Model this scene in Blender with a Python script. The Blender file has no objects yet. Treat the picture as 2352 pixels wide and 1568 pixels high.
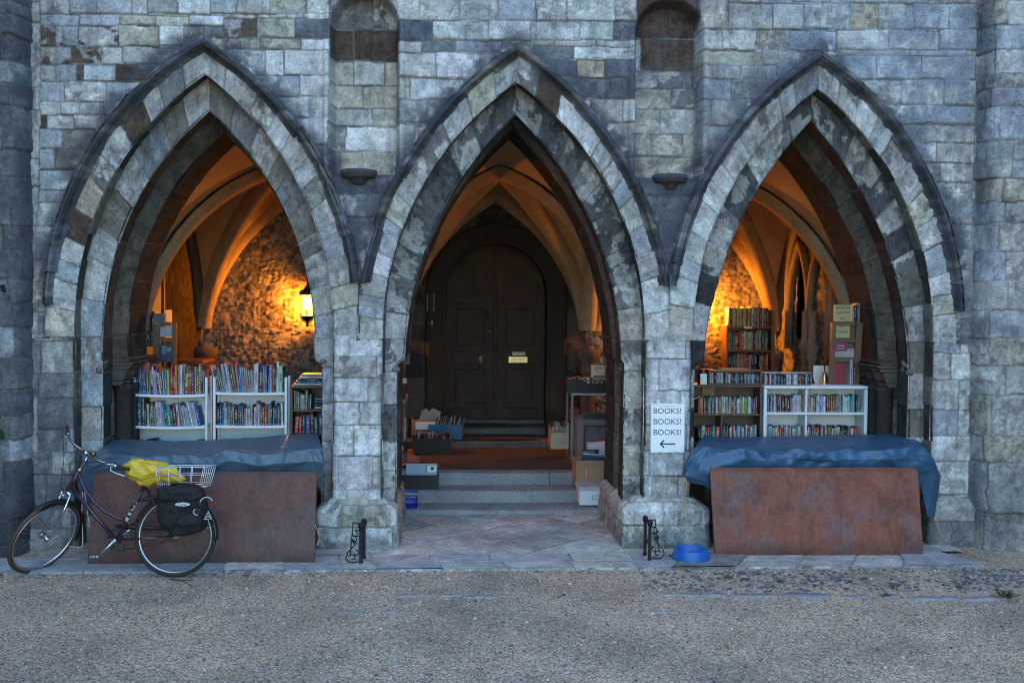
import bpy, bmesh, math, random
import numpy as np
from mathutils import Matrix, Vector
R = math.radians
random.seed(7)
SC = bpy.context.scene
COL = SC.collection

# ------------------------------------------------------------------ camera model (metres; x along the facade, y into it, z up)
FPX = 2287.0
CAM = np.array([-0.561, -9.53, 2.37])
YAW, PIT, ROLL, SV = R(3.37), R(1.6), 0.0084, -30.0
_f = np.array([math.sin(YAW)*math.cos(PIT), math.cos(YAW)*math.cos(PIT), -math.sin(PIT)])
_r = np.array([math.cos(YAW), -math.sin(YAW), 0.0])
_u = np.cross(_r, _f)
CR, CU, CF = math.cos(ROLL)*_r + math.sin(ROLL)*_u, math.cos(ROLL)*_u - math.sin(ROLL)*_r, _f

def ray(u, v):
    return CF + CR*((u-1176)/FPX) - CU*((v-784-SV)/FPX)

def at(u, v, y):
    """point of the photograph (2352 px wide) measured on the plane at depth y"""
    d = ray(u, v)
    return CAM + d*((y-CAM[1])/d[1])

def on(u, v, z=0.0):
    d = ray(u, v)
    return CAM + d*((z-CAM[2])/d[2])

cam = bpy.data.cameras.new('camera')
cam.sensor_width = 36
cam.lens = 36*FPX/2352
cam.shift_y = SV/2352
cam.clip_end = 500
cam.clip_start = 0.05
camo = bpy.data.objects.new('camera', cam)
COL.objects.link(camo)
M4 = Matrix.Identity(4)
for i in range(3):
    M4[i][0], M4[i][1], M4[i][2], M4[i][3] = CR[i], CU[i], -CF[i], CAM[i]
camo.matrix_world = M4
SC.camera = camo

# ------------------------------------------------------------------ object helpers
def tag(o, label=None, cat=None, group=None, kind=None):
    if label: o['label'] = label
    if cat: o['category'] = cat
    if group: o['group'] = group
    if kind: o['kind'] = kind
    return o

def thing(name, label, cat, loc=(0, 0, 0), group=None, kind=None):
    o = bpy.data.objects.new(name, None)
    o.empty_display_size = 0.1
    COL.objects.link(o)
    o.location = [float(c) for c in loc]
    return tag(o, label, cat, group, kind)

def adopt(o, parent):
    o.parent = parent
    if parent.type == 'EMPTY' and parent.parent is None:
        o.matrix_parent_inverse = Matrix.Translation(parent.location).inverted()

def link(name, me, parent=None):
    o = bpy.data.objects.new(name, me)
    COL.objects.link(o)
    if parent is not None:
        adopt(o, parent)
    return o

def mesh_np(name, V, F, mat, parent=None, cols=None, smooth=True):
    me = bpy.data.meshes.new(name)
    V = np.asarray(V, np.float32); F = np.asarray(F, np.int32)
    me.vertices.add(len(V)); me.vertices.foreach_set('co', V.ravel())
    n = F.shape[1]
    me.loops.add(F.size); me.loops.foreach_set('vertex_index', F.ravel())
    me.polygons.add(len(F))
    me.polygons.foreach_set('loop_start', np.arange(0, F.size, n, dtype=np.int32))
    me.polygons.foreach_set('loop_total', np.full(len(F), n, np.int32))
    me.polygons.foreach_set('use_smooth', np.full(len(F), smooth, bool))
    me.update(calc_edges=True)
    if cols is not None:
        a = me.attributes.new('tint', 'FLOAT_COLOR', 'POINT')
        c4 = np.ones((len(V), 4), np.float32); c4[:, :3] = cols
        a.data.foreach_set('color', c4.ravel())
    me.materials.append(mat)
    return link(name, me, parent)

class MB:
    """collects shapes and links them as one mesh object"""
    def __init__(self):
        self.v = []; self.f = []; self.m = []; self.mi = 0; self.sm = []; self.smooth = False
    def add(self, vs, fs):
        b = len(self.v)
        self.v += [tuple(float(c) for c in p) for p in vs]
        for f in fs:
            self.f.append([i+b for i in f]); self.m.append(self.mi); self.sm.append(self.smooth)
        return self
    def hexa(self, p):
        return self.add(p, [(0, 3, 2, 1), (4, 5, 6, 7), (0, 1, 5, 4), (1, 2, 6, 5), (2, 3, 7, 6), (3, 0, 4, 7)])
    def box(self, c, s, rot=None, bev=0.0):
        hx, hy, hz = s[0]/2, s[1]/2, s[2]/2
        bev = min(bev, hx*.9, hy*.9, hz*.9)
        if bev <= 0:
            vs = [(-hx, -hy, -hz), (hx, -hy, -hz), (hx, hy, -hz), (-hx, hy, -hz), (-hx, -hy, hz), (hx, -hy, hz), (hx, hy, hz), (-hx, hy, hz)]
            fs = [(0, 3, 2, 1), (4, 5, 6, 7), (0, 1, 5, 4), (1, 2, 6, 5), (2, 3, 7, 6), (3, 0, 4, 7)]
        else:
            vs, idx = [], {}
            for sx in (-1, 1):
                for sy in (-1, 1):
                    for sz in (-1, 1):
                        for k in range(3):
                            p = [sx*(hx-bev), sy*(hy-bev), sz*(hz-bev)]
                            p[k] = (sx*hx, sy*hy, sz*hz)[k]
                            idx[(sx, sy, sz, k)] = len(vs); vs.append(tuple(p))
            fs = []
            S = (-1, 1)
            for k in range(3):
                a, b = [i for i in range(3) if i != k]
                for s_ in S:
                    q = []
                    for (p, r) in ((-1, -1), (1, -1), (1, 1), (-1, 1)):
                        t = [0, 0, 0]; t[k] = s_; t[a] = p; t[b] = r
                        q.append(idx[(*t, k)])
                    fs.append(q if (s_ > 0) == (k != 1) else q[::-1])
            for k in range(3):
                a, b = [i for i in range(3) if i != k]
                for p in S:
                    for r in S:
                        q = []
                        for (e, ax) in ((-1, a), (1, a), (1, b), (-1, b)):
                            t = [0, 0, 0]; t[k] = e; t[a] = p; t[b] = r
                            q.append(idx[(*t, ax)])
                        fs.append(q)
            for sx in S:
                for sy in S:
                    for sz in S:
                        fs.append([idx[(sx, sy, sz, 0)], idx[(sx, sy, sz, 1)], idx[(sx, sy, sz, 2)]])
        Mx = Matrix.Identity(3) if rot is None else rot
        return self.add([tuple(Mx @ Vector(p) + Vector([float(k) for k in c])) for p in vs], fs)
    def tube(self, path, r, n=8, closed=False, cap=True):
        P_ = [Vector([float(k) for k in p]) for p in path]
        N = len(P_)
        rr = r if hasattr(r, '__len__') else [r]*N
        T = []
        for i in range(N):
            a = P_[(i-1) % N] if (closed or i > 0) else P_[0]
            b = P_[(i+1) % N] if (closed or i < N-1) else P_[-1]
            t = b-a
            T.append(t.normalized() if t.length > 1e-9 else Vector((0, 0, 1)))
        up = Vector((0, 0, 1)) if abs(T[0].z) < .9 else Vector((1, 0, 0))
        nrm = T[0].cross(up).normalized()
        vs = []
        for i in range(N):
            nrm = (nrm - T[i]*nrm.dot(T[i]))
            if nrm.length < 1e-6: nrm = T[i].orthogonal()
            nrm.normalize()
            bi = T[i].cross(nrm)
            for k in range(n):
                a = 2*math.pi*k/n
                vs.append(P_[i] + (nrm*math.cos(a)+bi*math.sin(a))*rr[i])
        fs = []
        for i in range(N if closed else N-1):
            j = (i+1) % N
            for k in range(n):
                l = (k+1) % n
                fs.append((i*n+k, j*n+k, j*n+l, i*n+l))
        if cap and not closed:
            fs.append(tuple(range(n))); fs.append(tuple((N-1)*n+k for k in reversed(range(n))))
        s0 = self.smooth; self.smooth = True
        self.add(vs, fs); self.smooth = s0
        return self
    def bar(self, a, b, r, n=8):
        return self.tube([a, b], r, n)
    def lathe(self, c, prof, n=20, a0=0.0, a1=2*math.pi, sy=1.0):
        full = abs(a1-a0-2*math.pi) < 1e-6
        m = n if full else n+1
        vs = []
        for (r_, z) in prof:
            for k in range(m):
                a = a0+(a1-a0)*k/n
                vs.append((c[0]+r_*math.cos(a), c[1]+sy*r_*math.sin(a), c[2]+z))
        fs = []
        for i in range(len(prof)-1):
            for k in range(n):
                l = (k+1) % m
                fs.append((i*m+k, i*m+l, (i+1)*m+l, (i+1)*m+k))
        s0 = self.smooth; self.smooth = True
        self.add(vs, fs); self.smooth = s0
        return self
    def ball(self, c, r, n=10):
        prof = [(max(1e-4, math.cos(t)), math.sin(t)) for t in np.linspace(-math.pi/2, math.pi/2, n)]
        rx = r if hasattr(r, '__len__') else (r, r, r)
        vs, fs, m = [], [], n+4
        for (a, b) in prof:
            for k in range(m):
                t = 2*math.pi*k/m
                vs.append((c[0]+rx[0]*a*math.cos(t), c[1]+rx[1]*a*math.sin(t), c[2]+rx[2]*b))
        for i in range(n-1):
            for k in range(m):
                l = (k+1) % m
                fs.append((i*m+k, i*m+l, (i+1)*m+l, (i+1)*m+k))
        s0 = self.smooth; self.smooth = True
        self.add(vs, fs); self.smooth = s0
        return self
    def prism(self, poly, d0, d1, f):
        """poly = list of 2-D points, f(p, d) -> 3-D point"""
        n = len(poly)
        vs = [f(p, d0) for p in poly] + [f(p, d1) for p in poly]
        fs = [tuple(range(n)), tuple(reversed(range(n, 2*n)))]
        for i in range(n):
            j = (i+1) % n
            fs.append((i, i+n, j+n, j))
        return self.add(vs, fs)
    def grid(self, pts, closed=False):
        """pts[i][j] -> quads"""
        n, m = len(pts), len(pts[0])
        vs = [p for row in pts for p in row]
        fs = []
        for i in range(n-1):
            for j in range(m if closed else m-1):
                k = (j+1) % m
                fs.append((i*m+j, i*m+k, (i+1)*m+k, (i+1)*m+j))
        s0 = self.smooth; self.smooth = True
        self.add(vs, fs); self.smooth = s0
        return self
    def build(self, name, mats, parent=None, recalc=True):
        me = bpy.data.meshes.new(name)
        me.from_pydata(self.v, [], self.f)
        for m in (mats if isinstance(mats, (list, tuple)) else [mats]):
            me.materials.append(m)
        me.polygons.foreach_set('material_index', self.m)
        me.polygons.foreach_set('use_smooth', self.sm)
        if recalc:
            bm = bmesh.new(); bm.from_mesh(me)
            bmesh.ops.recalc_face_normals(bm, faces=bm.faces)
            bm.to_mesh(me); bm.free()
        me.update()
        return link(name, me, parent)

def copy_tree(o, parent=None):
    c = o.copy(); COL.objects.link(c)
    if parent is not None: c.parent = parent
    for ch in [k for k in bpy.data.objects if k.parent == o]:
        copy_tree(ch, c)
    return c

def text_obj(name, body, loc, size, mat, parent=None, rx=90, rz=0, ext=.0006, align='CENTER', squash=1.0, ry=0, rot=None):
    cu = bpy.data.curves.new(name, 'FONT')
    cu.body = body; cu.size = size; cu.extrude = ext; cu.align_x = align; cu.align_y = 'CENTER'; cu.resolution_u = 3
    t = bpy.data.objects.new(name, cu); COL.objects.link(t)
    dg = bpy.context.evaluated_depsgraph_get()
    me = bpy.data.meshes.new_from_object(t.evaluated_get(dg))
    bpy.data.objects.remove(t)
    Mx = rot if rot is not None else (Matrix.Rotation(R(rz), 4, 'Z') @ Matrix.Rotation(R(ry), 4, 'Y') @ Matrix.Rotation(R(rx), 4, 'X'))
    me.transform(Matrix.Translation([float(c) for c in loc]) @ Mx @ Matrix.Diagonal((squash, 1, 1, 1)))
    me.materials.clear(); me.materials.append(mat)
    me.name = name
    return link(name, me, parent)

# ------------------------------------------------------------------ numpy noise
_tab = np.random.RandomState(11).rand(512, 512).astype(np.float32)
def vnoise(x, y, s, seed=0):
    x = np.asarray(x, np.float64)*s + seed*37.17; y = np.asarray(y, np.float64)*s + seed*91.73
    xi = np.floor(x); yi = np.floor(y)
    fx = x-xi; fy = y-yi
    fx = fx*fx*(3-2*fx); fy = fy*fy*(3-2*fy)
    xi = xi.astype(int) & 511; yi = yi.astype(int) & 511
    x1 = (xi+1) & 511; y1 = (yi+1) & 511
    return (_tab[xi, yi]*(1-fx)+_tab[x1, yi]*fx)*(1-fy) + (_tab[xi, y1]*(1-fx)+_tab[x1, y1]*fx)*fy
def fbm(x, y, s, seed=0, o=4):
    a = 0; w = 1; t = 0
    for k in range(o):
        a = a + w*vnoise(x, y, s*2**k, seed+k*3); t += w; w *= .55
    return a/t
def sstep(a, b, x):
    t = np.clip((x-a)/(b-a), 0, 1)
    return t*t*(3-2*t)

# ------------------------------------------------------------------ materials
def nmat(name):
    m = bpy.data.materials.new(name); m.use_nodes = True
    nt = m.node_tree
    return m, nt, nt.nodes['Principled BSDF']
def N(nt, t, **kw):
    n = nt.nodes.new(t)
    for k, v in kw.items():
        if k in n.inputs.keys() if isinstance(k, str) else False: n.inputs[k].default_value = v
        else: setattr(n, k, v)
    return n
def ramp(nt, src, stops):
    r = nt.nodes.new('ShaderNodeValToRGB')
    e = r.color_ramp.elements
    while len(e) < len(stops): e.new(.5)
    for i, (p, c) in enumerate(stops):
        e[i].position = p; e[i].color = (*c, 1) if len(c) == 3 else c
    nt.links.new(src, r.inputs['Fac'])
    return r
def mixc(nt, a, b, fac, mode='MIX'):
    m = nt.nodes.new('ShaderNodeMix'); m.data_type = 'RGBA'; m.blend_type = mode
    for s, k in ((a, 6), (b, 7)):
        if isinstance(s, (tuple, list)): m.inputs[k].default_value = (*s, 1)
        else: nt.links.new(s, m.inputs[k])
    if isinstance(fac, (int, float)): m.inputs[0].default_value = fac
    else: nt.links.new(fac, m.inputs[0])
    return m.outputs[2]
def noise(nt, scale, detail=4, rough=.55, vec=None, dist=0):
    n = nt.nodes.new('ShaderNodeTexNoise')
    n.inputs['Scale'].default_value = scale; n.inputs['Detail'].default_value = detail
    n.inputs['Roughness'].default_value = rough; n.inputs['Distortion'].default_value = dist
    if vec is not None: nt.links.new(vec, n.inputs['Vector'])
    return n
def geo_pos(nt):
    return nt.nodes.new('ShaderNodeNewGeometry').outputs['Position']
def obj_pos(nt):
    return nt.nodes.new('ShaderNodeTexCoord').outputs['Object']
def bump(nt, bsdf, h, strength=.5, dist=.01):
    b = nt.nodes.new('ShaderNodeBump'); b.inputs['Strength'].default_value = strength; b.inputs['Distance'].default_value = dist
    nt.links.new(h, b.inputs['Height']); nt.links.new(b.outputs[0], bsdf.inputs['Normal'])

def plain(name, c, rough=.6, metal=0., var=.25, scale=8., bmp=0., bscale=60., coat=0.):
    """one real-world colour with mottling, never perfectly flat"""
    m, nt, b = nmat(name)
    p = obj_pos(nt)
    n = noise(nt, scale, 5, .6, p)
    lo = tuple(x*(1-var) for x in c); hi = tuple(min(1, x*(1+var)) for x in c)
    r = ramp(nt, n.outputs[0], [(.3, lo), (.7, hi)])
    nt.links.new(r.outputs[0], b.inputs['Base Color'])
    b.inputs['Roughness'].default_value = rough; b.inputs['Metallic'].default_value = metal
    if coat: b.inputs['Coat Weight'].default_value = coat
    if bmp:
        n2 = noise(nt, bscale, 4, .6, p); bump(nt, b, n2.outputs[0], bmp, .004)
    return m

def stone_mat(name, fine=.35, patch=True):
    m, nt, b = nmat(name)
    a = N(nt, 'ShaderNodeAttribute', attribute_name='tint')
    p = geo_pos(nt)
    n1 = noise(nt, 38, 6, .7, p); n2 = noise(nt, 170, 3, .6, p); n3 = noise(nt, 9, 5, .65, p, .6)
    r1 = ramp(nt, n1.outputs[0], [(.28, (1-fine*.95,)*3), (.5, (1, 1, 1)), (.75, (1+fine*.45,)*3)])
    c = mixc(nt, a.outputs['Color'], r1.outputs[0], 1.0, 'MULTIPLY')
    r3 = ramp(nt, n3.outputs[0], [(.3, (.82, .84, .88)), (.55, (1, 1, 1)), (.75, (1.08, 1.04, .96))])
    c = mixc(nt, c, r3.outputs[0], .8, 'MULTIPLY')
    r2 = ramp(nt, n2.outputs[0], [(.3, (.78,)*3), (.6, (1.1,)*3)])
    c = mixc(nt, c, r2.outputs[0], .7, 'MULTIPLY')
    if patch:   # small pits where the surface has flaked away
        v = N(nt, 'ShaderNodeTexVoronoi'); v.inputs['Scale'].default_value = 55; nt.links.new(p, v.inputs['Vector'])
        pr = ramp(nt, v.outputs['Distance'], [(.12, (.35,)*3), (.24, (1,)*3)])
        n4 = noise(nt, 6, 3, .6, p)
        f4 = ramp(nt, n4.outputs[0], [(.44, (0,)*3), (.58, (1,)*3)])
        c = mixc(nt, c, mixc(nt, c, pr.outputs[0], 1.0, 'MULTIPLY'), f4.outputs[0])
    nt.links.new(c, b.inputs['Base Color'])
    b.inputs['Roughness'].default_value = .95; b.inputs['Specular IOR Level'].default_value = .04
    ad = N(nt, 'ShaderNodeMath', operation='ADD'); nt.links.new(n1.outputs[0], ad.inputs[0]); nt.links.new(n2.outputs[0], ad.inputs[1])
    bump(nt, b, ad.outputs[0], .8, .014)
    return m
STONE = stone_mat('weathered_limestone', .5)
FLINT = stone_mat('flint_rubble', .5, False)
PLASTER = stone_mat('old_plaster', .25, False)
# ------------------------------------------------------------------ masonry
TONE = {'w': (.66, .64, .615), 'l': (.55, .53, .485), 'm': (.45, .43, .39), 'b': (.42, .43, .445), 'g': (.215, .213, .21),
        'd': (.065, .061, .058), 'y': (.52, .48, .385), 'n': (.105, .075, .056), 'e': (.215, .20, .165), 'o': (.45, .365, .265),
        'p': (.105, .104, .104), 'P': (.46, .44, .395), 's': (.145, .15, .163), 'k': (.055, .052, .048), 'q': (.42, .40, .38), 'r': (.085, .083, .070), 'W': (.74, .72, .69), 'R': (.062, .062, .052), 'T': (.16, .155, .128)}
LET = list(TONE)

def relief(name, Pts, Nrm, sid, letters, U, V, parent, mat=None, keep=None, jd=.008, rough=.008, off=.005, seed=1, stain=None, mortar=(.17, .162, .15), jmix=.85, patchy=.0):
    """a grid of points displaced along its normals into dressed stones with joints; colour per stone"""
    mat = mat or STONE
    letters = list(letters)
    n, m = sid.shape
    rng = np.random.RandomState(seed)
    ns = int(sid.max())+1
    e = np.zeros((n, m), np.float32)
    e[:-1] = np.maximum(e[:-1], sid[:-1] != sid[1:])
    e[:, :-1] = np.maximum(e[:, :-1], sid[:, :-1] != sid[:, 1:])
    def blur(a):
        b = np.pad(a, 1, mode='edge')
        return (b[:-2, 1:-1]+b[2:, 1:-1]+b[1:-1, :-2]+b[1:-1, 2:]+2*b[1:-1, 1:-1])/6
    e1 = blur(e); e2 = blur(blur(e1))
    offs = rng.randn(ns)*off
    so = rng.rand(ns)*40
    sx = U+so[sid]; sy = V+so[sid]*1.7
    L = np.array(letters)[np.arange(ns) % len(letters)] if len(letters) < ns else np.array(letters[:ns])
    rg = np.where(np.isin(L, list('yPpoq')), 1.7, np.where(np.isin(L, list('wb')), .45, 1.0))
    big = fbm(sx, sy, 5, seed, 4)-.5
    fine = fbm(sx, sy, 28, seed+5, 3)-.5
    h = offs[sid] + rg[sid]*rough*(big*2.0+fine*1.1) - jd*np.clip(e*.9+e1*.35, 0, 1)*(.5+vnoise(U, V, 6, seed+9)) - jd*.12*e2
    base = np.array([TONE[c] for c in L])[sid]
    jit = (1+rng.randn(ns, 1)*.05)*(1+rng.randn(ns, 3)*.014)
    c = base*jit[sid]
    mot = fbm(sx, sy, 9, seed+21, 4)
    c = c*(1+.75*(mot-.5))[..., None]*(1+.55*(fbm(U, V, 1.7, seed+91, 5)-.5))[..., None]
    # ragged coats: dark crust left on pale stone, pale scars on dark stone
    pn = fbm(sx, sy, 5.5, seed+31, 5)
    def over(mask, col, amt):
        nonlocal c
        a = (mask*amt)[..., None]
        c = c*(1-a)+np.array(col)*a
    isp = np.isin(L, ['p'])[sid]; isP = np.isin(L, ['P'])[sid]; isq = np.isin(L, ['q'])[sid]
    mp = sstep(.54, .57, pn)
    over(isp*mp, (.36, .345, .305), .9); h = h-isp*mp*.006
    mP = sstep(.50, .53, pn)
    over(isP*mP, (.15, .145, .14), .85); h = h+isP*mP*.005
    mq = sstep(.50, .525, fbm(sx, sy, 4.5, seed+41, 4))
    over(isq*mq, (.125, .085, .062), .95); h = h-isq*mq*.005
    isl = np.isin(L, list('ylm'))[sid]
    over(isl*sstep(.60, .72, fbm(sx, sy, 7, seed+51, 5)), (.16, .16, .17), .35)
    if patchy:
        over(sstep(.56, .60, fbm(U, V, 4.2, seed+61, 5)), (.10, .10, .10), patchy)
    # erosion pits and fresh pale chips, uneven from stone to stone
    am = (1. if abs(Nrm[..., 2].mean()) < .5 else .25)*rng.rand(ns)[sid]*np.where(np.isin(L, list('yPpolmq')), 1.0, .55)[sid]
    er = sstep(.56, .62, fbm(sx, sy, 15, seed+101, 4)+.10*(am-.5))*np.clip(am*1.3, 0, 1)
    c = c*(1-.36*er)[..., None]; h = h-.006*er
    pc = sstep(.60, .65, fbm(sx, sy, 11, seed+111, 4)+.06*(rng.rand(ns)[sid]-.5))*(base[..., 0] > .09)
    c = c*(1+(.28 if abs(Nrm[..., 2].mean()) < .5 else .06)*pc)[..., None]
    run = sstep(.55, .70, fbm(U*3.2, V*.7, 4.5, seed+121, 4))
    c = c*(1-(.22 if abs(Nrm[..., 2].mean()) < .5 else .0)*run)[..., None]
    jm = np.clip(e*.95+e1*.22, 0, 1)*jmix*(.25+1.0*fbm(U, V, 3.5, seed+77, 3))
    jc = np.array(mortar)*(.2+1.6*fbm(U, V, 2.6, seed+71, 3)**1.5)[..., None]
    c = c*(1-jm[..., None])+jc*jm[..., None]
    if stain is not None:
        for (mask, col) in stain:
            a = np.clip(mask, 0, 1)[..., None]
            c = c*(1-a)+np.array(col)*a
    Q = Pts+Nrm*h[..., None]
    idx = np.arange(n*m).reshape(n, m)
    F = np.stack([idx[:-1, :-1], idx[1:, :-1], idx[1:, 1:], idx[:-1, 1:]], -1).reshape(-1, 4)
    V3 = Q.reshape(-1, 3)
    if keep is not None:
        k = (keep[:-1, :-1] & keep[1:, :-1] & keep[1:, 1:] & keep[:-1, 1:]).ravel()
        F = F[k]
        used = np.zeros(len(V3), bool); used[F.ravel()] = True
        rem = np.cumsum(used)-1
        F = rem[F]; V3 = V3[used]; cc = c.reshape(-1, 3)[used]
    else:
        cc = c.reshape(-1, 3)
    # face orientation: towards the mean normal
    a = V3[F[:, 1]]-V3[F[:, 0]]; b = V3[F[:, 3]]-V3[F[:, 0]]
    return V3, F, np.clip(cc, .01, .9)

def join(parts):
    V, F, C, o = [], [], [], 0
    for v, f, c in parts:
        V.append(v); F.append(f+o); C.append(c); o += len(v)
    return np.concatenate(V), np.concatenate(F), np.concatenate(C)

def courses(U, V, seed, hmin=.17, hmax=.30, lmin=.26, lmax=.62, v0=-1., warp=.008):
    """coursed ashlar: an id per grid point, rows along V, stones along U"""
    rng = np.random.RandomState(seed)
    Uw = U+warp*(fbm(U, V, 5, seed+2, 3)-.5)*2; Vw = V+warp*(fbm(U, V, 5, seed+3, 3)-.5)*2
    edges = [v0]
    while edges[-1] < V.max()+.1: edges.append(edges[-1]+rng.uniform(hmin, hmax))
    ri = np.searchsorted(edges, Vw)
    sid = np.zeros(U.shape, int); nid = 0
    for r_ in range(ri.min(), ri.max()+1):
        m = ri == r_
        if not m.any(): continue
        br = [U.min()-rng.uniform(.05, lmax)]
        while br[-1] < U.max()+.1: br.append(br[-1]+rng.uniform(lmin, lmax))
        k = np.searchsorted(br, Uw[m])
        sid[m] = nid+k; nid += len(br)+1
    return sid

# arches: centre, and (half width, apex, springing) of hood, first order, second order
ARCH = {'A': (-2.902, (1.460, 4.79, 2.28), (1.196, 4.455, 2.10), (1.00, 4.15, 1.95)),
        'B': (0.030, (1.515, 4.81, 2.05), (1.258, 4.443, 2.04), (1.06, 4.175, 1.72)),
        'C': (2.955, (1.480, 4.815, 2.19), (1.195, 4.443, 2.04), (1.04, 4.17, 1.60))}
MIDP = {('A', 1): -1.468, ('B', -1): -1.468, ('B', 1): 1.523, ('C', -1): 1.523}
ZJ, C0, ZIMP = 2.0, 1.2, 1.76
JOFF = {('A', 1): .075, ('B', -1): .075, ('B', 1): .03, ('C', -1): .09, ('A', -1): .0, ('C', 1): .0}

def half_width(c, z):
    a, za, zs = c
    h = za-zs; Rr = (h*h+a*a)/(2*a)
    return np.where(z <= zs, a, (a-Rr)+np.sqrt(np.maximum(Rr*Rr-np.maximum(z-zs, 0)**2, 1e-9)))

def arc_pts(xc, c, s, w):
    """w < 0: jamb (z = ZJ*(1+w)); w 0..1: from the jamb top to the apex"""
    a, za, zs = c
    zz = np.linspace(ZJ, za, 1500)
    hw = half_width(c, zz)
    ph = np.arctan2(zz-ZJ, hw+C0)
    pm = ph[-1]
    z = np.where(w < 0, ZJ*(1+w), np.interp(np.clip(w, 0, 1)*pm, ph, zz))
    h = half_width(c, z)
    h = np.where(z >= za-1e-6, 0, h)
    return xc+s*h, z

def lerpc(c1, c2, t): return tuple(a+(b-a)*t for a, b in zip(c1, c2))

def ring(key, s, stA, stB, seed, letters, w0=-1., vs=.30, jo=0., clampx=None, bulge=None, patchy=0., step=.0125, mirror_n=False, stain=None, off=.006, rough=.007, zcut=None):
    """loft between two stations (curve, y); stones cut across it.  stA/stB = (curve, y)"""
    xc = ARCH[key][0]
    w1 = np.linspace(0, 1, int(3.1/step))
    if w0 < 0:
        w1 = np.concatenate([np.linspace(w0, 0, int(-w0*ZJ/step))[:-1], w1])
    elif w0 > 0:
        w1 = w1[w1 >= w0]
    xa, za = arc_pts(xc, stA[0], s, w1); xb, zb = arc_pts(xc, stB[0], s, w1)
    if jo:
        def jf(z): return jo*(1-sstep(ZIMP-.03, ZIMP+.05, z+.05*(vnoise(z, z*0, 9, seed)-.5)))
        if stA[1] >= .17 and stA[0] is not ARCH[key][2]: xa = xa+s*jf(za)
        xb = xb+s*jf(zb)
    dl = np.hypot(np.hypot(xa-xb, za-zb), stA[1]-stB[1]).max()
    nr = max(4, int(dl/step))
    t = np.linspace(0, 1, nr)
    X = xa[:, None]*(1-t)+xb[:, None]*t; Z = za[:, None]*(1-t)+zb[:, None]*t; Y = np.broadcast_to(stA[1]*(1-t)+stB[1]*t, X.shape).copy()
    if clampx is not None: X = np.minimum(X, clampx) if s > 0 else np.maximum(X, clampx)
    L = np.concatenate([[0], np.cumsum(np.hypot(np.diff(xa), np.diff(za)))])
    U = np.broadcast_to(L[:, None], X.shape); V = np.broadcast_to(t*dl, X.shape)
    rng = np.random.RandomState(seed)
    nst = len(letters)
    Larc0 = L[np.searchsorted(w1, 0)] if w0 < 0 else 0
    wts = rng.uniform(.7, 1.35, nst); br = np.cumsum(wts)/wts.sum()*(L[-1]-Larc0)+Larc0
    if w0 < 0:
        nb = max(1, int(Larc0/vs)); jb = np.sort(np.linspace(0, Larc0, nb+1)[1:]+rng.randn(nb)*.02); jb[-1] = Larc0
        br = np.concatenate([jb, br]); letters = [letters[i % 2] for i in range(nb)]+list(letters)
    Uw = U+.02*(fbm(U, V, 5, seed, 3)-.5)+.004
    sid = np.searchsorted(br[:-1], Uw)
    P3 = np.stack([X, Y, Z], -1)
    du = np.gradient(P3, axis=0); dv = np.gradient(P3, axis=1)
    nn = np.cross(du, dv); ln = np.linalg.norm(nn, axis=-1, keepdims=True); nn = nn/np.maximum(ln, 1e-9)
    # normals point to the viewer's side / into the opening
    ref = np.array([-s*1.0, -1.0, -.25]); sg = np.sign((nn*ref).sum(-1, keepdims=True)); sg[sg == 0] = 1
    nn = nn*sg
    keep = None
    ew = np.minimum(t, 1-t)*dl
    if bulge is not None: P3 = P3+nn*bulge(t, V)[..., None] if bulge.__code__.co_argcount == 2 else P3
    P3 = P3-nn*(.010*np.exp(-(ew/.012)**2))[None, :, None]*(0 if bulge is not None else 1)
    if clampx is not None or zcut is not None:
        keep = np.ones(X.shape, bool)
        if clampx is not None: keep &= (np.abs(X-clampx) > 1e-4) | (np.roll(np.abs(X-clampx) > 1e-4, -1, axis=1))
        if zcut is not None: keep &= Z > zcut
    return relief('x', P3, nn, sid, letters, U, V, None, keep=keep, seed=seed, off=off, rough=rough, patchy=patchy, stain=[f(X, Z, U, V) for f in stain] if stain else None)

facade = thing('stone_facade', 'weathered limestone facade with three pointed arches and blind niches', 'building', (0, 0, 0))

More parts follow.
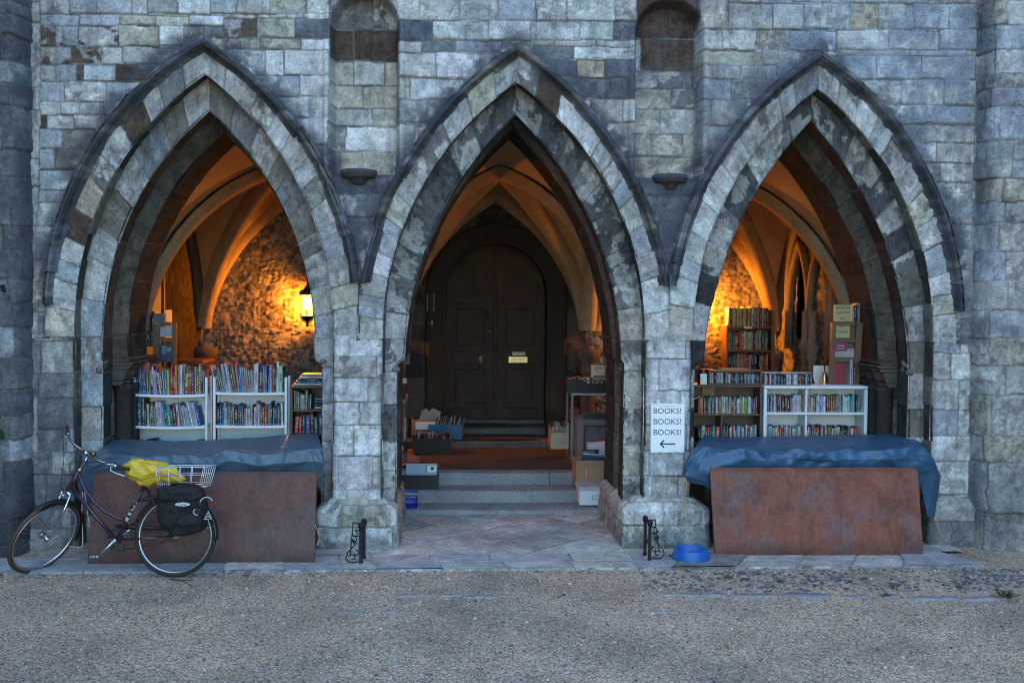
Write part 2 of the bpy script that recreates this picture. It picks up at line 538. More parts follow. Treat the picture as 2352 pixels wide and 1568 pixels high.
OUT = {('A', -1): 'ylblnoPlnmgm', ('A', 1): 'lymblmlmwPml', ('B', -1): 'lblwbymPPmym', ('B', 1): 'lwlblblmwwnP',
       ('C', -1): 'ylblwwwmPPmg', ('C', 1): 'lywblymPllPm'}
INN = {('A', -1): 'bmmemgem', ('A', 1): 'bmmPegemge', ('B', -1): 'lPppppPpp', ('B', 1): 'yPpppPppp', ('C', -1): 'ldPPpplPp', ('C', 1): 'mePpPppPpp'}
arches = {}
for ki, key in enumerate('ABC'):
    xc, ch, c1, c2 = ARCH[key]
    outer, inner, soff, hood, third = [], [], [], [], []
    for s in (-1, 1):
        sd = 100+ki*20+(s+1)*5
        mid = MIDP.get((key, s))
        jo = JOFF[(key, s)]
        # hood mould: a weathered roll with a hollow below it
        zend = 2.52 if mid is not None else 2.30
        prof = [(-.01, -.002), (.01, -.05), (.06, -.085), (.13, -.105), (.19, -.10), (.235, -.072), (.26, -.04), (.31, -.016), (.38, .0)]
        for a, b in zip(prof[:-1], prof[1:]):
            def stn(X, Z, U, V):
                return (.85*sstep(.30, .62, fbm(U, Z, 6, sd, 3))+0*X, (.06, .065, .075))
            hood.append(ring(key, s, (lerpc(ch, c1, a[0]), a[1]), (lerpc(ch, c1, b[0]), b[1]), sd, ('gsgegs', 'sgegse', 'sgssgs')[ki], w0=0.0, clampx=mid, zcut=zend, stain=[stn], off=.006, rough=.011, bulge=(lambda t, V: 0*V)))
        def stn2(X, Z, U, V):
            return (.5*sstep(.10, .0, V)*sstep(.3, .6, fbm(U, V, 6, sd+3, 3)), (.10, .10, .11))
        outer.append(ring(key, s, (lerpc(ch, c1, .0), -.004), (c1, 0.), sd+1, OUT[(key, s)], w0=0., clampx=mid, stain=[stn2]))
        outer.append(ring(key, s, (c1, 0.), (c1, .185), sd+1, 'erreerer', w0=-1.))
        cc2 = c2
        inner.append(ring(key, s, ((c1[0]+.03, c1[1]+.03, c1[2]), .18), (c2, .18), sd+2, INN[(key, s)], w0=-1., jo=jo, patchy=(0., .25, .25)[ki]))
        soff.append(ring(key, s, (c2, .18), (c2, .44), sd+2, 'rRrRRrRr', w0=-1., jo=jo))  # reveal and soffit stones darkened: their shade is put into the tone
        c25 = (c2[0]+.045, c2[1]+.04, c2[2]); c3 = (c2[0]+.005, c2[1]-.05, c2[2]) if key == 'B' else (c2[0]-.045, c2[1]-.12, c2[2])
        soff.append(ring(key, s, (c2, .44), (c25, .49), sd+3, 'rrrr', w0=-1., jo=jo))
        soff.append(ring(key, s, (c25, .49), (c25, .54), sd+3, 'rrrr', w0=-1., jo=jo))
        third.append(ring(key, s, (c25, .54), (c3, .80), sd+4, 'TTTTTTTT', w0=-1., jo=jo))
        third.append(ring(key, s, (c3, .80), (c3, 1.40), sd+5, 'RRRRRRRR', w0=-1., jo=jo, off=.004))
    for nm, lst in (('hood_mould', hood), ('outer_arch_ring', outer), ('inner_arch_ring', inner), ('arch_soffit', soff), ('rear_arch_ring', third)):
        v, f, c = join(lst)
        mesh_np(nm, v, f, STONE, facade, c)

# ---- the wall face: coursed stones read off the photograph
KZ = .36622
OFFS = {'A': (0, 0), 'B': (746.5, 0), 'C': (1490.7, 0), 'D': (0, 516.8), 'E': (1490.7, 516.8), 'F': (0, 994), 'G': (1490.7, 994)}
ROWS = [
 ('A', -80, 85, '250 340 435 610 825 925 1115 1325 1490 1695 1920 2110', 'mmbblmwbmyl'), ('A', 85, 158, '250 495 750', 'bb'), ('A', 92, 160, '750 975 1190 1410', 'yyw'),
 ('A', 110, 232, '1410 1615 1850', 'qy'), ('A', 115, 238, '1850 2085', 's'), ('A', 156, 286, '250 345 395 490 750 1000 1155 1275', 'qqbqywm'), ('A', 160, 235, '1155 1275 1410', 'mg'),
 ('A', 235, 306, '1330 1635 1890', 'yy'), ('A', 240, 320, '1890 2085', 'w'), ('A', 288, 400, '250 445 640 775 1100', 'qqlm'), ('A', 308, 468, '1400 1665 1780 2085', 'lww'),
 ('A', 402, 505, '250 350 480 530 725 835 1000', 'lbqbnq'), ('A', 468, 604, '1600 1880 2085', 'bl'), ('A', 506, 636, '250 410 670 880', 'blb'), ('A', 604, 736, '1720 1940 2085', 'wl'),
 ('A', 636, 719, '250 380 505 655 790', 'llll'), ('A', 720, 809, '250 295 465 650', 'nll'), ('A', 736, 906, '1830 2085', 'w'), ('A', 810, 930, '250 390 600', 'be'),
 ('A', 906, 1080, '1950 2110', 'b'), ('A', 931, 1062, '250 345 560', 'be'), ('A', 1063, 1190, '245 455', 'b'), ('A', 1190, 1266, '245 430', 'b'), ('A', 1266, 1416, '240 410', 'm'), ('A', 1416, 1545, '220 360', 'b'),
 ('B', -80, 152, '30 290 470', 'gP'), ('B', 152, 352, '30 172 470', 'nn'), ('B', 352, 505, '30 170 372 470', 'yly'), ('B', 505, 652, '30 232 470', 'yy'), ('B', 652, 766, '30 290 470', 'ly'),
 ('B', 766, 930, '25 115 590', 'mw'), ('B', 930, 1080, '25 80 420', 'my'), ('B', 1080, 1212, '20 430', 's'), ('B', 1212, 1357, '90 350', 'w'), ('B', 1357, 1580, '100 330', 'y'),
 ('B', -80, 126, '455 595 850 1095 1330 1520 1825 1955', 'lllbllm'), ('B', 127, 252, '455 682 1030 1296 1605 1810 1955', 'slwlls'), ('B', 253, 328, '455 612 820 1110', 'lgb'), ('B', 285, 372, '1310 1560 1955', 'gl'),
 ('B', 328, 487, '455 702 1060', 'lw'), ('B', 372, 485, '1380 1582 1755 1955', 'sos'), ('B', 487, 621, '455 538 870', 'yw'), ('B', 485, 618, '1560 1790 1955', 'ss'), ('B', 621, 768, '455 770', 'm'),
 ('B', 618, 768, '1670 1872 1955', 'yl'), ('B', 768, 985, '1770 1955', 'y'), ('B', 768, 930, '25 115 590', 'mw'),
 ('B', -80, 205, '1955 2200 2345', 'nn'), ('B', 205, 418, '1955 2010 2345', 'ln'), ('B', 418, 526, '1955 2112 2345', 'mP'), ('B', 526, 654, '1955 2200 2345', 'yP'), ('B', 654, 818, '1955 2136 2345', 'yl'),
 ('B', 818, 962, '1955 2282 2345', 'yy'), ('B', 962, 1102, '1950 2345', 'y'), ('B', 1102, 1225, '1960 2345', 's'), ('B', 1225, 1380, '1990 2330', 'g'), ('B', 1380, 1600, '2030 2300', 's'),
 ('C', -80, 18, '320 700 910 1365 1570 1755 2010 2060', 'llmbmml'), ('C', 18, 182, '500 780 968 1265 1446 1668 1892 2060', 'mllombb'), ('C', -40, 182, '325 500', 'y'), ('C', 182, 312, '322 467 672 890 1180 1512 1828 2060', 'llybllb'),
 ('C', 312, 404, '322 712 980', 'yy'), ('C', 318, 350, '980 1200', 'b'), ('C', 345, 496, '1180 1430 1715 2050', 'bbb'), ('C', 404, 492, '322 400 575 800', 'ymb'), ('C', 492, 622, '322 520 800', 'bm'), ('C', 496, 656, '1330 1592 1858 2050', 'lll'),
 ('C', 622, 786, '320 400 620', 'bm'), ('C', 656, 776, '1480 1658 2050', 'lb'), ('C', 776, 892, '1600 2050', 'm'), ('C', 786, 960, '320 560', 'b'), ('C', 892, 1018, '1650 1806 2045', 'lm'),
 ('C', 1018, 1142, '1710 1832 2040', 'mm'), ('C', 1142, 1266, '1770 2035', 'l'), ('C', 1266, 1402, '1810 2030', 'l'), ('C', 1402, 1560, '1850 2030', 'b'),
]
def paint_rows(sid, letters, Xg, Zg, rows, Y, seed, warp=.008):
    Xw = Xg+warp*(fbm(Xg, Zg, 4, seed, 4)-.5)*2; Zw = Zg+warp*(fbm(Xg, Zg, 4, seed+8, 4)-.5)*2
    for (z, y0, y1, br, tn) in rows:
        ox, oy = OFFS[z]
        b = [float(k) for k in br.split()]
        for i, ch in enumerate(tn):
            p = at(ox+b[i]*KZ, oy+y0*KZ, Y); q = at(ox+b[i+1]*KZ, oy+y1*KZ, Y)
            m = (Xw >= p[0]) & (Xw < q[0]) & (Zw <= p[2]) & (Zw > q[2])
            sid[m] = len(letters); letters.append(ch)
    return sid, letters

G1 = .0115
xs = np.arange(-4.62, 4.66, G1); zs = np.arange(1.98, 5.95, G1)
Xg, Zg = np.meshgrid(xs, zs, indexing='ij')
sid = courses(Xg, Zg, 5)
letters = list(np.random.RandomState(4).choice(list('llmbbmyl'), sid.max()+1))
sid, letters = paint_rows(sid, letters, Xg, Zg, ROWS, 0., 3)
dmin = np.full(Xg.shape, 9.); keep = np.ones(Xg.shape, bool)
for key in 'ABC':
    xc, ch, c1, c2 = ARCH[key]
    def outside(c):
        a, za, zs_ = c; h = za-zs_; Rr = (h*h+a*a)/(2*a); dx = np.abs(Xg-xc)
        return np.where(Zg > zs_, np.hypot(dx-(a-Rr), Zg-zs_)-Rr, dx-a)
    dmin = np.minimum(dmin, outside(ch))
    keep &= outside(lerpc(ch, c1, .18)) > 0
NICHE = [(-1.414, .306), (1.493, .311)]
yo = np.zeros(Xg.shape); nich = np.zeros(Xg.shape)
for (xn, hw) in NICHE:
    zc = 5.25-hw
    d = np.where(Zg > zc, np.hypot(Xg-xn, Zg-zc), np.abs(Xg-xn))-hw
    inz = sstep(3.50, 3.60, Zg)
    yo += .20*sstep(.020, -.022, d)*inz-.03*sstep(.085, .070, d)*sstep(.012, .024, d)*inz
    nich = np.maximum(nich, (d < .0)*(Zg > 3.55))
    fr = (np.abs(d-.02) < .035)*(Zg > 3.6)
stn = [(.92*sstep(.24, .0, dmin+.24*(fbm(Xg, Zg, 3.2, 77, 4)-.5)+.10*(fbm(Xg, Zg, 14, 79, 3)-.5))*sstep(.24, .46, fbm(Xg, Zg, 8, 78, 4)), (.085, .092, .108)),
       (.8*(Zg < 3.55)*sstep(.25, .05, np.minimum(np.abs(Xg+1.468), np.abs(Xg-1.523)))*sstep(.38, .55, fbm(Xg, Zg, 6, 80, 4)), (.09, .10, .12)),
       (.30*sstep(3.6, 4.2, Zg)*sstep(.56, .66, fbm(Xg, Zg, 1.6, 81, 5)), (.15, .16, .185)),
       (.55*sstep(1.2, 4.4, Xg)*sstep(.52, .57, fbm(Xg, Zg, 4.6, 82, 5)), (.23, .26, .30))]
P3 = np.stack([Xg, yo, Zg], -1); NN = np.zeros_like(P3); NN[..., 1] = -1
ROUGHW = .010
V3, F4, C3 = relief('wall', P3, NN, sid, letters, Xg, Zg, None, keep=keep, seed=9, stain=stn, off=.005)
# split: niches become parts of their own
cx = V3[F4].mean(1)
left = np.ones(len(F4), bool)
def subset(m):
    f = F4[m]; used = np.zeros(len(V3), bool); used[f.ravel()] = True
    rem = np.cumsum(used)-1
    return V3[used], rem[f], C3[used]
for (xn, hw) in NICHE:
    zc = 5.25-hw
    d = np.where(cx[:, 2] > zc, np.hypot(cx[:, 0]-xn, cx[:, 2]-zc), np.abs(cx[:, 0]-xn))-hw
    m = (d < .035) & (cx[:, 2] > 3.52)
    v, f, c = subset(m); mesh_np('blind_niche', v, f, STONE, facade, c)
    left &= ~m
v, f, c = subset(left); mesh_np('wall_face', v, f, STONE, facade, c)

# ---- pier fronts below the springing, with chamfered edges
def pier(x0, x1, seed, tones, plinth=True, ch=(.05, .05), rows=None):
    xs = np.linspace(x0, x1, max(8, int((x1-x0)/.0115))); zs = np.arange(0., ZJ+.03, .0115)
    X, Z = np.meshgrid(xs, zs, indexing='ij')
    sid = courses(X, Z, seed, .20, .36, .24, .52, v0=-.05)
    rng = np.random.RandomState(seed)
    lt = list(rng.choice(list(tones), sid.max()+1))
    if rows: sid, lt = paint_rows(sid, lt, X, Z, rows, 0., seed)
    Y = np.zeros_like(X)
    eL, eR = X-x0, x1-X
    if ch[0]: Y += .8*np.clip(ch[0]-eL, 0, 1)
    if ch[1]: Y += .8*np.clip(ch[1]-eR, 0, 1)
    st = [(.7*sstep(.75, .15, Z+.3*(fbm(X, Z, 3, seed, 3)-.5))*sstep(.35, .6, fbm(X, Z, 5, seed+1, 4)), (.15, .16, .155)),
          (.45*sstep(.62, .70, fbm(X, Z, 9, seed+2, 5))*sstep(.25, .6, fbm(X, Z, 2, seed+6, 3)), (.12, .12, .125))]
    P3 = np.stack([X, Y, Z], -1); NN = np.zeros_like(P3); NN[..., 1] = -1
    return relief('p', P3, NN, sid, lt, X, Z, None, seed=seed, stain=st, off=.006)
PR1 = [('D', 30, 400, '2040 2140 2240', 'll')]
for (x0, x1, sd, tn, chm) in ((-4.62, -2.902-1.196, 41, 'mgbgm', (0, .04)), (-2.902+1.196, .03-1.258, 42, 'WwWlw', (.04, .05)), (.03+1.258, 2.955-1.195, 43, 'WwWlw', (.07, .07)), (2.955+1.195, 4.66, 44, 'lwbwl', (.05, 0))):
    v, f, c = pier(x0, x1, sd, tn, ch=chm)
    mesh_np('pier_face', v, f, STONE, facade, c)

# ---- plinths: closed rounded blocks under the piers
def plinth(x0, x1, y0, y1, h, seed, tones='lymg', r=.055, parent=None):
    parent = parent or facade
    # perimeter of a rounded rectangle
    per = []
    for (cx_, cy_, a0) in ((x1-r, y0+r, -90), (x1-r, y1-r, 0), (x0+r, y1-r, 90), (x0+r, y0+r, 180)):
        for k in range(7):
            a = R(a0+k*15); per.append((cx_+r*math.cos(a), cy_+r*math.sin(a)))
    per.append(per[0]); per = np.array(per)
    L = np.concatenate([[0], np.cumsum(np.hypot(*np.diff(per, axis=0).T))])
    n = int(L[-1]/.014); l = np.linspace(0, L[-1], n)
    px, py = np.interp(l, L, per[:, 0]), np.interp(l, L, per[:, 1])
    zz = np.concatenate([np.linspace(0, h-.09, int(h/.014)), np.linspace(h-.09, h, 9)[1:], [h+.001, h+.002]])
    shr = np.where(zz < h-.09, .0+.02*(1-zz/h), 0)-np.clip(zz-(h-.09), 0, 1)*1.25
    mn = min(x1-x0, y1-y0)/2; shr[-2] = -mn*.6; shr[-1] = -mn*.97
    cxm, cym = (x0+x1)/2, (y0+y1)/2
    hx, hy = (x1-x0)/2, (y1-y0)/2
    X = cxm+(px-cxm)[:, None]*(1+shr/hx); Y = cym+(py-cym)[:, None]*(1+shr/hy)
    Z = np.broadcast_to(zz, X.shape).copy()
    U = np.broadcast_to(l[:, None], X.shape); V = Z
    sid = courses(U, V, seed, .20, .28, .3, .6, v0=-.02, warp=.02)
    rng = np.random.RandomState(seed); lt = list(rng.choice(list(tones), sid.max()+1))
    P3 = np.stack([X, Y, Z], -1)
    du = np.gradient(P3, axis=0); dv = np.gradient(P3, axis=1)
    nn = np.cross(du, dv); nn /= np.maximum(np.linalg.norm(nn, axis=-1, keepdims=True), 1e-9)
    out = np.stack([X-cxm, Y-cym, 0*X], -1); sg = np.sign((nn*out).sum(-1, keepdims=True)); sg[sg == 0] = 1; nn *= sg
    st = [(.6*sstep(.34, .05, Z)*sstep(.3, .6, fbm(U, V, 4, seed+1, 4)), (.13, .14, .13)), (.5*sstep(.62, .70, fbm(U, V, 8, seed+2, 5)), (.09, .09, .085))]
    v, f, c = relief('x', P3, nn, sid, lt, U, V, None, seed=seed, stain=st, off=.006, rough=.009)
    return mesh_np('plinth', v, f, STONE, parent, c)
plinth(-1.835, -1.085, -.15, 1.42, .47, 51, 'ylwl')
plinth(1.075, 1.90, -.17, 1.42, .47, 52, 'lmll')
plinth(4.10, 4.75, -.12, 1.42, .47, 53, 'gmgm')
plinth(-4.75, -4.07, -.05, 1.42, .42, 54, 'gmge')

# ---- buttress pilasters at both ends
def pilaster(x_in, x_out, s, seed, tones, rowz, parent=facade, dirt=1.):
    """face stands 0.26 m proud, rounded on the side towards the arches"""
    depth = .26
    xo = abs(x_out-x_in)
    prof = [(0, .06)]+[(.015+.11*(1-math.cos(R(a))), -depth*math.sin(R(a))+.0) for a in range(0, 91, 10)]+[(xo, -depth)]
    prof = np.array(prof); L = np.concatenate([[0], np.cumsum(np.hypot(*np.diff(prof, axis=0).T))])
    l = np.arange(0, L[-1], .0135); zz = np.arange(0, 5.95, .0135)
    px = x_in-s*0+s*np.interp(l, L, prof[:, 0]); py = np.interp(l, L, prof[:, 1])
    U, V = np.meshgrid(l, zz, indexing='ij')
    X = np.broadcast_to(px[:, None], U.shape).copy(); Y = np.broadcast_to(py[:, None], U.shape).copy()
    Uw = U+.03*(fbm(U, V, 4, seed, 3)-.5); Vw = V+.03*(fbm(U, V, 4, seed+3, 3)-.5)
    ri = np.searchsorted(sorted(rowz), Vw)
    rng = np.random.RandomState(seed); sid = np.zeros(U.shape, int); nid = 0
    for r_ in range(len(rowz)+1):
        m = ri == r_
        br = [rng.uniform(.25, .5)]
        while br[-1] < 3: br.append(br[-1]+rng.uniform(.35, .7))
        sid[m] = nid+np.searchsorted(br, Uw[m]); nid += len(br)+1
    lt = list(rng.choice(list(tones), sid.max()+1))
    # base course swells a little
    Y -= .05*sstep(.55, .40, V)
    P3 = np.stack([X, Y, V], -1)
    du = np.gradient(P3, axis=0); dv = np.gradient(P3, axis=1)
    nn = np.cross(du, dv); nn /= np.maximum(np.linalg.norm(nn, axis=-1, keepdims=True), 1e-9)
    sg = np.sign((nn*np.array([-s, -1., 0])).sum(-1, keepdims=True)); sg[sg == 0] = 1; nn *= sg
    st = [(.8*dirt*sstep(1.1, .3, V+.4*(fbm(U, V, 3, seed, 3)-.5)), (.060, .062, .058)), (.6*dirt*sstep(.52, .62, fbm(U, V, 2.2, seed+2, 5)), (.10, .11, .125)),
          (.6*sstep(.25, .02, np.abs(U-.18))*sstep(.4, .6, fbm(U, V, 3, seed+6, 4)), (.09, .09, .10))]
    v, f, c = relief('x', P3, nn, sid, lt, U, V, None, seed=seed, stain=st, off=.006, rough=.008)
    return mesh_np('buttress', v, f, STONE, parent, c)
zl = [at(40, k*KZ, -.26)[2] for k in (0, 90, 215, 385, 520, 655, 800, 925, 1095, 1240, 1410)]+[at(40, 516.8+k*KZ, -.26)[2] for k in (150, 335, 478, 640, 830, 1025, 1190, 1345, 1480, 1700)]+[at(40, v, -.26)[2] for v in (1190, 1250)]
pilaster(-4.46, -6.6, -1, 61, 'gssgbgsg', [z for z in zl if z > .05])  # darker stone tones at this end also carry the falloff of light
zr = [at(2300, k*KZ, -.26)[2] for k in (0, 150, 305, 460, 540, 660, 870, 1000, 1115, 1260, 1390)]+[at(2300, 516.8+k*KZ, -.26)[2] for k in (165, 345, 530, 705, 880, 1060, 1320, 1480)]+[at(2300, 994+k*KZ, -.26)[2] for k in (180, 500, 760)]
pilaster(4.52, 6.6, 1, 62, 'lbmlybll', [z for z in zr if z > .05], dirt=.45)

# ---- corbels under the niches
for (xn, w, stem) in ((-1.465, .175, .09), (1.515, .175, .075)):
    mb = MB()
    prof = [(.001, .04), (w*.95, .04), (w, .025), (w, .0), (w*.88, -.015), (w*.9, -.03), (w*.62, -.036), (stem*1.0, -.048), (stem*.75, -.085), (stem*.6, -.10), (.001, -.105)]
    mb.lathe((xn, .02, 3.55), prof, 20, R(180), R(360))
    o = mb.build('corbel', STONE, facade)
    a = o.data.attributes.new('tint', 'FLOAT_COLOR', 'POINT')
    for i, d in enumerate(a.data): d.color = (.07+.04*random.random(), .072+.03*random.random(), .078+.03*random.random(), 1)
# ------------------------------------------------------------------ ground
def gravel_mat():
    m, nt, b = nmat('gravel')
    p = geo_pos(nt)
    col = None
    vo = []
    for sc, rnd in ((62, 1.0), (105, 1.0)):
        v = N(nt, 'ShaderNodeTexVoronoi'); v.inputs['Scale'].default_value = sc; nt.links.new(p, v.inputs['Vector']); vo.append(v)
    sep = N(nt, 'ShaderNodeSeparateColor'); nt.links.new(vo[0].outputs['Color'], sep.inputs[0])
    c1 = ramp(nt, sep.outputs[0], [(0, (.12, .09, .07)), (.22, (.38, .285, .20)), (.45, (.54, .42, .30)), (.7, (.66, .53, .40)), (.88, (.64, .56, .47)), (1, (.86, .83, .78))])
    sep2 = N(nt, 'ShaderNodeSeparateColor'); nt.links.new(vo[1].outputs['Color'], sep2.inputs[0])
    c2 = ramp(nt, sep2.outputs[1], [(0, (.16, .125, .10)), (.5, (.53, .41, .30)), (.85, (.67, .56, .43)), (1, (.78, .74, .67))])
    n = noise(nt, 30, 3, .6, p)
    f = ramp(nt, n.outputs[0], [(.45, (0,)*3), (.55, (1,)*3)])
    c = mixc(nt, c1.outputs[0], c2.outputs[0], f.outputs[0])
    big = noise(nt, 1.1, 5, .6, p)
    bf = ramp(nt, big.outputs[0], [(.30, (.62, .61, .60)), (.5, (1.0, .96, .90)), (.70, (1.28, 1.20, 1.10))])
    c = mixc(nt, c, bf.outputs[0], 1.0, 'MULTIPLY')
    e = ramp(nt, vo[0].outputs['Distance'], [(.3, (1,)*3), (.66, (.6,)*3)])
    c = mixc(nt, c, e.outputs[0], .8, 'MULTIPLY')
    nt.links.new(c, b.inputs['Base Color']); b.inputs['Roughness'].default_value = .8
    inv = N(nt, 'ShaderNodeMath', operation='SUBTRACT'); inv.inputs[0].default_value = 1; nt.links.new(vo[0].outputs['Distance'], inv.inputs[1])
    bump(nt, b, inv.outputs[0], .9, .012)
    return m
GRAVEL = gravel_mat()
mb = MB(); mb.add([(-60, -60, 0), (60, -60, 0), (60, 14, 0), (-60, 14, 0)], [(0, 1, 2, 3)])
tag(mb.build('ground', GRAVEL), kind='structure')

# loose stones lying on the gravel, and the cobbles along the right-hand edge
def scatter(name, n, area, sz, seed, tints, flat=.55, sink=.3, label=None, cat=None, dens=None):
    rng = np.random.RandomState(seed)
    t = (1+5**.5)/2
    iv = np.array([(-1, t, 0), (1, t, 0), (-1, -t, 0), (1, -t, 0), (0, -1, t), (0, 1, t), (0, -1, -t), (0, 1, -t), (t, 0, -1), (t, 0, 1), (-t, 0, -1), (-t, 0, 1)], float)/math.hypot(1, t)
    fc = np.array([(0, 11, 5), (0, 5, 1), (0, 1, 7), (0, 7, 10), (0, 10, 11), (1, 5, 9), (5, 11, 4), (11, 10, 2), (10, 7, 6), (7, 1, 8), (3, 9, 4), (3, 4, 2), (3, 2, 6), (3, 6, 8), (3, 8, 9), (4, 9, 5), (2, 4, 11), (6, 2, 10), (8, 6, 7), (9, 8, 1)])
    V, F, C = [], [], []
    k = 0
    while k < n:
        x, y = rng.uniform(area[0], area[1]), rng.uniform(area[2], area[3])
        if dens is not None and rng.rand() > dens(x, y): continue
        s = rng.uniform(*sz)*(1+.8*(rng.rand() < .06))
        M = Matrix.Rotation(rng.rand()*6.28, 3, 'Z')
        sc = np.array([s*rng.uniform(.8, 1.4), s*rng.uniform(.7, 1.1), s*flat*rng.uniform(.7, 1.2)])
        v = (iv*(1+rng.randn(12, 1)*.12)*sc) @ np.array(M).T + np.array([x, y, sc[2]*(1-2*sink)])
        V.append(v); F.append(fc+12*k)
        c = np.array(tints[rng.randint(len(tints))])*rng.uniform(.75, 1.25); C.append(np.tile(c, (12, 1)))
        k += 1
    o = mesh_np(name, np.vstack(V), np.vstack(F), STONE, None, np.clip(np.vstack(C), 0, .9), True)
    return tag(o, label, cat, kind='stuff')
GT = [(.45, .36, .28), (.34, .27, .21), (.24, .18, .14), (.55, .50, .45), (.72, .70, .66), (.17, .15, .14), (.40, .29, .22), (.30, .29, .29)]
scatter('loose_pebbles', 9000, (-5.2, 4.8, -3.5, -.9), (.004, .009), 3, GT, label='loose pebbles strewn over the brown gravel', cat='pebbles')
scatter('stray_stones', 130, (-5.0, 4.7, -3.4, -.95), (.010, .018), 13, GT, .55, .35, label='larger stray stones scattered over the gravel forecourt', cat='stones')
def dn(x, y): return float(sstep(.8, 1.8, x))*(.35+.65*(vnoise(np.array(x), np.array(y), 2.5, 4) > .4))
scatter('cobbles', 1500, (.9, 4.7, -1.58, -.93), (.009, .026), 5, [(.24, .235, .23), (.36, .32, .27), (.17, .17, .175), (.44, .40, .35), (.12, .12, .125), (.32, .25, .19)], .45, .5, 'rough flint cobbles bedded in gravel before the right flagstones', 'cobbles', dn)
scatter('debris', 420, (-4.9, 4.6, -1.0, -.86), (.006, .016), 8, GT+[(.2, .12, .06)], .5, .3, 'small stones and crumbs gathered along the flagstone edge', 'stones')

# thin edging stones flush in the gravel
rng = random.Random(5)
def sliver(x0, x1, y, w, z, seed):
    n = max(4, int((x1-x0)/.025)); xs = np.linspace(x0, x1, n)
    a = y+w/2+(fbm(xs, xs*0, 5, seed, 4)-.5)*w*1.5; b = y-w/2+(fbm(xs, xs*0+9, 6, seed+1, 4)-.5)*w*1.6
    end = np.minimum(xs-x0, x1-xs); k = np.sqrt(np.clip(end/.06, 0, 1)); mid = (a+b)/2; a = mid+(a-mid)*k; b = mid+(b-mid)*k
    V = np.concatenate([np.stack([xs, a, 0*xs+z], -1), np.stack([xs, b, 0*xs+z-.004], -1), np.stack([xs, b-.004, 0*xs-.02], -1), np.stack([xs, a+.004, 0*xs-.02], -1)])
    i = np.arange(n-1)
    F = np.concatenate([np.stack([i, i+n, i+n+1, i+1], -1), np.stack([i+n, i+2*n, i+2*n+1, i+n+1], -1), np.stack([i+3*n, i, i+1, i+3*n+1], -1)])
    t = .36+.10*random.Random(seed).random()
    c = np.tile(np.array([t*.97, t, t*1.02]), (len(V), 1))*(1+.5*(fbm(V[:, 0], V[:, 1], 7, seed, 3)-.5))[:, None]
    tag(mesh_np('edging_stone', V, F, STONE, None, c), kind='structure')
for (u0, u1, v, w) in ((905, 1000, 1368, .05), (1010, 1060, 1368, .05), (1066, 1146, 1370, .075), (1500, 1560, 1366, .05), (1562, 1672, 1366, .08), (1676, 1790, 1368, .085), (1793, 1912, 1369, .10), (1926, 2000, 1370, .085), (2022, 2072, 1371, .075), (2090, 2205, 1373, .10), (2210, 2295, 1374, .10), (760, 845, 1406, .04), (870, 950, 1405, .03), (1490, 1560, 1405, .03), (1590, 1625, 1406, .025)):
    p = on(u0, v); q = on(u1, v)
    sliver(p[0], q[0], (p[1]+q[1])/2, w, .007, int(u0))

# flagstones: the kerb strip before the facade, and the floor of the middle arch
def flags(name, x0, x1, y0, y1, z, sidf, letters, seed, hand=0, front=True, skew=0.):
    xs = np.arange(x0, x1, .014); ys = np.arange(y0, y1, .014)
    X, Y = np.meshgrid(xs, ys, indexing='ij')
    sid = sidf(X, Y)
    Xs = X+skew*(Y-y0)*sstep(x1-1.0, x1, X)
    P3 = np.stack([Xs, Y, np.full_like(X, z)], -1); NN = np.zeros_like(P3); NN[..., 2] = 1
    st = [(.25*sstep(.5, .7, fbm(X, Y, 2.2, seed+1, 5)), (.24, .235, .23)), (.12*sstep(.52, .66, fbm(X, Y, 1.7, seed+2, 4)), (.36, .31, .27))]
    v, f, c = relief('x', P3, NN, sid, letters, X, Y, None, seed=seed, stain=st, off=.004, rough=.003, jd=.006, jmix=.55, mortar=(.12, .115, .11))
    parts = [(v, f, c)]
    if front:
        zz = np.linspace(-.03, z-.003, 5); Xf, Zf = np.meshgrid(xs, zz, indexing='ij')
        Pf = np.stack([Xf, np.full_like(Xf, y0+.003), Zf], -1); Nf = np.zeros_like(Pf); Nf[..., 1] = -1
        parts.append(relief('x', Pf, Nf, np.repeat(sid[:, :1], 5, 1), letters, Xf, Zf, None, seed=seed, off=.002, rough=.004, jd=.004))
    v, f, c = join(parts)
    return tag(mesh_np(name, v, f, STONE, None, c), kind='structure')
def kerb_ids(X, Y):
    br = [on(u, 1300)[0] for u in (216, 380, 527, 665, 794, 868, 1019, 1167, 1318, 1465, 1537, 1685, 1825, 1950, 2070)]
    br2 = [on(u, 1265)[0] for u in (990, 1123, 1303, 1440)]
    sk = .22*(Y+.86)
    s1 = np.searchsorted(br, X+np.where(X > 1.2, -.55, .18)*(Y+.86))
    mid = (X > -1.28) & (X < 1.10) & (Y > -.635)
    return np.where(mid, 20+np.searchsorted(br2, X), s1)
flags('flagstone_kerb', -5.2, 4.26, -.865, -.385, .026, kerb_ids, list('bbblblblllbglllbbbbblbblmb'), 71, skew=-.42)
def floor_ids(X, Y):
    a = np.floor((X*.8+Y*.7)/.62).astype(int); b = np.floor((X*.75-Y*.85)/.55+.3).astype(int)
    k = a*7+b*13
    return np.where(np.abs(X) > 3, 0, (k-k.min()) % 23)
flags('flagstone_floor', -4.3, 4.3, -.386, 1.36, .023, floor_ids, list('lmlllmllmlllbllmllmlllml'), 73, front=False)

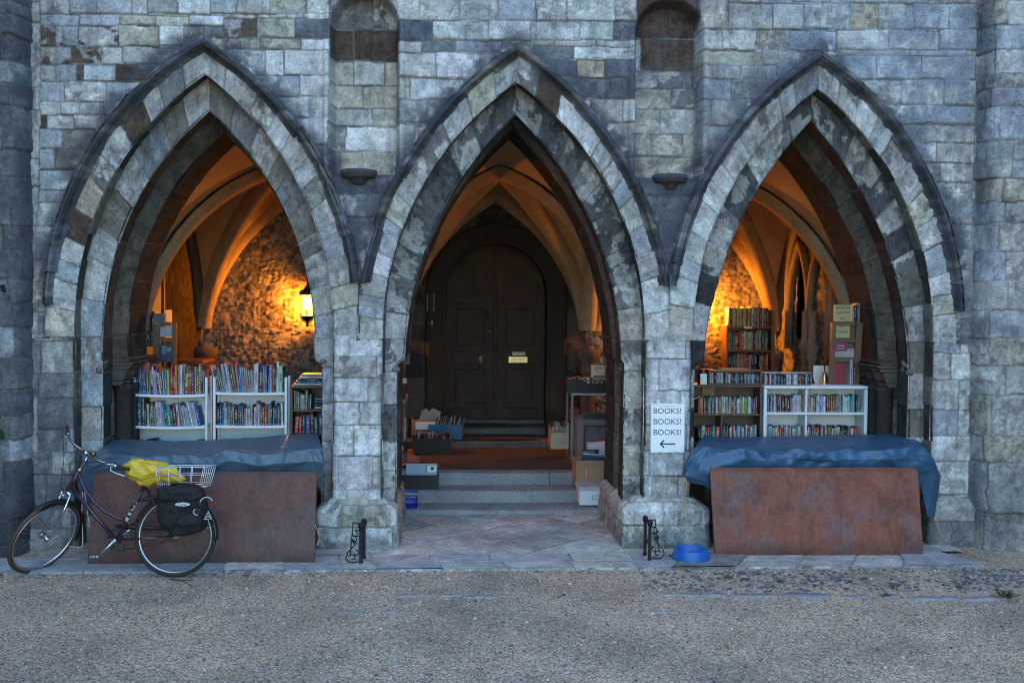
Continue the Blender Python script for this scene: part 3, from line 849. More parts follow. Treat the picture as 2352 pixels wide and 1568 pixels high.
# ------------------------------------------------------------------ steps up to the door
def tint(o, base, seed, amt=.16, sc=3.):
    me = o.data
    co = np.zeros(len(me.vertices)*3); me.vertices.foreach_get('co', co); co = co.reshape(-1, 3)
    c = np.array(base)*(1+amt*2*(fbm(co[:, 0]+co[:, 2]*.7, co[:, 1]+co[:, 2]*.4, sc, seed, 3)-.5))[:, None]
    a = me.attributes.new('tint', 'FLOAT_COLOR', 'POINT')
    c4 = np.ones((len(co), 4)); c4[:, :3] = c; a.data.foreach_set('color', c4.ravel())
    return o
steps = thing('stone_steps', 'worn grey stone steps rising inside the middle arch', 'steps', (0, 1.35, 0))
STEPS = [(1.345, 1.80, 0, .073, (-1.16, -.15, 1.22)), (1.735, 2.14, .02, .210, (-1.2, -.30, 1.25)), (2.078, 2.50, .1, .355, (-1.2, -.82, .58, 1.3)),
         (4.006, 4.60, .3, .464, (-1.25, .35, 1.3)), (4.558, 5.05, .4, .576, (-1.2, -.2, .65, 1.2)), (4.96, 5.5, .5, .634, (-.9, .9))]
for i, (y0, y1, z0, z1, br) in enumerate(STEPS):
    mb = MB()
    for a, b in zip(br[:-1], br[1:]):
        # a worn nosing: the tread dips a little in the middle of the flight
        xs = np.linspace(a+.002, b-.002, 24)
        dip = .010*np.exp(-((xs-.1)/.5)**2)*(i < 5)+.003*(fbm(xs, xs*0, 4, i, 3)-.5)
        rows = []
        for x, d in zip(xs, dip):
            rows.append([(x, y0+.004, z0), (x, y0-.002+d*.3, z1-.022-d), (x, y0+.004, z1-.010-d), (x, y0+.016, z1-.002-d), (x, y0+.05, z1-d), (x, y1, z1)])
        mb.grid(rows)
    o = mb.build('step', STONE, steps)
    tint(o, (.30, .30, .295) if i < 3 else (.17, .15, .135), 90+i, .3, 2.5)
COIR = plain('coir', (.055, .036, .028), .95, 0, .3, 30, .8, 260)
mb = MB(); mb.box((.18, 3.13, .361), (2.30, 1.72, .008), bev=.003)
tag(mb.build('carpet', COIR), 'reddish brown carpet covering the landing above the three lower steps', 'carpet')
for (u0, u1, v0, v1, z, lab) in ((1054, 1227, 997, 1010, .468, 'long brown doormat on the step just above the carpeted landing'), (1048, 1160, 972, 980, .580, 'short brown doormat on the top step right under the door')):
    p = on(u0, v1, z); q = on(u1, v0, z)
    mb = MB(); mb.box(((p[0]+q[0])/2, (p[1]+q[1])/2-.03, z+.006), (q[0]-p[0], abs(q[1]-p[1])*.85, .014), bev=.004)
    tag(mb.build('doormat', COIR), lab, 'doormat')
mb = MB(); mb.box((-2.75, 3.3, .28), (3.1, 2.5, .12)); mb.box((2.75, 3.3, .28), (3.1, 2.5, .12))
tag(tint(mb.build('floor', STONE), (.10, .09, .08), 4), kind='structure')
# low slab that carries the carpet
mb = MB(); mb.box((.05, 3.25, .30), (2.5, 1.5, .10)); tint(mb.build('landing', STONE, steps), (.24, .2, .17), 5)

# small things on the gravel
def leafy(name, label, c, n, r, h, mat, seed, cat='plant', lw=.012, ll=.09):
    rng = random.Random(seed); mb = MB()
    for k in range(n):
        a = rng.random()*6.28; rr = rng.random()*r; l = ll*rng.uniform(.5, 1.3); tilt = rng.uniform(.2, 1.0)
        bx, by = c[0]+rr*math.cos(a)*.6, c[1]+rr*math.sin(a)*.6
        d = Vector((math.cos(a)*math.sin(tilt), math.sin(a)*math.sin(tilt), math.cos(tilt))); sd = Vector((-math.sin(a), math.cos(a), 0))
        p0 = Vector((bx, by, c[2]+rng.random()*h*.3)); p1 = p0+d*l*.5; p2 = p0+d*l+Vector((0, 0, -l*.2))
        w = lw*rng.uniform(.6, 1.3)
        mb.add([p0, p1+sd*w, p2, p1-sd*w], [(0, 1, 2, 3)])
    return tag(mb.build(name, mat, recalc=False), label, cat)
LEAF = plain('weed_leaf', (.05, .085, .025), .6, 0, .4, 30)
p = on(2312, 1372); leafy('weed', 'scruffy green weed at the end of the edging stones', (p[0], p[1], 0), 60, .10, .05, LEAF, 2, ll=.075, lw=.008)
for k, (u, v) in enumerate(((2030, 1370), (1670, 1330), (2052, 1352), (1790, 1338), (1540, 1282))):
    p = on(u, v); leafy('grass_tuft', ('small grass tuft between two edging stones', 'tiny grass tuft among cobbles below the red board', 'small grass tuft in cobbles right of the red board middle', 'tiny grass tuft in cobbles before the red board', 'tiny grass tuft behind the blue bowl')[k], (p[0], p[1], .0), 26, .05, .04, LEAF, 20+k, 'grass tuft', .006, .05)
TWIG = plain('twig_bark', (.07, .045, .03), .9)
p = on(390, 1333); q = on(440, 1347)
mb = MB(); mb.tube([(p[0], p[1], .012), ((p[0]+q[0])/2, (p[1]+q[1])/2+.03, .022), (q[0], q[1], .010)], [.006, .005, .003], 6); mb.bar(((p[0]+q[0])/2, (p[1]+q[1])/2+.03, .02), ((p[0]+q[0])/2+.08, (p[1]+q[1])/2+.07, .012), .003, 5)
tag(mb.build('twig', TWIG), 'dark bare twig lying on the gravel below the bicycle', 'twig')
def leaf(u, v, lab, c, s):
    p = on(u, v); mb = MB()
    pts = [(-1, 0, .0), (-.4, .45, .25), (.4, .4, .3), (1, 0, .1), (.4, -.4, .22), (-.4, -.42, .2)]
    mb.add([(p[0]+a*s, p[1]+b*s, .010+cz*s*.8) for a, b, cz in pts]+[(p[0], p[1], .012)], [(6, i, (i+1) % 6) for i in range(6)])
    tag(mb.build('fallen_leaf', plain('dry_leaf', c, .7, 0, .3, 40), recalc=False), lab, 'leaf')
leaf(882, 1540, 'curled orange leaf alone on the gravel near the picture bottom', (.42, .17, .05), .035)
leaf(505, 1313, 'dark red brown leaf beside the bicycle back wheel', (.16, .05, .03), .032)
leaf(1297, 1399, 'bright green scrap of leaf on the gravel', (.06, .25, .12), .02)
# ------------------------------------------------------------------ the vaulted porch behind the arches
porch = thing('vaulted_porch', 'rib vaulted stone porch behind the arches with flint walls', 'porch', (0, 2.9, 0))
ZS, VA, YC, VB = 1.68, 1.33, 2.9, 1.5
RISE = 2.35
BAYX = {'A': -2.69, 'B': 0.0, 'C': 2.69}
def vf(d):
    a, h = VA, RISE
    Rr = (h*h+a*a)/(2*a)
    return np.sqrt(np.maximum(Rr*Rr-(np.abs(d)+Rr-a)**2, 0))
def vk(y): return 1.08-.16*(y-1.4)/3.0
def vz(dx, y): return ZS+vk(y)*np.maximum(vf(dx), vf((y-YC)*VA/VB))
def cobble(U, V, size, seed):
    """nearest and second nearest of jittered cell centres"""
    rng = np.random.RandomState(seed); T = rng.rand(256, 256, 3)
    u, v = U/size, V/size; iu, iv = np.floor(u).astype(int), np.floor(v).astype(int)
    d1 = np.full(U.shape, 9.); d2 = d1.copy(); idv = np.zeros(U.shape)
    for a in (-1, 0, 1):
        for b in (-1, 0, 1):
            t = T[(iu+a) & 255, (iv+b) & 255]
            px, py = iu+a+.15+.7*t[..., 0], iv+b+.15+.7*t[..., 1]
            d = np.hypot((u-px)*(.8+.4*t[..., 2]), (v-py)*1.25)
            n = d < d1
            d2 = np.where(n, d1, np.minimum(d2, d)); idv = np.where(n, t[..., 2], idv); d1 = np.where(n, d, d1)
    return d1, d2-d1, idv
def flint(fn, u0, u1, v0, v1, seed, size=.052, keepf=None, depth=.017, step=.014, normal=(0, -1, 0)):
    us = np.arange(u0, u1, step); vs_ = np.arange(v0, v1, step)
    U, V = np.meshgrid(us, vs_, indexing='ij')
    Uw = U+.07*(fbm(U, V, 7, seed, 4)-.5); Vw = V+.06*(fbm(U, V, 7, seed+4, 4)-.5)
    d1, e, idv = cobble(Uw, Vw, size, seed)
    d1b, eb, idb = cobble(Uw+3., Vw*1.1, size*2.1, seed+9)
    big_ = idb > .55
    d1 = np.where(big_, d1b, d1); e = np.where(big_, eb*1.3, e); idv = np.where(big_, (idb*7.3) % 1, idv)
    h = depth*np.sqrt(np.clip(1-(d1/.62)**2, 0, 1))*(.15+1.2*((idv*3.7) % 1))+.012*(fbm(U, V, 25, seed+7, 3)-.5)+.02*(fbm(U, V, 4, seed+8, 3)-.5)
    P3 = fn(U, V); n = np.array(normal, float)
    Q = P3+n*h[..., None]
    st = sstep(.10, .24, e)[..., None]
    tone = np.where((idv > .72)[..., None], np.array([.40, .36, .30]), np.where((idv > .4)[..., None], np.array([.27, .24, .20]), np.array([.15, .135, .12])))
    tone = tone*(1+.5*(fbm(U, V, 20, seed+9, 3)-.5))[..., None]
    c = (np.array([.34, .30, .24])*(1-st)+tone*st)*.75
    nn, m = U.shape
    idx = np.arange(nn*m).reshape(nn, m)
    F = np.stack([idx[:-1, :-1], idx[1:, :-1], idx[1:, 1:], idx[:-1, 1:]], -1).reshape(-1, 4)
    if keepf is not None:
        k = keepf(U, V); k = (k[:-1, :-1] & k[1:, :-1] & k[1:, 1:] & k[:-1, 1:]).ravel(); F = F[k]
    return Q.reshape(-1, 3), F, np.clip(c.reshape(-1, 3), 0, 1)
YB = 4.40
for key in 'AC':
    bx = BAYX[key]
    v, f, c = flint(lambda U, V: np.stack([U, np.full_like(U, YB), V], -1), bx-1.40, bx+1.40, .3, 4.0, 11 if key == 'A' else 12)
    mesh_np('flint_wall', v, f, FLINT, porch, c)
# middle bay back wall: patchy plaster over stone, with the doorway
DX, DZS, DR, SILL = .045, 2.46, .735, .634
def door_d(X, Z, r=0.): return np.where(Z > DZS, np.hypot(X-DX, Z-DZS), np.abs(X-DX))-(DR+r)
us = np.arange(-1.40, 1.41, .014); zs_ = np.arange(.3, 4.0, .014)
X, Z = np.meshgrid(us, zs_, indexing='ij')
sid = courses(X, Z, 31, .22, .34, .3, .6)
dd = door_d(X, Z)
ang = np.where(Z > DZS, np.arctan2(Z-DZS, X-DX), np.where(X > DX, (Z-DZS)*1.0, math.pi+(DZS-Z)*1.0))
sid = np.where(dd < .24, sid.max()+10+np.floor((ang+4)/.30).astype(int), sid)
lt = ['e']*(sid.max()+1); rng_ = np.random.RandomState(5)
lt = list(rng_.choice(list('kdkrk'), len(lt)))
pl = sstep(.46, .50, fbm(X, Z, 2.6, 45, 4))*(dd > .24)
P3 = np.stack([X, np.full_like(X, YB), Z], -1); NN = np.zeros_like(P3); NN[..., 1] = -1
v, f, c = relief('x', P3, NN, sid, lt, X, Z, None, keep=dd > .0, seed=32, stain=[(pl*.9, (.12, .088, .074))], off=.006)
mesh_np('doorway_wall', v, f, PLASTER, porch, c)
def door_curve(r, n=40):
    pts = [(DX-DR-r, .3)]+[(DX-DR-r, z) for z in np.linspace(SILL, DZS, 20)]
    pts += [(DX+(DR+r)*math.cos(a), DZS+(DR+r)*math.sin(a)) for a in np.linspace(math.pi, 0, n)[1:-1]]
    pts += [(DX+DR+r, z) for z in np.linspace(DZS, SILL, 20)]+[(DX+DR+r, .3)]
    return pts
mb = MB()
st = [(.02, YB+.01), (.0, YB-.01), (-.03, YB+.02), (-.03, YB+.16), (.0, YB+.20), (.0, YB+.52), (.0, 5.1)]
mb.grid([[(x, y, z) for (x, z) in door_curve(r)] for (r, y) in st])
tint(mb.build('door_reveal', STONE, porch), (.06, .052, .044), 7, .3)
mb = MB()
mb.grid([[(x, y, z) for (x, z) in door_curve(r)] for (r, y) in [(.25, YB-.005), (.25, YB-.05), (.20, YB-.075), (.12, YB-.05), (.04, YB-.03), (.015, YB)]])
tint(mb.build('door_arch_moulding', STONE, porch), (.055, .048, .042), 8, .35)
# side walls
for s, nm in ((-1, 'plaster_wall'), (1, 'rubble_wall')):
    xw = s*4.06
    if s > 0:
        def niche_keep(U, V):
            return ~((np.abs(U-3.45) < .17*np.clip((3.05-V)/.5, 0, 1)**.6) & (V > 1.9) & (V < 3.05))
        v, f, c = flint(lambda U, V: np.stack([np.full_like(U, xw), U, V], -1), 1.3, 4.45, .3, 4.2, 17, .055, niche_keep, normal=(-1, 0, 0))
        mesh_np(nm, v, f, FLINT, porch, c)
        mb = MB(); mb.box((4.30, 3.45, 2.4), (.02, .8, 1.6)); tint(mb.build('niche_back', STONE, porch), (.2, .17, .13), 3)
        # blind tracery: two colonnettes carrying pointed arches
        mb = MB()
        def lancet(y0, y1, zsp, zap, x, r):
            pts = [(x, y0, 1.75)]
            yc_ = (y0+y1)/2; a = (y1-y0)/2; h = zap-zsp; Rr = (h*h+a*a)/(2*a)
            for t in np.linspace(0, 1, 12):
                z = zsp+h*t; w = max(0, math.sqrt(max(0, Rr*Rr-(h*t)**2))-(Rr-a)); pts.append((x, yc_-w, z))
            for t in np.linspace(1, 0, 12)[1:]:
                z = zsp+h*t; w = max(0, math.sqrt(max(0, Rr*Rr-(h*t)**2))-(Rr-a)); pts.append((x, yc_+w, z))
            pts.append((x, y1, 1.75)); mb.tube(pts, r, 8)
        lancet(3.02, 3.78, 2.25, 3.15, 4.0, .055); lancet(2.35, 3.02, 2.25, 3.1, 4.0, .055); lancet(2.2, 3.85, 2.5, 3.7, 4.0, .05)
        for yy in (3.02, 2.78):
            mb.lathe((3.96, yy, 1.52), [(.05, 0), (.05, .10), (.085, .17), (.06, .20), (.10, .30), (.055, .36), (.05, .75)], 12)
        tint(mb.build('blind_tracery', STONE, porch), (.26, .22, .16), 3, .4, 6)
    else:
        us = np.arange(1.3, 4.45, .03); zz = np.arange(.3, 4.2, .03)
        U, V = np.meshgrid(us, zz, indexing='ij')
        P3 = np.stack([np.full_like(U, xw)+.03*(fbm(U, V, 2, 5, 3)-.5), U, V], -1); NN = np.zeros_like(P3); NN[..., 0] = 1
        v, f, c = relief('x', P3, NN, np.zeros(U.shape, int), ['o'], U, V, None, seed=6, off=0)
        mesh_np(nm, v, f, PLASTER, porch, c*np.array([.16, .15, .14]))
# vault webs, ribs, lunettes
def rib(path, w, d, down=None, side=None):
    """chamfered bar swept along a path: hangs below it"""
    P_ = [np.array(p, float) for p in path]; rows = []
    for i, p in enumerate(P_):
        t = P_[min(i+1, len(P_)-1)]-P_[max(i-1, 0)]; t /= np.linalg.norm(t)
        sd = side if side is not None else np.cross(t, [0, 0, 1.]); sd = sd/np.linalg.norm(sd)
        dn = np.cross(t, sd); dn /= np.linalg.norm(dn)
        ref = np.array(down) if down is not None else np.array([0, 0, -1.])
        if dn @ ref < 0: dn = -dn
        sec = [(-w/2, -.03), (-w/2, d*.45), (-w*.30, d*.8), (-w*.16, d), (w*.16, d), (w*.30, d*.8), (w/2, d*.45), (w/2, -.03)]
        j = 1+.02*math.sin(i*1.7)
        rows.append([tuple(p+sd*a*j+dn*b) for a, b in sec])
    return rows
for bi, key in enumerate('ABC'):
    bx = BAYX[key]
    th = np.linspace(-1, 1, 61); dx = VA*np.sign(th)*(1-(1-np.abs(th))**1.6); yy = YC+VB*np.sign(th)*(1-(1-np.abs(th))**1.6)
    DXg, Yg = np.meshgrid(dx, yy, indexing='ij'); Zg_ = vz(DXg, Yg)
    Zg_ += .015*(fbm(DXg+bi*5, Yg, 3, 7, 3)-.5)
    V_ = np.stack([DXg+bx, Yg, Zg_], -1).reshape(-1, 3); idx = np.arange(61*61).reshape(61, 61)
    F = np.stack([idx[:-1, :-1], idx[:-1, 1:], idx[1:, 1:], idx[1:, :-1]], -1).reshape(-1, 4)
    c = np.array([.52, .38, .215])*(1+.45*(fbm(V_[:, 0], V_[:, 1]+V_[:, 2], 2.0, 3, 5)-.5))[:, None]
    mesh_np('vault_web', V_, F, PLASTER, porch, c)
    for s in (-1, 1):
        t = np.linspace(-1, 1, 60); tt = np.sign(t)*(1-(1-np.abs(t))**1.8)
        path = [(bx+VA*k*.985, YC+s*VB*k*.985, float(vz(VA*k*.985, YC+VB*k*.985 if s > 0 else YC-VB*k*.985))) for k in tt]
        ctr = np.array([bx, YC, 1.9])
        mb = MB(); mb.grid(rib(path, .20, .15, side=np.array([s*VB, -VA, 0])*np.array([1, 1, 0])))
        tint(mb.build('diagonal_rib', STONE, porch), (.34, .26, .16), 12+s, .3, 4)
    t = np.linspace(-1, 1, 60); tt = np.sign(t)*(1-(1-np.abs(t))**1.8)
    path = [(bx+VA*k*.98, YB-.05, ZS+float(vk(YB)*vf(VA*k*.98))) for k in tt]
    mb = MB(); mb.grid(rib(path, .16, .11, side=np.array([0, 1., 0]), down=None))
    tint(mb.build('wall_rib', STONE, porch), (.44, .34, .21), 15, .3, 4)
    # lunette between the arch and the vault, on the porch side of the front wall
    xc, ch, c1, c2 = ARCH[key]; c3 = (c2[0]+.005, c2[1]-.05, c2[2]) if key == 'B' else (c2[0]-.045, c2[1]-.12, c2[2])
    w = np.linspace(-.17, 1, 60); mb = MB()
    for s in (-1, 1):
        xa, za = arc_pts(xc, c3, s, w)
        xb, zb = arc_pts(bx, (VA+.04, ZS+RISE*1.08+.03, ZS), s, w)
        mb.grid([[(a, 1.40, b) for a, b in zip(xa, za)], [(a, 1.41, b) for a, b in zip(xb, zb)]])
    tint(mb.build('lunette', PLASTER, porch), (.17, .145, .12), 16, .3)
t = np.linspace(-1, 1, 50); tt = np.sign(t)*(1-(1-np.abs(t))**1.8)
for xr in (-1.345, 1.345, -4.02, 4.02):
    path = [(xr, YC+VB*k*.985, ZS+float(vk(YC+VB*k)*vf(VA*k*.985))) for k in tt]
    wide = abs(xr) < 2
    mb = MB(); mb.grid(rib(path, .26 if wide else .14, .17 if wide else .10, side=np.array([1., 0, 0])))
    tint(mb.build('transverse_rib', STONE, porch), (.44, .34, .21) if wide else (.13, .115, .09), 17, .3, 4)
    mb = MB()
    x0 = xr*.985; r = .12
    prof = [(r*1.25, .3), (r*1.25, .42), (r*.85, .5), (r*.85, 1.36), (r*1.0, 1.38), (r*.98, 1.41), (r*.9, 1.43), (r*1.0, 1.52), (r*1.25, 1.56), (r*1.45, 1.60), (r*1.5, 1.64), (r*1.5, 1.69), (.001, 1.70)]
    mb.lathe((x0, YB-.10, 0), prof, 20)
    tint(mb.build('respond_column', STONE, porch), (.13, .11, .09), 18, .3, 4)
# dark marble shafts with capitals inside the outer jambs of the left and right arches
for (xj, s, lab) in ((-2.902-1.0, 1, 0), (2.955+1.04, -1, 1)):
    mb = MB()
    for (yy, r, ox) in ((.62, .085, .05), (.86, .10, .03), (1.10, .085, .05)):
        mb.lathe((xj+s*ox, yy, 0), [(r*1.5, 0), (r*1.5, .5), (r*1.2, .58), (r, .64), (r, 1.44), (r*1.22, 1.46), (r*1.22, 1.49), (r*1.02, 1.51)], 16)
    tint(mb.build('jamb_shaft', STONE, facade), (.065, .055, .048), 19, .4, 5)
    mb = MB()
    for (z0, z1, gx) in ((1.50, 1.55, .02), (1.55, 1.66, .05), (1.66, 1.70, .10), (1.70, 1.735, .13), (1.735, 1.765, .10)):
        n = 26; ys = np.linspace(.46, 1.30, n); rows = []
        for y in ys:
            wob = .03*(float(fbm(np.array(y), np.array(z0), 5, 9, 3))-.5)+.02*math.cos((y-.62)*2*math.pi/.24)
            rows.append([(xj-s*.1, y, z0), (xj+s*(gx+.06+wob), y, z0+.004), (xj+s*(gx+.09+wob), y, z1-.004), (xj-s*.1, y, z1)])
        mb.grid(rows); mb.add([rows[0][0], rows[0][1], rows[0][2], rows[0][3]], [(0, 1, 2, 3)])
    tint(mb.build('capital', STONE, facade), (.11, .095, .08), 20, .5, 8)
# broken stubs of the old imposts on the other jambs
rr_ = random.Random(3)
for (key, s, n) in (('A', 1, 1), ('B', -1, 1), ('B', 1, 1), ('C', -1, 1), ('A', -1, 1), ('C', 1, 1)):
    xc = ARCH[key][0]; a = ARCH[key][3][0]
    xj = xc+s*(a+JOFF[(key, s)])
    mb = MB()
    for k in range(7):
        rr0 = rr_.uniform(.018, .036)
        mb.ball((xj+s*rr_.uniform(.005, .05), rr_.uniform(.18, .34), ZIMP+rr_.uniform(-.10, .03)), (rr0*1.1, rr0*1.4, rr0*.9), 7)
    o = mb.build('broken_impost', STONE, facade)
    me = o.data
    for v_ in me.vertices:
        q = v_.co; q.x += .03*(float(vnoise(np.array(q.x+q.y), np.array(q.z), 40, 3))-.5); q.z += .03*(float(vnoise(np.array(q.y), np.array(q.x+q.z), 45, 4))-.5)
    tint(o, (.20, .195, .18), 21, .8, 14)
mb = MB(); mb.box((0, 3.05, 4.75), (9.4, 5.2, .12)); mb.box((0, 5.6, 2.4), (9.4, .1, 4.8))  # unseen slab and outer sheets, added to keep sky light out of the porch
for x in (-4.75, 4.75): mb.box((x, 3.4, 2.4), (.1, 4.4, 4.8))
tint(mb.build('roof_light_block', STONE, porch), (.2, .19, .18), 22)

# ------------------------------------------------------------------ the double door
WOOD_DK = plain('old_oak', (.045, .022, .015), .7, 0, .45, 5, .3, 60)
BRASS = plain('brass', (.55, .48, .30), .35, 1., .2, 20)
IRON = plain('black_iron', (.02, .02, .022), .55, .6, .3, 30, .2, 120)
door = thing('double_door', 'tall round headed brown wooden double door with brass letterbox', 'door', (DX, 5.0, SILL))
def dtop(x): return DZS+math.sqrt(max(0, (DR-.006)**2-(x-DX)**2))
for s in (-1, 1):
    xa, xb = (DX-DR+.006, DX-.004) if s < 0 else (DX+.004, DX+DR-.006)
    xs = np.linspace(xa, xb, 24)
    poly = [(xa, SILL+.004), (xb, SILL+.004)]+[(x, dtop(x)) for x in xs[::-1]]
    mb = MB(); mb.prism(poly, 5.0, 5.05, lambda p, d: (p[0], d, p[1]))
    leaf_ = mb.build('door_leaf', WOOD_DK, door)
    mb = MB()
    sw = .11
    for (x0, x1) in ((xa, xa+sw), (xb-sw, xb)):
        pl_ = [(x0, SILL+.006), (x1, SILL+.006), (x1, dtop(x1)), ((x0+x1)/2, dtop((x0+x1)/2)), (x0, dtop(x0))]
        mb.prism(pl_, 4.972, 5.0, lambda p, d: (p[0], d, p[1]))
    for (z0, z1) in ((SILL+.006, .80), (1.43, 1.64), (2.31, 2.45)):
        mb.box(((xa+xb)/2, 4.986, (z0+z1)/2), (xb-xa-2*sw, .028, z1-z0), bev=.006)
    # curved head rail
    hd = [(x, dtop(x)) for x in np.linspace(xa+sw, xb-sw, 16)]+[(x, dtop(x)-.12) for x in np.linspace(xb-sw, xa+sw, 16)]
    mb.prism(hd, 4.974, 5.0, lambda p, d: (p[0], d, p[1]))
    mb.build('frame_rail', WOOD_DK, leaf_)
    for (z0, z1) in ((.86, 1.37), (1.70, 2.25)):
        mb = MB(); mb.box(((xa+xb)/2, 4.995, (z0+z1)/2), (xb-xa-2*sw-.10, .022, z1-z0), bev=.012); mb.build('raised_panel', WOOD_DK, leaf_)
mb = MB(); mb.box((DX, 4.965, 1.85), (.05, .03, 2.4), bev=.008); mb.build('cover_strip', WOOD_DK, door)
p = at(1190, 826, 4.96); mb = MB(); mb.box((p[0], 4.966, p[2]), (.28, .012, .092), bev=.004); lb = mb.build('letterbox', BRASS, door)
mb = MB(); mb.box((p[0], 4.957, p[2]), (.20, .012, .030), bev=.004); mb.build('flap', BRASS, lb)
p = at(1192, 813, 4.96); mb = MB(); mb.box((p[0], 4.967, p[2]+.005), (.19, .008, .055), bev=.003); mb.build('name_plate', plain('dull_brass', (.42, .38, .24), .5, .4), door)
p = at(1104, 826, 4.96); mb = MB(); mb.ball((p[0], 4.90, p[2]), .024, 9); mb.bar((p[0], 4.90, p[2]), (p[0], 4.98, p[2]), .014); mb.ball((p[0], 4.965, p[2]), (.03, .008, .05), 8); mb.build('door_knob', BRASS, door)
p = at(1120, 722, 4.96); mb = MB(); mb.tube([(p[0]+.035*math.sin(a), 4.945, p[2]-.02+.03*math.cos(a)) for a in np.linspace(.3, 5.98, 16)], .007, 6); mb.ball((p[0], 4.955, p[2]+.03), .022, 8); mb.build('knocker', IRON, door)
for (u, v) in ((1124, 762),):
    p = at(u, v, 4.96); mb = MB(); mb.lathe((0, 0, 0), [(.02, 0), (.02, .01), (.001, .012)], 12)
    o = mb.build('keyhole_plate', BRASS, door); o.data.transform(Matrix.Translation((p[0], 4.962, p[2])) @ Matrix.Rotation(R(90), 4, 'X'))
WHITE = plain('white_paint', (.74, .74, .72), .55, 0, .06, 6)
PAPER = plain('paper', (.72, .69, .60), .8, 0, .08, 12)
INK = plain('ink', (.02, .02, .03), .7, 0, .1)
p = at(989, 694, 4.37); mb = MB(); mb.box((p[0], 4.345, p[2]), (.10, .006, .245), bev=.002)
nt_ = mb.build('notice_plate', WHITE); tag(nt_, 'narrow white notice plate on the dark wall left of the door', 'notice')
mb = MB()
for k, w_ in enumerate((.05, .06, .04)): mb.box((p[0], 4.3405, p[2]-.095-k*.008), (w_, .002, .003))
mb.build('small_print', INK, nt_)
p = at(989, 741, 4.37); mb = MB()
mb.lathe((0, 0, 0), [(.075, 0), (.075, .012), (.055, .02), (.055, .012), (.001, .012)], 24)
o = mb.build('bell_push', IRON); o.data.transform(Matrix.Translation((p[0], 4.355, p[2])) @ Matrix.Rotation(R(90), 4, 'X')); tag(o, 'round dark bell push with amber centre beside the door', 'bell')
mb = MB(); mb.box((p[0], 4.337, p[2]), (.06, .012, .06), bev=.008); mb.build('push_button', plain('amber', (.45, .26, .06), .4), o)

# ------------------------------------------------------------------ lanterns
def glow(name, c, strength, clear):
    m, nt, b = nmat(name)
    em = N(nt, 'ShaderNodeEmission'); em.inputs[0].default_value = (*c, 1); em.inputs[1].default_value = strength
    if clear:
        tr = N(nt, 'ShaderNodeBsdfTransparent'); tr.inputs[0].default_value = (1, .9, .7, 1)
        mx = N(nt, 'ShaderNodeMixShader'); mx.inputs[0].default_value = .45
        nt.links.new(tr.outputs[0], mx.inputs[1]); nt.links.new(em.outputs[0], mx.inputs[2]); out = mx.outputs[0]
    else: out = em.outputs[0]
    nt.links.new(out, nt.nodes['Material Output'].inputs[0])
    return m
LAMP = 155.0
GLOW = glow('lantern_glass', (1.0, .60, .13), .34, True)
BULB = glow('lantern_bulb', (1.0, .315, .022), LAMP, False)
def lantern(x, y, z, label):
    """z = middle of the glass"""
    t = thing('wall_lantern', label, 'lantern', (x, y, z), 'lit wall lanterns in the porch')
    n = 6; r = .095; h = .30
    mb = MB(); mb.lathe((x, y, z), [(r*.86, -h/2), (r*.86, h/2)], n, R(30), R(390)); mb.sm = [False]*len(mb.sm); mb.build('glass', GLOW, t, recalc=True)
    mb = MB(); mb.ball((x, y, z+.03), (.050, .050, .085), 10); mb.build('bulb', BULB, t)
    mb = MB()
    for k in range(n):
        a = R(30+60*k); mb.bar((x+r*math.cos(a), y+r*math.sin(a), z-h/2-.01), (x+r*math.cos(a), y+r*math.sin(a), z+h/2+.01), .006, 6)
    for zz in (-h/2, h/2):
        mb.tube([(x+r*math.cos(R(30+60*k)), y+r*math.sin(R(30+60*k)), z+zz) for k in range(n)], .009, 6, closed=True)
    mb.build('cage', IRON, t)
    mb = MB(); mb.lathe((x, y, z+h/2), [(r*1.18, 0), (r*1.2, .015), (r*.9, .05), (r*.45, .085), (r*.2, .11), (.012, .13), (.018, .15), (.001, .165)], 12)
    for k in range(n):
        a = R(30+60*k); px, py = x+r*1.15*math.cos(a), y+r*1.15*math.sin(a)
        mb.tube([(px+.022*math.cos(q)*math.cos(a), py+.022*math.cos(q)*math.sin(a), z+h/2+.025+.03*math.sin(q)) for q in np.linspace(0, 4.6, 10)], .005, 5)
    mb.build('crown', IRON, t)
    mb = MB(); mb.lathe((x, y, z-h/2), [(r, 0), (r*.8, -.03), (r*.35, -.07), (.012, -.10), (.022, -.125), (.001, -.15)], 12)
    for k in range(n):
        a = R(30+60*k); mb.tube([(x+r*(1-.8*q)*math.cos(a), y+r*(1-.8*q)*math.sin(a), z-h/2-.02-.07*math.sin(q*1.8)) for q in np.linspace(0, 1, 8)], .005, 5)
    mb.build('finial', IRON, t)
    mb = MB()
    ztop = z+h/2+.16
    mb.tube([(x, y, ztop), (x, y+.01, ztop+.06), (x, y+.06, ztop+.11), (x, y+.13, ztop+.10), (x, YB-.02, ztop+.02)], .009, 6)
    mb.tube([(x, y+.05+.05*math.sin(q), ztop+.05+.03*math.cos(q)) for q in np.linspace(0, 5, 12)], .006, 5)
    mb.box((x, YB-.03, ztop-.02), (.07, .02, .24), bev=.006)
    mb.build('bracket', IRON, t)
    return t
p = at(706, 701, 4.18)
lantern(p[0], 4.18, p[2], 'lit black iron lantern seen in the left arch against flint wall')
lantern(at(1616, 701, 4.08)[0], 4.08, p[2], 'lit black iron lantern behind the pier at the right arch')
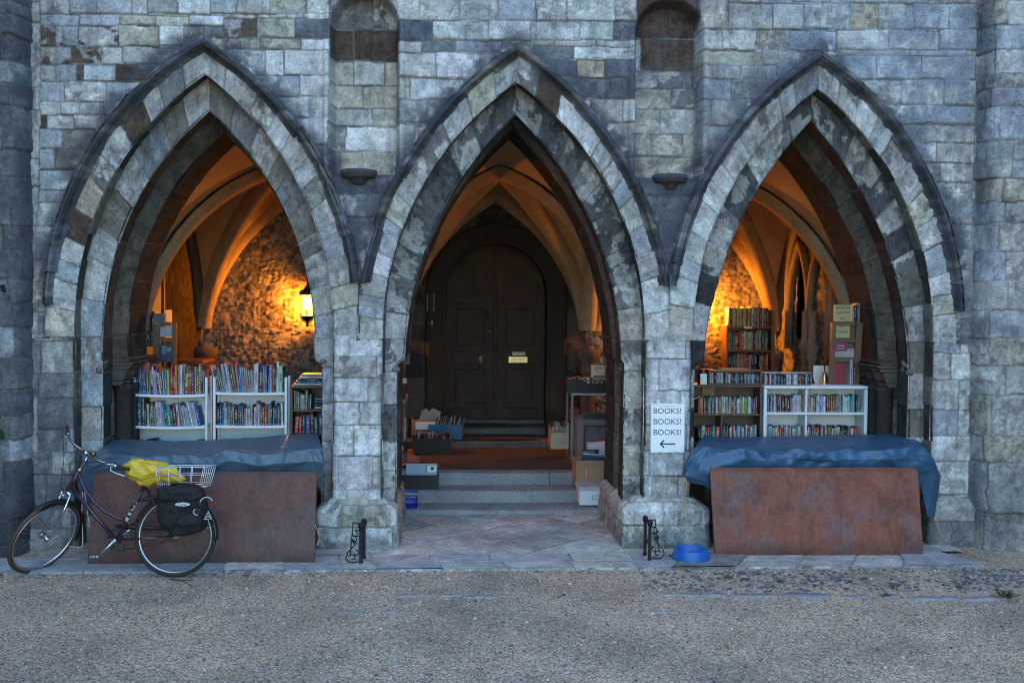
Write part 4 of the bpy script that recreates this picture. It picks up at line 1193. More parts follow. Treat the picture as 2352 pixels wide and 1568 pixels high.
# ------------------------------------------------------------------ books
def book_mats():
    m, nt, b = nmat('book_cover')
    oi = N(nt, 'ShaderNodeObjectInfo')
    tc = N(nt, 'ShaderNodeTexCoord')
    sp = N(nt, 'ShaderNodeSeparateXYZ'); nt.links.new(tc.outputs['Generated'], sp.inputs[0])
    def math_(op, a, b_=None, c_=None):
        n = N(nt, 'ShaderNodeMath', operation=op)
        for i, s in enumerate((a, b_, c_)):
            if s is None: continue
            if isinstance(s, (int, float)): n.inputs[i].default_value = s
            else: nt.links.new(s, n.inputs[i])
        return n.outputs[0]
    rnd = oi.outputs['Random']
    lum = N(nt, 'ShaderNodeRGBToBW'); nt.links.new(oi.outputs['Color'], lum.inputs[0])
    dark = math_('LESS_THAN', lum.outputs[0], .22)
    ink = mixc(nt, (.05, .05, .07), (.62, .58, .48), dark)
    # title lettering reads as broken marks running down the spine
    cv = N(nt, 'ShaderNodeCombineXYZ')
    nt.links.new(math_('MULTIPLY', sp.outputs['X'], 2.2), cv.inputs[0]); nt.links.new(math_('MULTIPLY', sp.outputs['Z'], 26), cv.inputs[2]); nt.links.new(math_('MULTIPLY', rnd, 50), cv.inputs[1])
    ns = noise(nt, 1.0, 2, .5, cv.outputs[0])
    t = math_('GREATER_THAN', ns.outputs[0], .51)
    z0 = math_('ADD', math_('MULTIPLY', rnd, .25), .18)
    inz = math_('MULTIPLY', math_('GREATER_THAN', sp.outputs['Z'], z0), math_('LESS_THAN', sp.outputs['Z'], math_('ADD', z0, .48)))
    inx = math_('MULTIPLY', math_('GREATER_THAN', sp.outputs['X'], .3), math_('LESS_THAN', sp.outputs['X'], .72))
    onspine = math_('LESS_THAN', sp.outputs['Y'], .10)
    tt = math_('MULTIPLY', math_('MULTIPLY', t, inz), math_('MULTIPLY', inx, onspine))
    r2 = math_('FRACT', math_('MULTIPLY', rnd, 7.31))
    c = mixc(nt, oi.outputs['Color'], ink, math_('MULTIPLY', tt, .9))
    band = math_('MULTIPLY', math_('MULTIPLY', math_('GREATER_THAN', sp.outputs['Z'], math_('ADD', math_('MULTIPLY', r2, .5), .35)), math_('LESS_THAN', sp.outputs['Z'], math_('ADD', math_('MULTIPLY', r2, .5), .47))), math_('MULTIPLY', math_('GREATER_THAN', r2, .55), onspine))
    hsv = N(nt, 'ShaderNodeHueSaturation'); hsv.inputs['Hue'].default_value = .62; hsv.inputs['Saturation'].default_value = .8; hsv.inputs['Value'].default_value = 1.2
    nt.links.new(oi.outputs['Color'], hsv.inputs['Color'])
    c = mixc(nt, c, hsv.outputs[0], math_('MULTIPLY', band, .8))
    foot = math_('MULTIPLY', math_('LESS_THAN', math_('ABSOLUTE', math_('SUBTRACT', sp.outputs['Z'], .08)), .02), math_('MULTIPLY', inx, onspine))
    c = mixc(nt, c, ink, math_('MULTIPLY', foot, .6))
    w = noise(nt, 3, 4, .6, tc.outputs['Generated'])
    wr = ramp(nt, w.outputs[0], [(.3, (.78,)*3), (.7, (1.12,)*3)])
    c = mixc(nt, c, wr.outputs[0], 1.0, 'MULTIPLY')
    nt.links.new(c, b.inputs['Base Color']); b.inputs['Roughness'].default_value = .5
    m2 = plain('page_block', (.55, .50, .40), .9, 0, .12, 20)
    m3, nt, b = nmat('case_jewel')
    return m, m2
COVER, PAGES = book_mats()
def unit_book():
    mb = MB()
    n = 5
    # covers and rounded spine (spine towards -y)
    outer = [(1, 1), (1, .05)]+[(.5+.5*math.cos(a), .05-.05*math.sin(a)) for a in np.linspace(0, math.pi, n+2)[1:-1]]+[(0, .05), (0, 1)]
    inner = [(.12, 1), (.12, .07), (.88, .07), (.88, 1)]
    poly = outer+inner
    k = len(poly)
    vs = [(x, y, 0) for x, y in poly]+[(x, y, 1) for x, y in poly]
    fs = [(i, (i+1) % k, (i+1) % k+k, i+k) for i in range(k)]
    no = len(outer)
    # top and bottom rims as strips
    for z in (0, k):
        f1 = [0+z, 1+z, no+2+z, no+3+z]; f3 = [no-2+z, no-1+z, no+z, no+1+z]
        f2 = [i+z for i in range(1, no-1)]+[no+1+z, no+2+z]
        for f in (f1, f2, f3): fs.append(f if z else f[::-1])
    mb.add(vs, fs)
    mb.mi = 1
    mb.add([(.1, .06, .025), (.9, .06, .025), (.9, .965, .025), (.1, .965, .025), (.1, .06, .972), (.9, .06, .972), (.9, .965, .972), (.1, .965, .972)],
           [(0, 3, 2, 1), (4, 5, 6, 7), (0, 1, 5, 4), (1, 2, 6, 5), (2, 3, 7, 6), (3, 0, 4, 7)])
    o = mb.build('book', [COVER, PAGES])
    me = o.data; bpy.data.objects.remove(o)
    return me
BOOK = unit_book()
CN = {'b': ('blue', (.04, .15, .40)), 'n': ('navy', (.015, .03, .10)), 'w': ('white', (.68, .68, .66)), 'c': ('cream', (.58, .53, .40)), 'r': ('red', (.46, .03, .03)), 'm': ('maroon', (.17, .02, .04)),
      'g': ('green', (.03, .20, .11)), 't': ('teal', (.06, .28, .33)), 'k': ('black', (.018, .018, .022)), 'y': ('yellow', (.58, .48, .10)), 'o': ('orange', (.62, .15, .03)), 'p': ('pink', (.45, .16, .26)),
      's': ('grey', (.27, .28, .30)), 'l': ('pale blue', (.33, .48, .58)), 'u': ('purple', (.12, .05, .18)), 'v': ('olive', (.20, .20, .05)), 'e': ('brown', (.19, .10, .06))}
ORD = ['first', 'second', 'third', 'fourth', 'fifth', 'sixth', 'seventh', 'eighth', 'ninth', 'tenth', 'eleventh', 'twelfth', 'thirteenth', 'fourteenth', 'fifteenth', 'sixteenth', 'seventeenth', 'eighteenth', 'nineteenth', 'twentieth']
NB = [0]
def put_book(x, y, z, w, d, h, col, label, group, lean=0., ry=0., rz=0., cat='book', name='book', flat=False):
    o = bpy.data.objects.new(name, BOOK); COL.objects.link(o)
    o.scale = (w, d, h); o.location = (x, y, z)
    if flat: o.rotation_euler = (0, R(90), R(rz))
    else: o.rotation_euler = (0, lean, R(rz))
    r = random.Random(NB[0]); NB[0] += 1; k_ = r.uniform(.5, .85)
    o.color = (*[min(.9, c*k_*r.uniform(.85, 1.15)) for c in col], 1)
    tag(o, label, cat, group)
    return o
SPECIAL = {}
def row(seq, x0, x1, y, z, h, d, where, group, lean=None, seed=1, hv=.17, kind='book'):
    """books side by side from x0; capitals are thick ones; lean = list of (from, to, degrees)"""
    rng = random.Random(seed)
    ws, hs, an = [], [], []
    for i, ch in enumerate(seq):
        ws.append(rng.uniform(.55, 1.15)*(1.9 if ch.isupper() else 1.0)); hs.append(h*rng.uniform(1-hv*1.6, 1+hv*.4))
        a = rng.gauss(0, .022)
        for (i0, i1, g0, g1) in (lean or []):
            if i0 <= i < i1: a = R(g0+(g1-g0)*(i-i0)/max(1, i1-i0))+rng.gauss(0, .012)
        an.append(a)
    extra = 0
    tot = sum(w/math.cos(a) for w, a in zip(ws, an))
    k = (x1-x0)*.985/tot
    x = x0; cnt = {}; n_of = {}
    for ch in seq: n_of[ch.lower()] = n_of.get(ch.lower(), 0)+1
    out = []
    for i, ch in enumerate(seq):
        cname, col = CN[ch.lower()]
        c_ = cnt.get(ch.lower(), 0); cnt[ch.lower()] = c_+1
        w = ws[i]*k
        big = 'thick ' if ch.isupper() else ''
        if n_of[ch.lower()] == 1: lab = f'the only {cname} {kind} {where}'
        else: lab = f'{ORD[min(c_, 19)]} {cname} {kind} from the left {where}'
        dd = d*rng.uniform(.9, 1.0)
        # the pivot of a leaning book is its lower corner on the side it leans to
        xx = x
        if an[i] > 0: xx = x+hs[i]*0
        o = put_book(xx, y+rng.uniform(0, .028)**1.0, z+(w*math.sin(abs(an[i])) if an[i] > 0 else 0), w*.97, dd, hs[i], col, lab, group, lean=an[i], cat=kind, name=kind)
        out.append(o)
        x += w/math.cos(an[i])
    return out

WHITEP = plain('white_shelf_paint', (.66, .67, .68), .5, 0, .10, 5, .1, 40)
BROWNW = plain('brown_shelf', (.10, .058, .038), .55, 0, .35, 6, .2, 70)
PINE = plain('pine', (.11, .06, .03), .6, 0, .25, 4, .15, 60)

# --- two white bookcases in the left arch (front at y 0.80)
def px(u, v, y): return at(u, v, y)
YS = .80
def white_ladder(uL, uR, vtop, vs1, vs2, label, seed):
    xL, xR = at(uL, 905, YS)[0], at(uR, 905, YS)[0]
    ztop = at(uL, vtop, YS)[2]; z1 = at((uL+uR)/2, vs1, YS)[2]; z2 = at((uL+uR)/2, vs2, YS)[2]
    t = thing('white_bookcase', label, 'bookcase', ((xL+xR)/2, YS+.11, 0), 'white painted bookcases in the left arch')
    for x in (xL+.012, xR-.012):
        for yy in (YS+.015, YS+.215):
            mb = MB(); mb.box((x, yy, ztop/2), (.026, .03, ztop), bev=.003); mb.build('post', WHITEP, t)
    for z in (z1, z2, z2-(z1-z2), .25):
        mb = MB(); xs = np.linspace(xL+.026, xR-.026, 12)
        sag = .010*np.sin(np.linspace(0, math.pi, 12))*(1 if seed == 1 else .4)
        mb.grid([[(x, YS+.004, z-.024-s), (x, YS+.004, z-s), (x, YS+.225, z-s), (x, YS+.225, z-.024-s)] for x, s in zip(xs, sag)])
        for i_ in (0, -1):
            pass
        mb.build('shelf', WHITEP, t)
    for (za, zb) in ((z2, z1-.03), (.3, z2-.03)):
        mb = MB(); mb.box(((xL+xR)/2, YS+.232, (za+zb)/2), (xR-xL-.03, .008, zb-za)); mb.build('back_panel', WHITEP, t)
    return xL, xR, z1, z2
a = white_ladder(305, 476, 866, 905, 978, 'white bookcase with sagging shelves, the one beside the dark jamb shafts', 1)
b = white_ladder(489, 659, 866, 901, 977, 'white bookcase with level shelves, next to the small brown bookcase', 2)
GB = 'books on the white bookcases in the left arch'
dz = .004
r1 = row('bbbobVsNwwmwewtyrrryrlwsVRumwvcml', a[0]+.03, a[1]-.03, YS+.02, a[2]-dz, .30, .19, 'on top of the sagging white bookcase', GB, seed=11, lean=[(0, 6, -3, -3), (8, 13, -5, -6), (13, 16, -4, -1)])
r2 = row('TNkcgEsWwlgTgmwrlwlwswwlb', a[0]+.03, a[1]-.06, YS+.02, a[3]-dz, .235, .18, 'midway down the sagging white bookcase', GB, seed=12, lean=[(5, 16, -4, -7), (16, 25, -9, -13)])
r3 = row('lrgsplwpgvpblclpylWNmcbbwsrmWWg', b[0]+.03, b[1]-.03, YS+.02, b[2]-dz, .295, .19, 'on top of the level white bookcase', GB, seed=13, lean=[(0, 10, -13, -9), (10, 18, -8, -2)])
r4 = row('kgbbwwlscesNegbrclwwmwpwgrgRstkcNbsmw', b[0]+.035, b[1]-.03, YS+.02, b[3]-dz, .235, .18, 'midway down the level white bookcase', GB, seed=14)
r2[0].scale[2] = .31; r2[0].location[2] += 0; r2[1].scale[2] = .30
zl_ = a[3]-(a[2]-a[3])
r5 = row('kwklwkwlt', a[0]+.05, a[0]+.28, YS+.03, zl_, .185, .13, 'low left in the sagging white bookcase', GB, seed=15)
r6 = row('kwkgkwnkkk', a[0]+.42, a[1]-.04, YS+.03, zl_, .165, .13, 'low right in the sagging white bookcase', GB, seed=16, lean=[(0, 5, 14, 30)])
r7 = row('kgwwkWkkcnkkwkk', b[0]+.06, b[1]-.06, YS+.03, zl_+.01, .165, .13, 'low down in the level white bookcase', GB, seed=17)
r3[0].scale[0] *= .9
# lettering on three spines
def spine_text(o, body, mat, size, squash=1.0, dz_=.5, dx_=.5):
    bpy.context.view_layer.update()
    w, h = o.scale[0], o.scale[2]
    la = o.rotation_euler[1]
    loc = Vector(o.location)+Matrix.Rotation(la, 3, 'Y') @ Vector((w*dx_, -.004, h*dz_))
    rot = Matrix.Rotation(la, 4, 'Y') @ Matrix.Rotation(R(90), 4, 'Y') @ Matrix.Rotation(R(90), 4, 'X')
    t = text_obj('title', body, loc, size, mat, None, rot=rot, squash=squash)
    t.parent = o; t.matrix_parent_inverse = o.matrix_basis.inverted()
    return t
YEL = plain('yellow_print', (.60, .52, .06), .6, 0, .1)
spine_text(r1[24], 'BUGS', YEL, .050, 1.15, .5)
spine_text(r1[7], 'DICTIONARY', PAPER, .026, 1.0, .52, .35)
spine_text(r1[7], 'OXFORD', PAPER, .026, 1.2, .52, .72)
spine_text(r2[1], 'DID YOU KNOW?', PAPER, .020, 1.1, .62)
r1[24].color = (.09, .09, .035, 1); r1[25].color = (.42, .02, .03, 1); r1[7].color = (.02, .035, .12, 1)
r2[0].color = (.03, .07, .11, 1); r2[1].color = (.012, .02, .05, 1)

# --- small brown bookcase at the right edge of the left arch
def brown_case(name, xL, xR, y, d, zs_, ztop, label, mat, group=None, back=True, uprights=True, mids=()):
    t = thing(name, label, 'bookcase', ((xL+xR)/2, y+d/2, 0), group)
    for x in (xL+.011, xR-.011):
        mb = MB(); mb.box((x, y+d/2, ztop/2), (.022, d, ztop), bev=.002); mb.build('side_panel', mat, t)
    for z in zs_:
        mb = MB(); mb.box(((xL+xR)/2, y+d/2+.004, z-.011), (xR-xL-.046, d-.008, .022), bev=.002); mb.build('shelf', mat, t)
    for (x, z0, z1) in mids:
        mb = MB(); mb.box((x, y+d/2+.006, (z0+z1)/2), (.018, d-.012, z1-z0-.002), bev=.002); mb.build('divider', mat, t)
    mb = MB(); mb.box(((xL+xR)/2, y+d-.006, ztop/2), (xR-xL-.05, .008, ztop-.03)); mb.build('back_panel', mat, t)
    return t
xL, xR = at(667, 900, YS)[0], at(748, 900, YS)[0]+.25
zt = at(680, 886, YS)[2]; zm = at(680, 940, YS)[2]; zb = zm-.25
brown_case('brown_bookcase', xL, xR, YS, .26, (zt, zm, zb), zt+.0, 'small dark brown bookcase beside the pier in the left arch', BROWNW)
GB2 = 'books on the small brown bookcase'
xp = xR-.03
row('cgsvwwsgt', xL+.03, xL+.21, YS+.02, zm, .20, .17, 'standing in the small brown bookcase', GB2, seed=21)
row('rrnbmgunbrvnb', xL+.03, xp, YS+.02, zb, .225, .18, 'on the lower shelf of the small brown bookcase', GB2, seed=22)
for k, (c, w_) in enumerate((('w', .30), ('b', .34), ('k', .28), ('w', .27), ('c', .24))):
    put_book(xL+.03+.02*k, YS+.02, zt+.024*(k+1)+.001, .022, .20, w_, CN[c][1], f'{("lowest white", "blue", "black", "upper white", "topmost cream")[k]} book lying flat in the pile on the small brown bookcase', 'books lying flat on the small brown bookcase', flat=True)
for k in range(4):
    put_book(xL+.24, YS+.04, zm+.022+k*.030, .020, .16, .22, CN['wkbs'[k]][1], f'{("white", "black", "blue", "grey")[k]} book lying in the small brown bookcase right of the upright books', GB2, flat=True)

# --- pine display stand with books, left arch
YD = 1.55
x0, x1 = at(352, 780, YD)[0], at(405, 780, YD)[0]
zt2 = at(380, 742, YD)[2]
t = thing('display_stand', 'pine display stand with grey books, beside the left jamb of the left arch', 'book stand', ((x0+x1)/2, YD, 0), 'pine book display stands')
for x, w_ in ((x0+.035, .07), (x1-.02, .04)):
    mb = MB(); mb.box((x, YD, zt2/2), (w_, .03, zt2), bev=.003); mb.build('upright', PINE, t)
for v in (744, 780):
    z = at(380, v, YD)[2]; mb = MB(); mb.box(((x0+x1)/2, YD+.004, z), (x1-x0-.10, .022, .045), bev=.003); mb.build('rail', PINE, t)
for v in (762, 792):
    z = at(380, v, YD)[2]; mb = MB(); mb.box((x0-.16, YD+.1, z-.012), (.34, .22, .02), bev=.002); mb.build('shelf', BROWNW, t)
mb = MB(); mb.box((x0-.33, YD+.1, zt2/2), (.02, .22, zt2), bev=.002); mb.build('side_panel', BROWNW, t)
z = at(380, 762, YD)[2]
row('kssbsskk', x0-.30, x0+.0, YD+.03, z, .21, .17, 'on the upper shelf of the left display stand', 'books on the left display stand', seed=31)
z = at(380, 792, YD)[2]
row('knttkn', x0-.30, x0+.0, YD+.03, z, .19, .17, 'on the lower shelf of the left display stand', 'books on the left display stand', seed=32)
z = at(380, 741, YD)[2]
put_book(x0+.13, YD-.03, z, .03, .17, .10, CN['s'][1], 'grey book on top of the left display stand', 'books on the left display stand', rz=60)
for (v0, v1, c, lab) in ((750, 773, (.30, .33, .40), 'pale grey book facing out in the left display stand, upper'), (789, 831, (.025, .045, .09), 'dark blue book with a portrait facing out in the left display stand')):
    pa = at(366, v1, YD+.03); pb = at(396, v0, YD+.03)
    mb = MB(); mb.box(((pa[0]+pb[0])/2, YD+.04, (pa[2]+pb[2])/2), (pb[0]-pa[0], .025, pb[2]-pa[2]), bev=.003)
    o = mb.build('book', plain('face_cover', c, .5, 0, .2, 9)); tag(o, lab, 'book', 'books on the left display stand')
    if v0 == 789:
        m2 = MB(); cx_, cz = (pa[0]+pb[0])/2+.035, (pa[2]+pb[2])/2+.035
        m2.lathe((0, 0, 0), [(.026, 0), (.026, .001), (.001, .0012)], 14)
        q = m2.build('portrait', plain('grey_print', (.22, .25, .28), .6, 0, .5, 40), o); q.data.transform(Matrix.Translation((cx_, YD+.0265, cz)) @ Matrix.Rotation(R(90), 4, 'X'))
        m2 = MB()
        for k, w_ in enumerate((.05, .04, .05, .045)): m2.box((cx_-.055, YD+.0262, cz+.03-.022*k), (w_, .001, .011))
        m2.build('cover_lettering', plain('grey_ink', (.25, .28, .3), .6), o)
# pale paper pinned to the left wall, and the framed panel of the side doorway
mb = MB(); mb.box((-4.0, 2.72, at(404, 746, 2.72)[2]), (.006, .30, .36)); o = mb.build('paper_notice', PAPER); o.rotation_euler = (0, 0, 0); tag(o, 'cream paper notice pinned on the left wall behind the display stand', 'notice')
t = thing('side_door', 'dim panelled side door with pale frame at the left porch wall', 'door', (-4.0, 2.2, .35))
for yy in (1.75, 2.50):
    mb = MB(); mb.box((-4.01, yy, 1.57), (.06, .07, 2.44), bev=.006); mb.build('frame_post', PINE, t)
mb = MB(); mb.box((-4.01, 2.125, 2.83), (.06, .82, .08), bev=.006); mb.build('frame_head', PINE, t)
mb = MB(); mb.box((-4.02, 2.125, 1.57), (.03, .66, 2.42), bev=.006); mb.build('door_panel', plain('door_grey', (.20, .17, .15), .6), t)
mb = MB(); mb.box((-3.86, 3.3, .9), (.3, .5, 1.15), bev=.01); mb.box((-3.86, 3.3, 1.50), (.36, .56, .05), bev=.015); mb.box((-3.86, 3.3, 1.56), (.42, .62, .06), bev=.02)
tag(mb.build('plinth_cabinet', plain('varnished_wood', (.22, .08, .03), .4, 0, .3, 4)), 'varnished wooden cabinet by the left wall, its moulded top lit orange', 'cabinet')
# table at the back of the left bay with a small pile of books
t = thing('back_table', 'dark wooden table behind the white bookcases under the lantern', 'table', (-2.9, 2.4, .35))
mb = MB(); mb.box((-2.8, 2.4, 1.20), (1.6, .7, .04), bev=.006); mb.build('table_top', BROWNW, t)
for sx in (-.74, .74):
    for sy in (-.3, .3):
        mb = MB(); mb.box((-2.8+sx, 2.4+sy, .77), (.05, .05, .82), bev=.004); mb.build('leg', BROWNW, t)
for k in range(6):
    put_book(-3.42+.012*(k % 3), 2.15, 1.222+.030*(k+1), .028, .17, .23, CN['kekrcc'[k]][1], f'{ORD[k]} book up in the flat pile on the back table under the lantern', 'flat pile of books on the back table', flat=True, rz=4*(k % 3)-4)
for k in range(5):
    put_book(-2.20+.1*(k % 2), 2.2, 1.222+.03*(k+1), .028, .18, .24, CN['ekces'[k]][1], f'{ORD[k]} book up in the low flat pile left of the pier on the back table', 'low flat pile of books on the back table', flat=True, rz=3*k)

# --- right arch: brown bookcase, white four-compartment bookcase, racks of discs
zt = at(1680, 884, YS)[2]; zm = at(1680, 950, YS)[2]; z2 = zm-.31
xL, xR = at(1585, 900, YS)[0], at(1751, 900, YS)[0]
xm = at(1658, 980, YS)[0]
brown_case('brown_bookcase', xL, xR, YS, .24, (zt, zm, z2), zt, 'wide brown bookcase full of paperbacks beside the sign pier', BROWNW, None, mids=((xm, z2, zm-.022),))
GB3 = 'paperbacks in the wide brown bookcase'
row('ooooonttcestkewcooecwsccswsrkcknWsywyvlWwnpre', xL+.10, xR-.035, YS+.02, zm, .178, .13, 'up in the wide brown bookcase', GB3, seed=41, kind='paperback', hv=.08, lean=[(5, 12, 2, 3), (12, 20, 1, 0)])
row('kceonto', xL+.10, xm-.02, YS+.02, z2, .178, .13, 'low left in the brown bookcase', GB3, seed=42, kind='paperback', hv=.08, lean=[(1, 7, 3, 5)])
row('rtnemkwcrwkblwswwsewrlwwsswt', xm+.02, xR-.035, YS+.02, z2, .178, .13, 'low right in the brown bookcase', GB3, seed=43, kind='paperback', hv=.08)
# white case
xL2, xR2 = at(1755, 900, YS)[0], at(1994, 900, YS)[0]
zt3 = at(1870, 886, YS)[2]; zm3 = at(1870, 947, YS)[2]; zb3 = zm3-.33; xm2 = at(1853, 930, YS)[0]
t = thing('white_bookcase', 'low white four compartment bookcase of paperbacks in the right arch', 'bookcase', ((xL2+xR2)/2, YS+.12, 0))
mb = MB(); mb.box(((xL2+xR2)/2, YS+.12, zt3-.016), (xR2-xL2, .25, .032), bev=.006); mb.build('top', WHITEP, t)
for x in (xL2+.018, xR2-.018):
    mb = MB(); mb.box((x, YS+.122, (zt3-.034)/2), (.036, .24, zt3-.036), bev=.004); mb.build('side_panel', WHITEP, t)
for z in (zm3, zb3, .2):
    mb = MB(); mb.box(((xL2+xR2)/2, YS+.124, z-.013), (xR2-xL2-.076, .236, .026), bev=.003); mb.build('shelf', WHITEP, t)
for (za, zb_) in ((zm3, zt3-.034), (zb3, zm3-.028)):
    mb = MB(); mb.box((xm2, YS+.126, (za+zb_)/2), (.022, .232, zb_-za-.002), bev=.003); mb.build('divider', WHITEP, t)
mb = MB(); mb.box(((xL2+xR2)/2, YS+.243, zt3/2), (xR2-xL2-.08, .006, zt3-.04)); mb.build('back_panel', WHITEP, t)
mb = MB(); mb.box((xL2+.14, YS+.001, zm3-.012), (.11, .004, .024)); mb.build('shelf_label', PAPER, t)
GB4 = 'paperbacks in the low white bookcase'
row('nskwnlwoknlmkkoknwwWwce', xL2+.042, xm2-.02, YS+.025, zm3, .180, .13, 'upper left in the low white bookcase', GB4, seed=51, kind='paperback', hv=.10)
row('rcceseWwblWnroekcoesewlnWwWwbtTkcs', xm2+.018, xR2-.07, YS+.025, zm3, .180, .13, 'upper right in the low white bookcase', GB4, seed=52, kind='paperback', hv=.10)
row('wlLmcswcrorcwkwsycoWlsWcwr', xL2+.042, xm2-.02, YS+.025, zb3, .182, .13, 'lower left in the low white bookcase', GB4, seed=53, kind='paperback', hv=.10)
row('rwotsorlmkuocrwsyeckcpcwkkkkkkksroWror', xm2+.018, xR2-.07, YS+.025, zb3, .182, .13, 'lower right in the low white bookcase', GB4, seed=54, kind='paperback', hv=.10, lean=[(16, 26, 3, 4)])
# disc racks
CLEAR, nt, b_ = nmat('clear_plastic'); b_.inputs['Base Color'].default_value = (.45, .5, .52, 1); b_.inputs['Roughness'].default_value = .25; b_.inputs['Alpha'].default_value = .35
def rack(xL, xR, z, h, mat, label, y, n, where, seed, th=.012):
    t = thing('disc_rack', label, 'rack', ((xL+xR)/2, y+.075, z), 'racks of disc cases on the bookcases')
    for x in (xL+th/2, xR-th/2):
        mb = MB(); mb.box((x, y+.075, z+h/2), (th, .15, h), bev=.002); mb.build('end_panel', mat, t)
    for zz, dd in ((z+th/2, .146), (z+h-th/2, .05)):
        mb = MB(); mb.box(((xL+xR)/2, y+dd/2+.002, zz), (xR-xL-2*th-.002, dd, th*.9), bev=.002); mb.build('rail', mat, t)
    mb = MB(); mb.box(((xL+xR)/2, y+.146, z+h/2), (xR-xL-2*th, .006, h-2*th)); mb.build('back_panel', mat, t)
    rng = random.Random(seed); w = (xR-xL-2*th-.006)/n; cnt = {}
    for i in range(n):
        k = rng.choice('wkwkwknsbkwnkwmlk' if seed == 1 else 'kwlnwktwkrswbkwlk')
        c_ = cnt.get(k, 0); cnt[k] = c_+1
        lab = f'{ORD[c_]} {CN[k][0]} disc case from the left {where}' if c_ < 20 else f'one of the thin disc cases {where}'
        put_book(xL+th+.003+i*w, y+.004+rng.uniform(0, .006), z+th+.001, w*.86, .125, h-2*th-.014-rng.uniform(0, .012), CN[k][1], lab, 'disc cases in the racks', cat='disc case', name='disc_case')
xa, xb = at(1628, 880, YS)[0], at(1750, 880, YS)[0]
rack(xa, xb, zt+.002, .155, PINE, 'pine rack of disc cases on the wide brown bookcase', YS+.01, 34, 'in the pine disc rack', 1, .016)
xa, xb = at(1757, 880, YS)[0], at(1866, 880, YS)[0]
rack(xa, xb, zt3+.002, .142, CLEAR, 'clear plastic rack of disc cases on the low white bookcase', YS+.01, 30, 'in the clear plastic disc rack', 2, .008)
# small boxes behind the pine rack
for k, (u, v, w_, h_, lab) in enumerate(((1622, 862, .14, .14, 'brown cardboard box left of the pine disc rack against the pier'), (1690, 858, .30, .10, 'low brown box behind the pine disc rack'))):
    p = at(u, v, 1.1); mb = MB(); mb.box((p[0], 1.1+k*.1, p[2]-.10), (w_, .2, h_+.2), bev=.004)
    tag(mb.build('cardboard_box', plain('card_brown', (.30, .18, .12), .85, 0, .15)), lab, 'box')
p = at(1617, 880, .82); mb = MB(); mb.box((p[0], .84, zt+.06), (.07, .012, .115), rot=Matrix.Rotation(R(-8), 3, 'X'))
tag(mb.build('price_card', PAPER), 'small pale card leaning on the brown bookcase beside the pier', 'card')
# pine display stand on the white case
YD2 = .98
x0, x1 = at(1908, 800, YD2)[0], at(1978, 800, YD2)[0]
zt4 = at(1940, 741, YD2)[2]; zb4 = zt3+.004
t = thing('display_stand', 'tall pine display stand on the low white bookcase, yellow book at its top', 'book stand', ((x0+x1)/2, YD2, zb4), 'pine book display stands')
lean_ = .06
for x, w_ in ((x0+.025, .045), (x1-.035, .068)):
    mb = MB(); s_ = 1 if x < (x0+x1)/2 else 1
    mb.hexa([(x-w_/2-.015, YD2, zb4), (x+w_/2-.015, YD2, zb4), (x+w_/2-.015, YD2+.03, zb4), (x-w_/2-.015, YD2+.03, zb4), (x-w_/2+.015, YD2, zt4), (x+w_/2+.015, YD2, zt4), (x+w_/2+.015, YD2+.03, zt4), (x-w_/2+.015, YD2+.03, zt4)])
    mb.build('upright', PINE, t)
for v, hh in ((743, .05), (782, .04), (826, .055)):
    z = at(1940, v, YD2)[2]; mb = MB(); mb.box(((x0+x1)/2-.005, YD2+.012, z), (x1-x0-.12, .02, hh), bev=.003); mb.build('rail', PINE, t)
z = at(1940, 815, YD2)[2]; mb = MB(); mb.box(((x0+x1)/2-.008, YD2+.026, z), (x1-x0-.115, .008, .13)); mb.build('card_pocket', plain('grey_card', (.30, .26, .24), .8), t)
mb = MB(); mb.box(((x0+x1)/2+.04, YD2+.16, (zb4+zt4)/2), (.22, .24, zt4-zb4), bev=.004); mb.build('case_body', BROWNW, t)
def face_book(u0, u1, v0, v1, y, col, lab, lines=(), ink=None):
    pa = at(u0, v1, y); pb = at(u1, v0, y)
    mb = MB(); mb.box(((pa[0]+pb[0])/2, y+.012, (pa[2]+pb[2])/2), (pb[0]-pa[0], .022, pb[2]-pa[2]), bev=.002)
    o = mb.build('book', plain('face_cover', col, .5, 0, .1, 9)); tag(o, lab, 'book')
    for (s, v, sz, sq) in lines:
        q = at((u0+u1)/2, v, y); text_obj('cover_lettering', s, (q[0], y-.0005, q[2]), sz, ink or INK, o, squash=sq)
    return o
PY_ = (.34, .29, .12)
face_book(1916, 1956, 700, 738, YD2+.028, PY_, 'pale yellow book showing an author name at the top of the tall pine stand', (('NICHOLAS', 707, .036, .92), ('GARLAND', 718, .036, .95), ('NOT', 731, .030, 1.0)))
face_book(1919, 1952, 747, 776, YD2+.004, PY_, 'pale yellow book cover in the upper window of the tall pine stand', (('MANY', 751, .030, 1.), ('DEAD', 762, .046, .95)))
face_book(1917, 1946, 784, 805, YD2+.004, (.17, .03, .06), 'dark maroon book cover in the middle window of the tall pine stand', (('The War', 794, .020, 1.), ('of the Summer', 800, .014, 1.)), PAPER)
face_book(1913, 1941, 834, 882, YD2+.002, (.20, .012, .035), 'plain crimson book at the foot of the tall pine stand')
for k in range(3):
    put_book(x1-.115+.018*k, YD2-.004, zb4, .014, .15, .27-.015*k, CN['wsk'[k]][1], f'thin {("white", "grey", "black")[k]} book standing beside the crimson book in the pine stand', 'thin books in the pine stand')
for k in range(4):
    put_book(x1-.09+.022*k, YD2+.03, zt4-.008, .018, .15, .19+.01*k, CN['snks'[k]][1], f'{ORD[k]} dark book from the left on top of the tall pine stand', 'dark books on the tall pine stand')
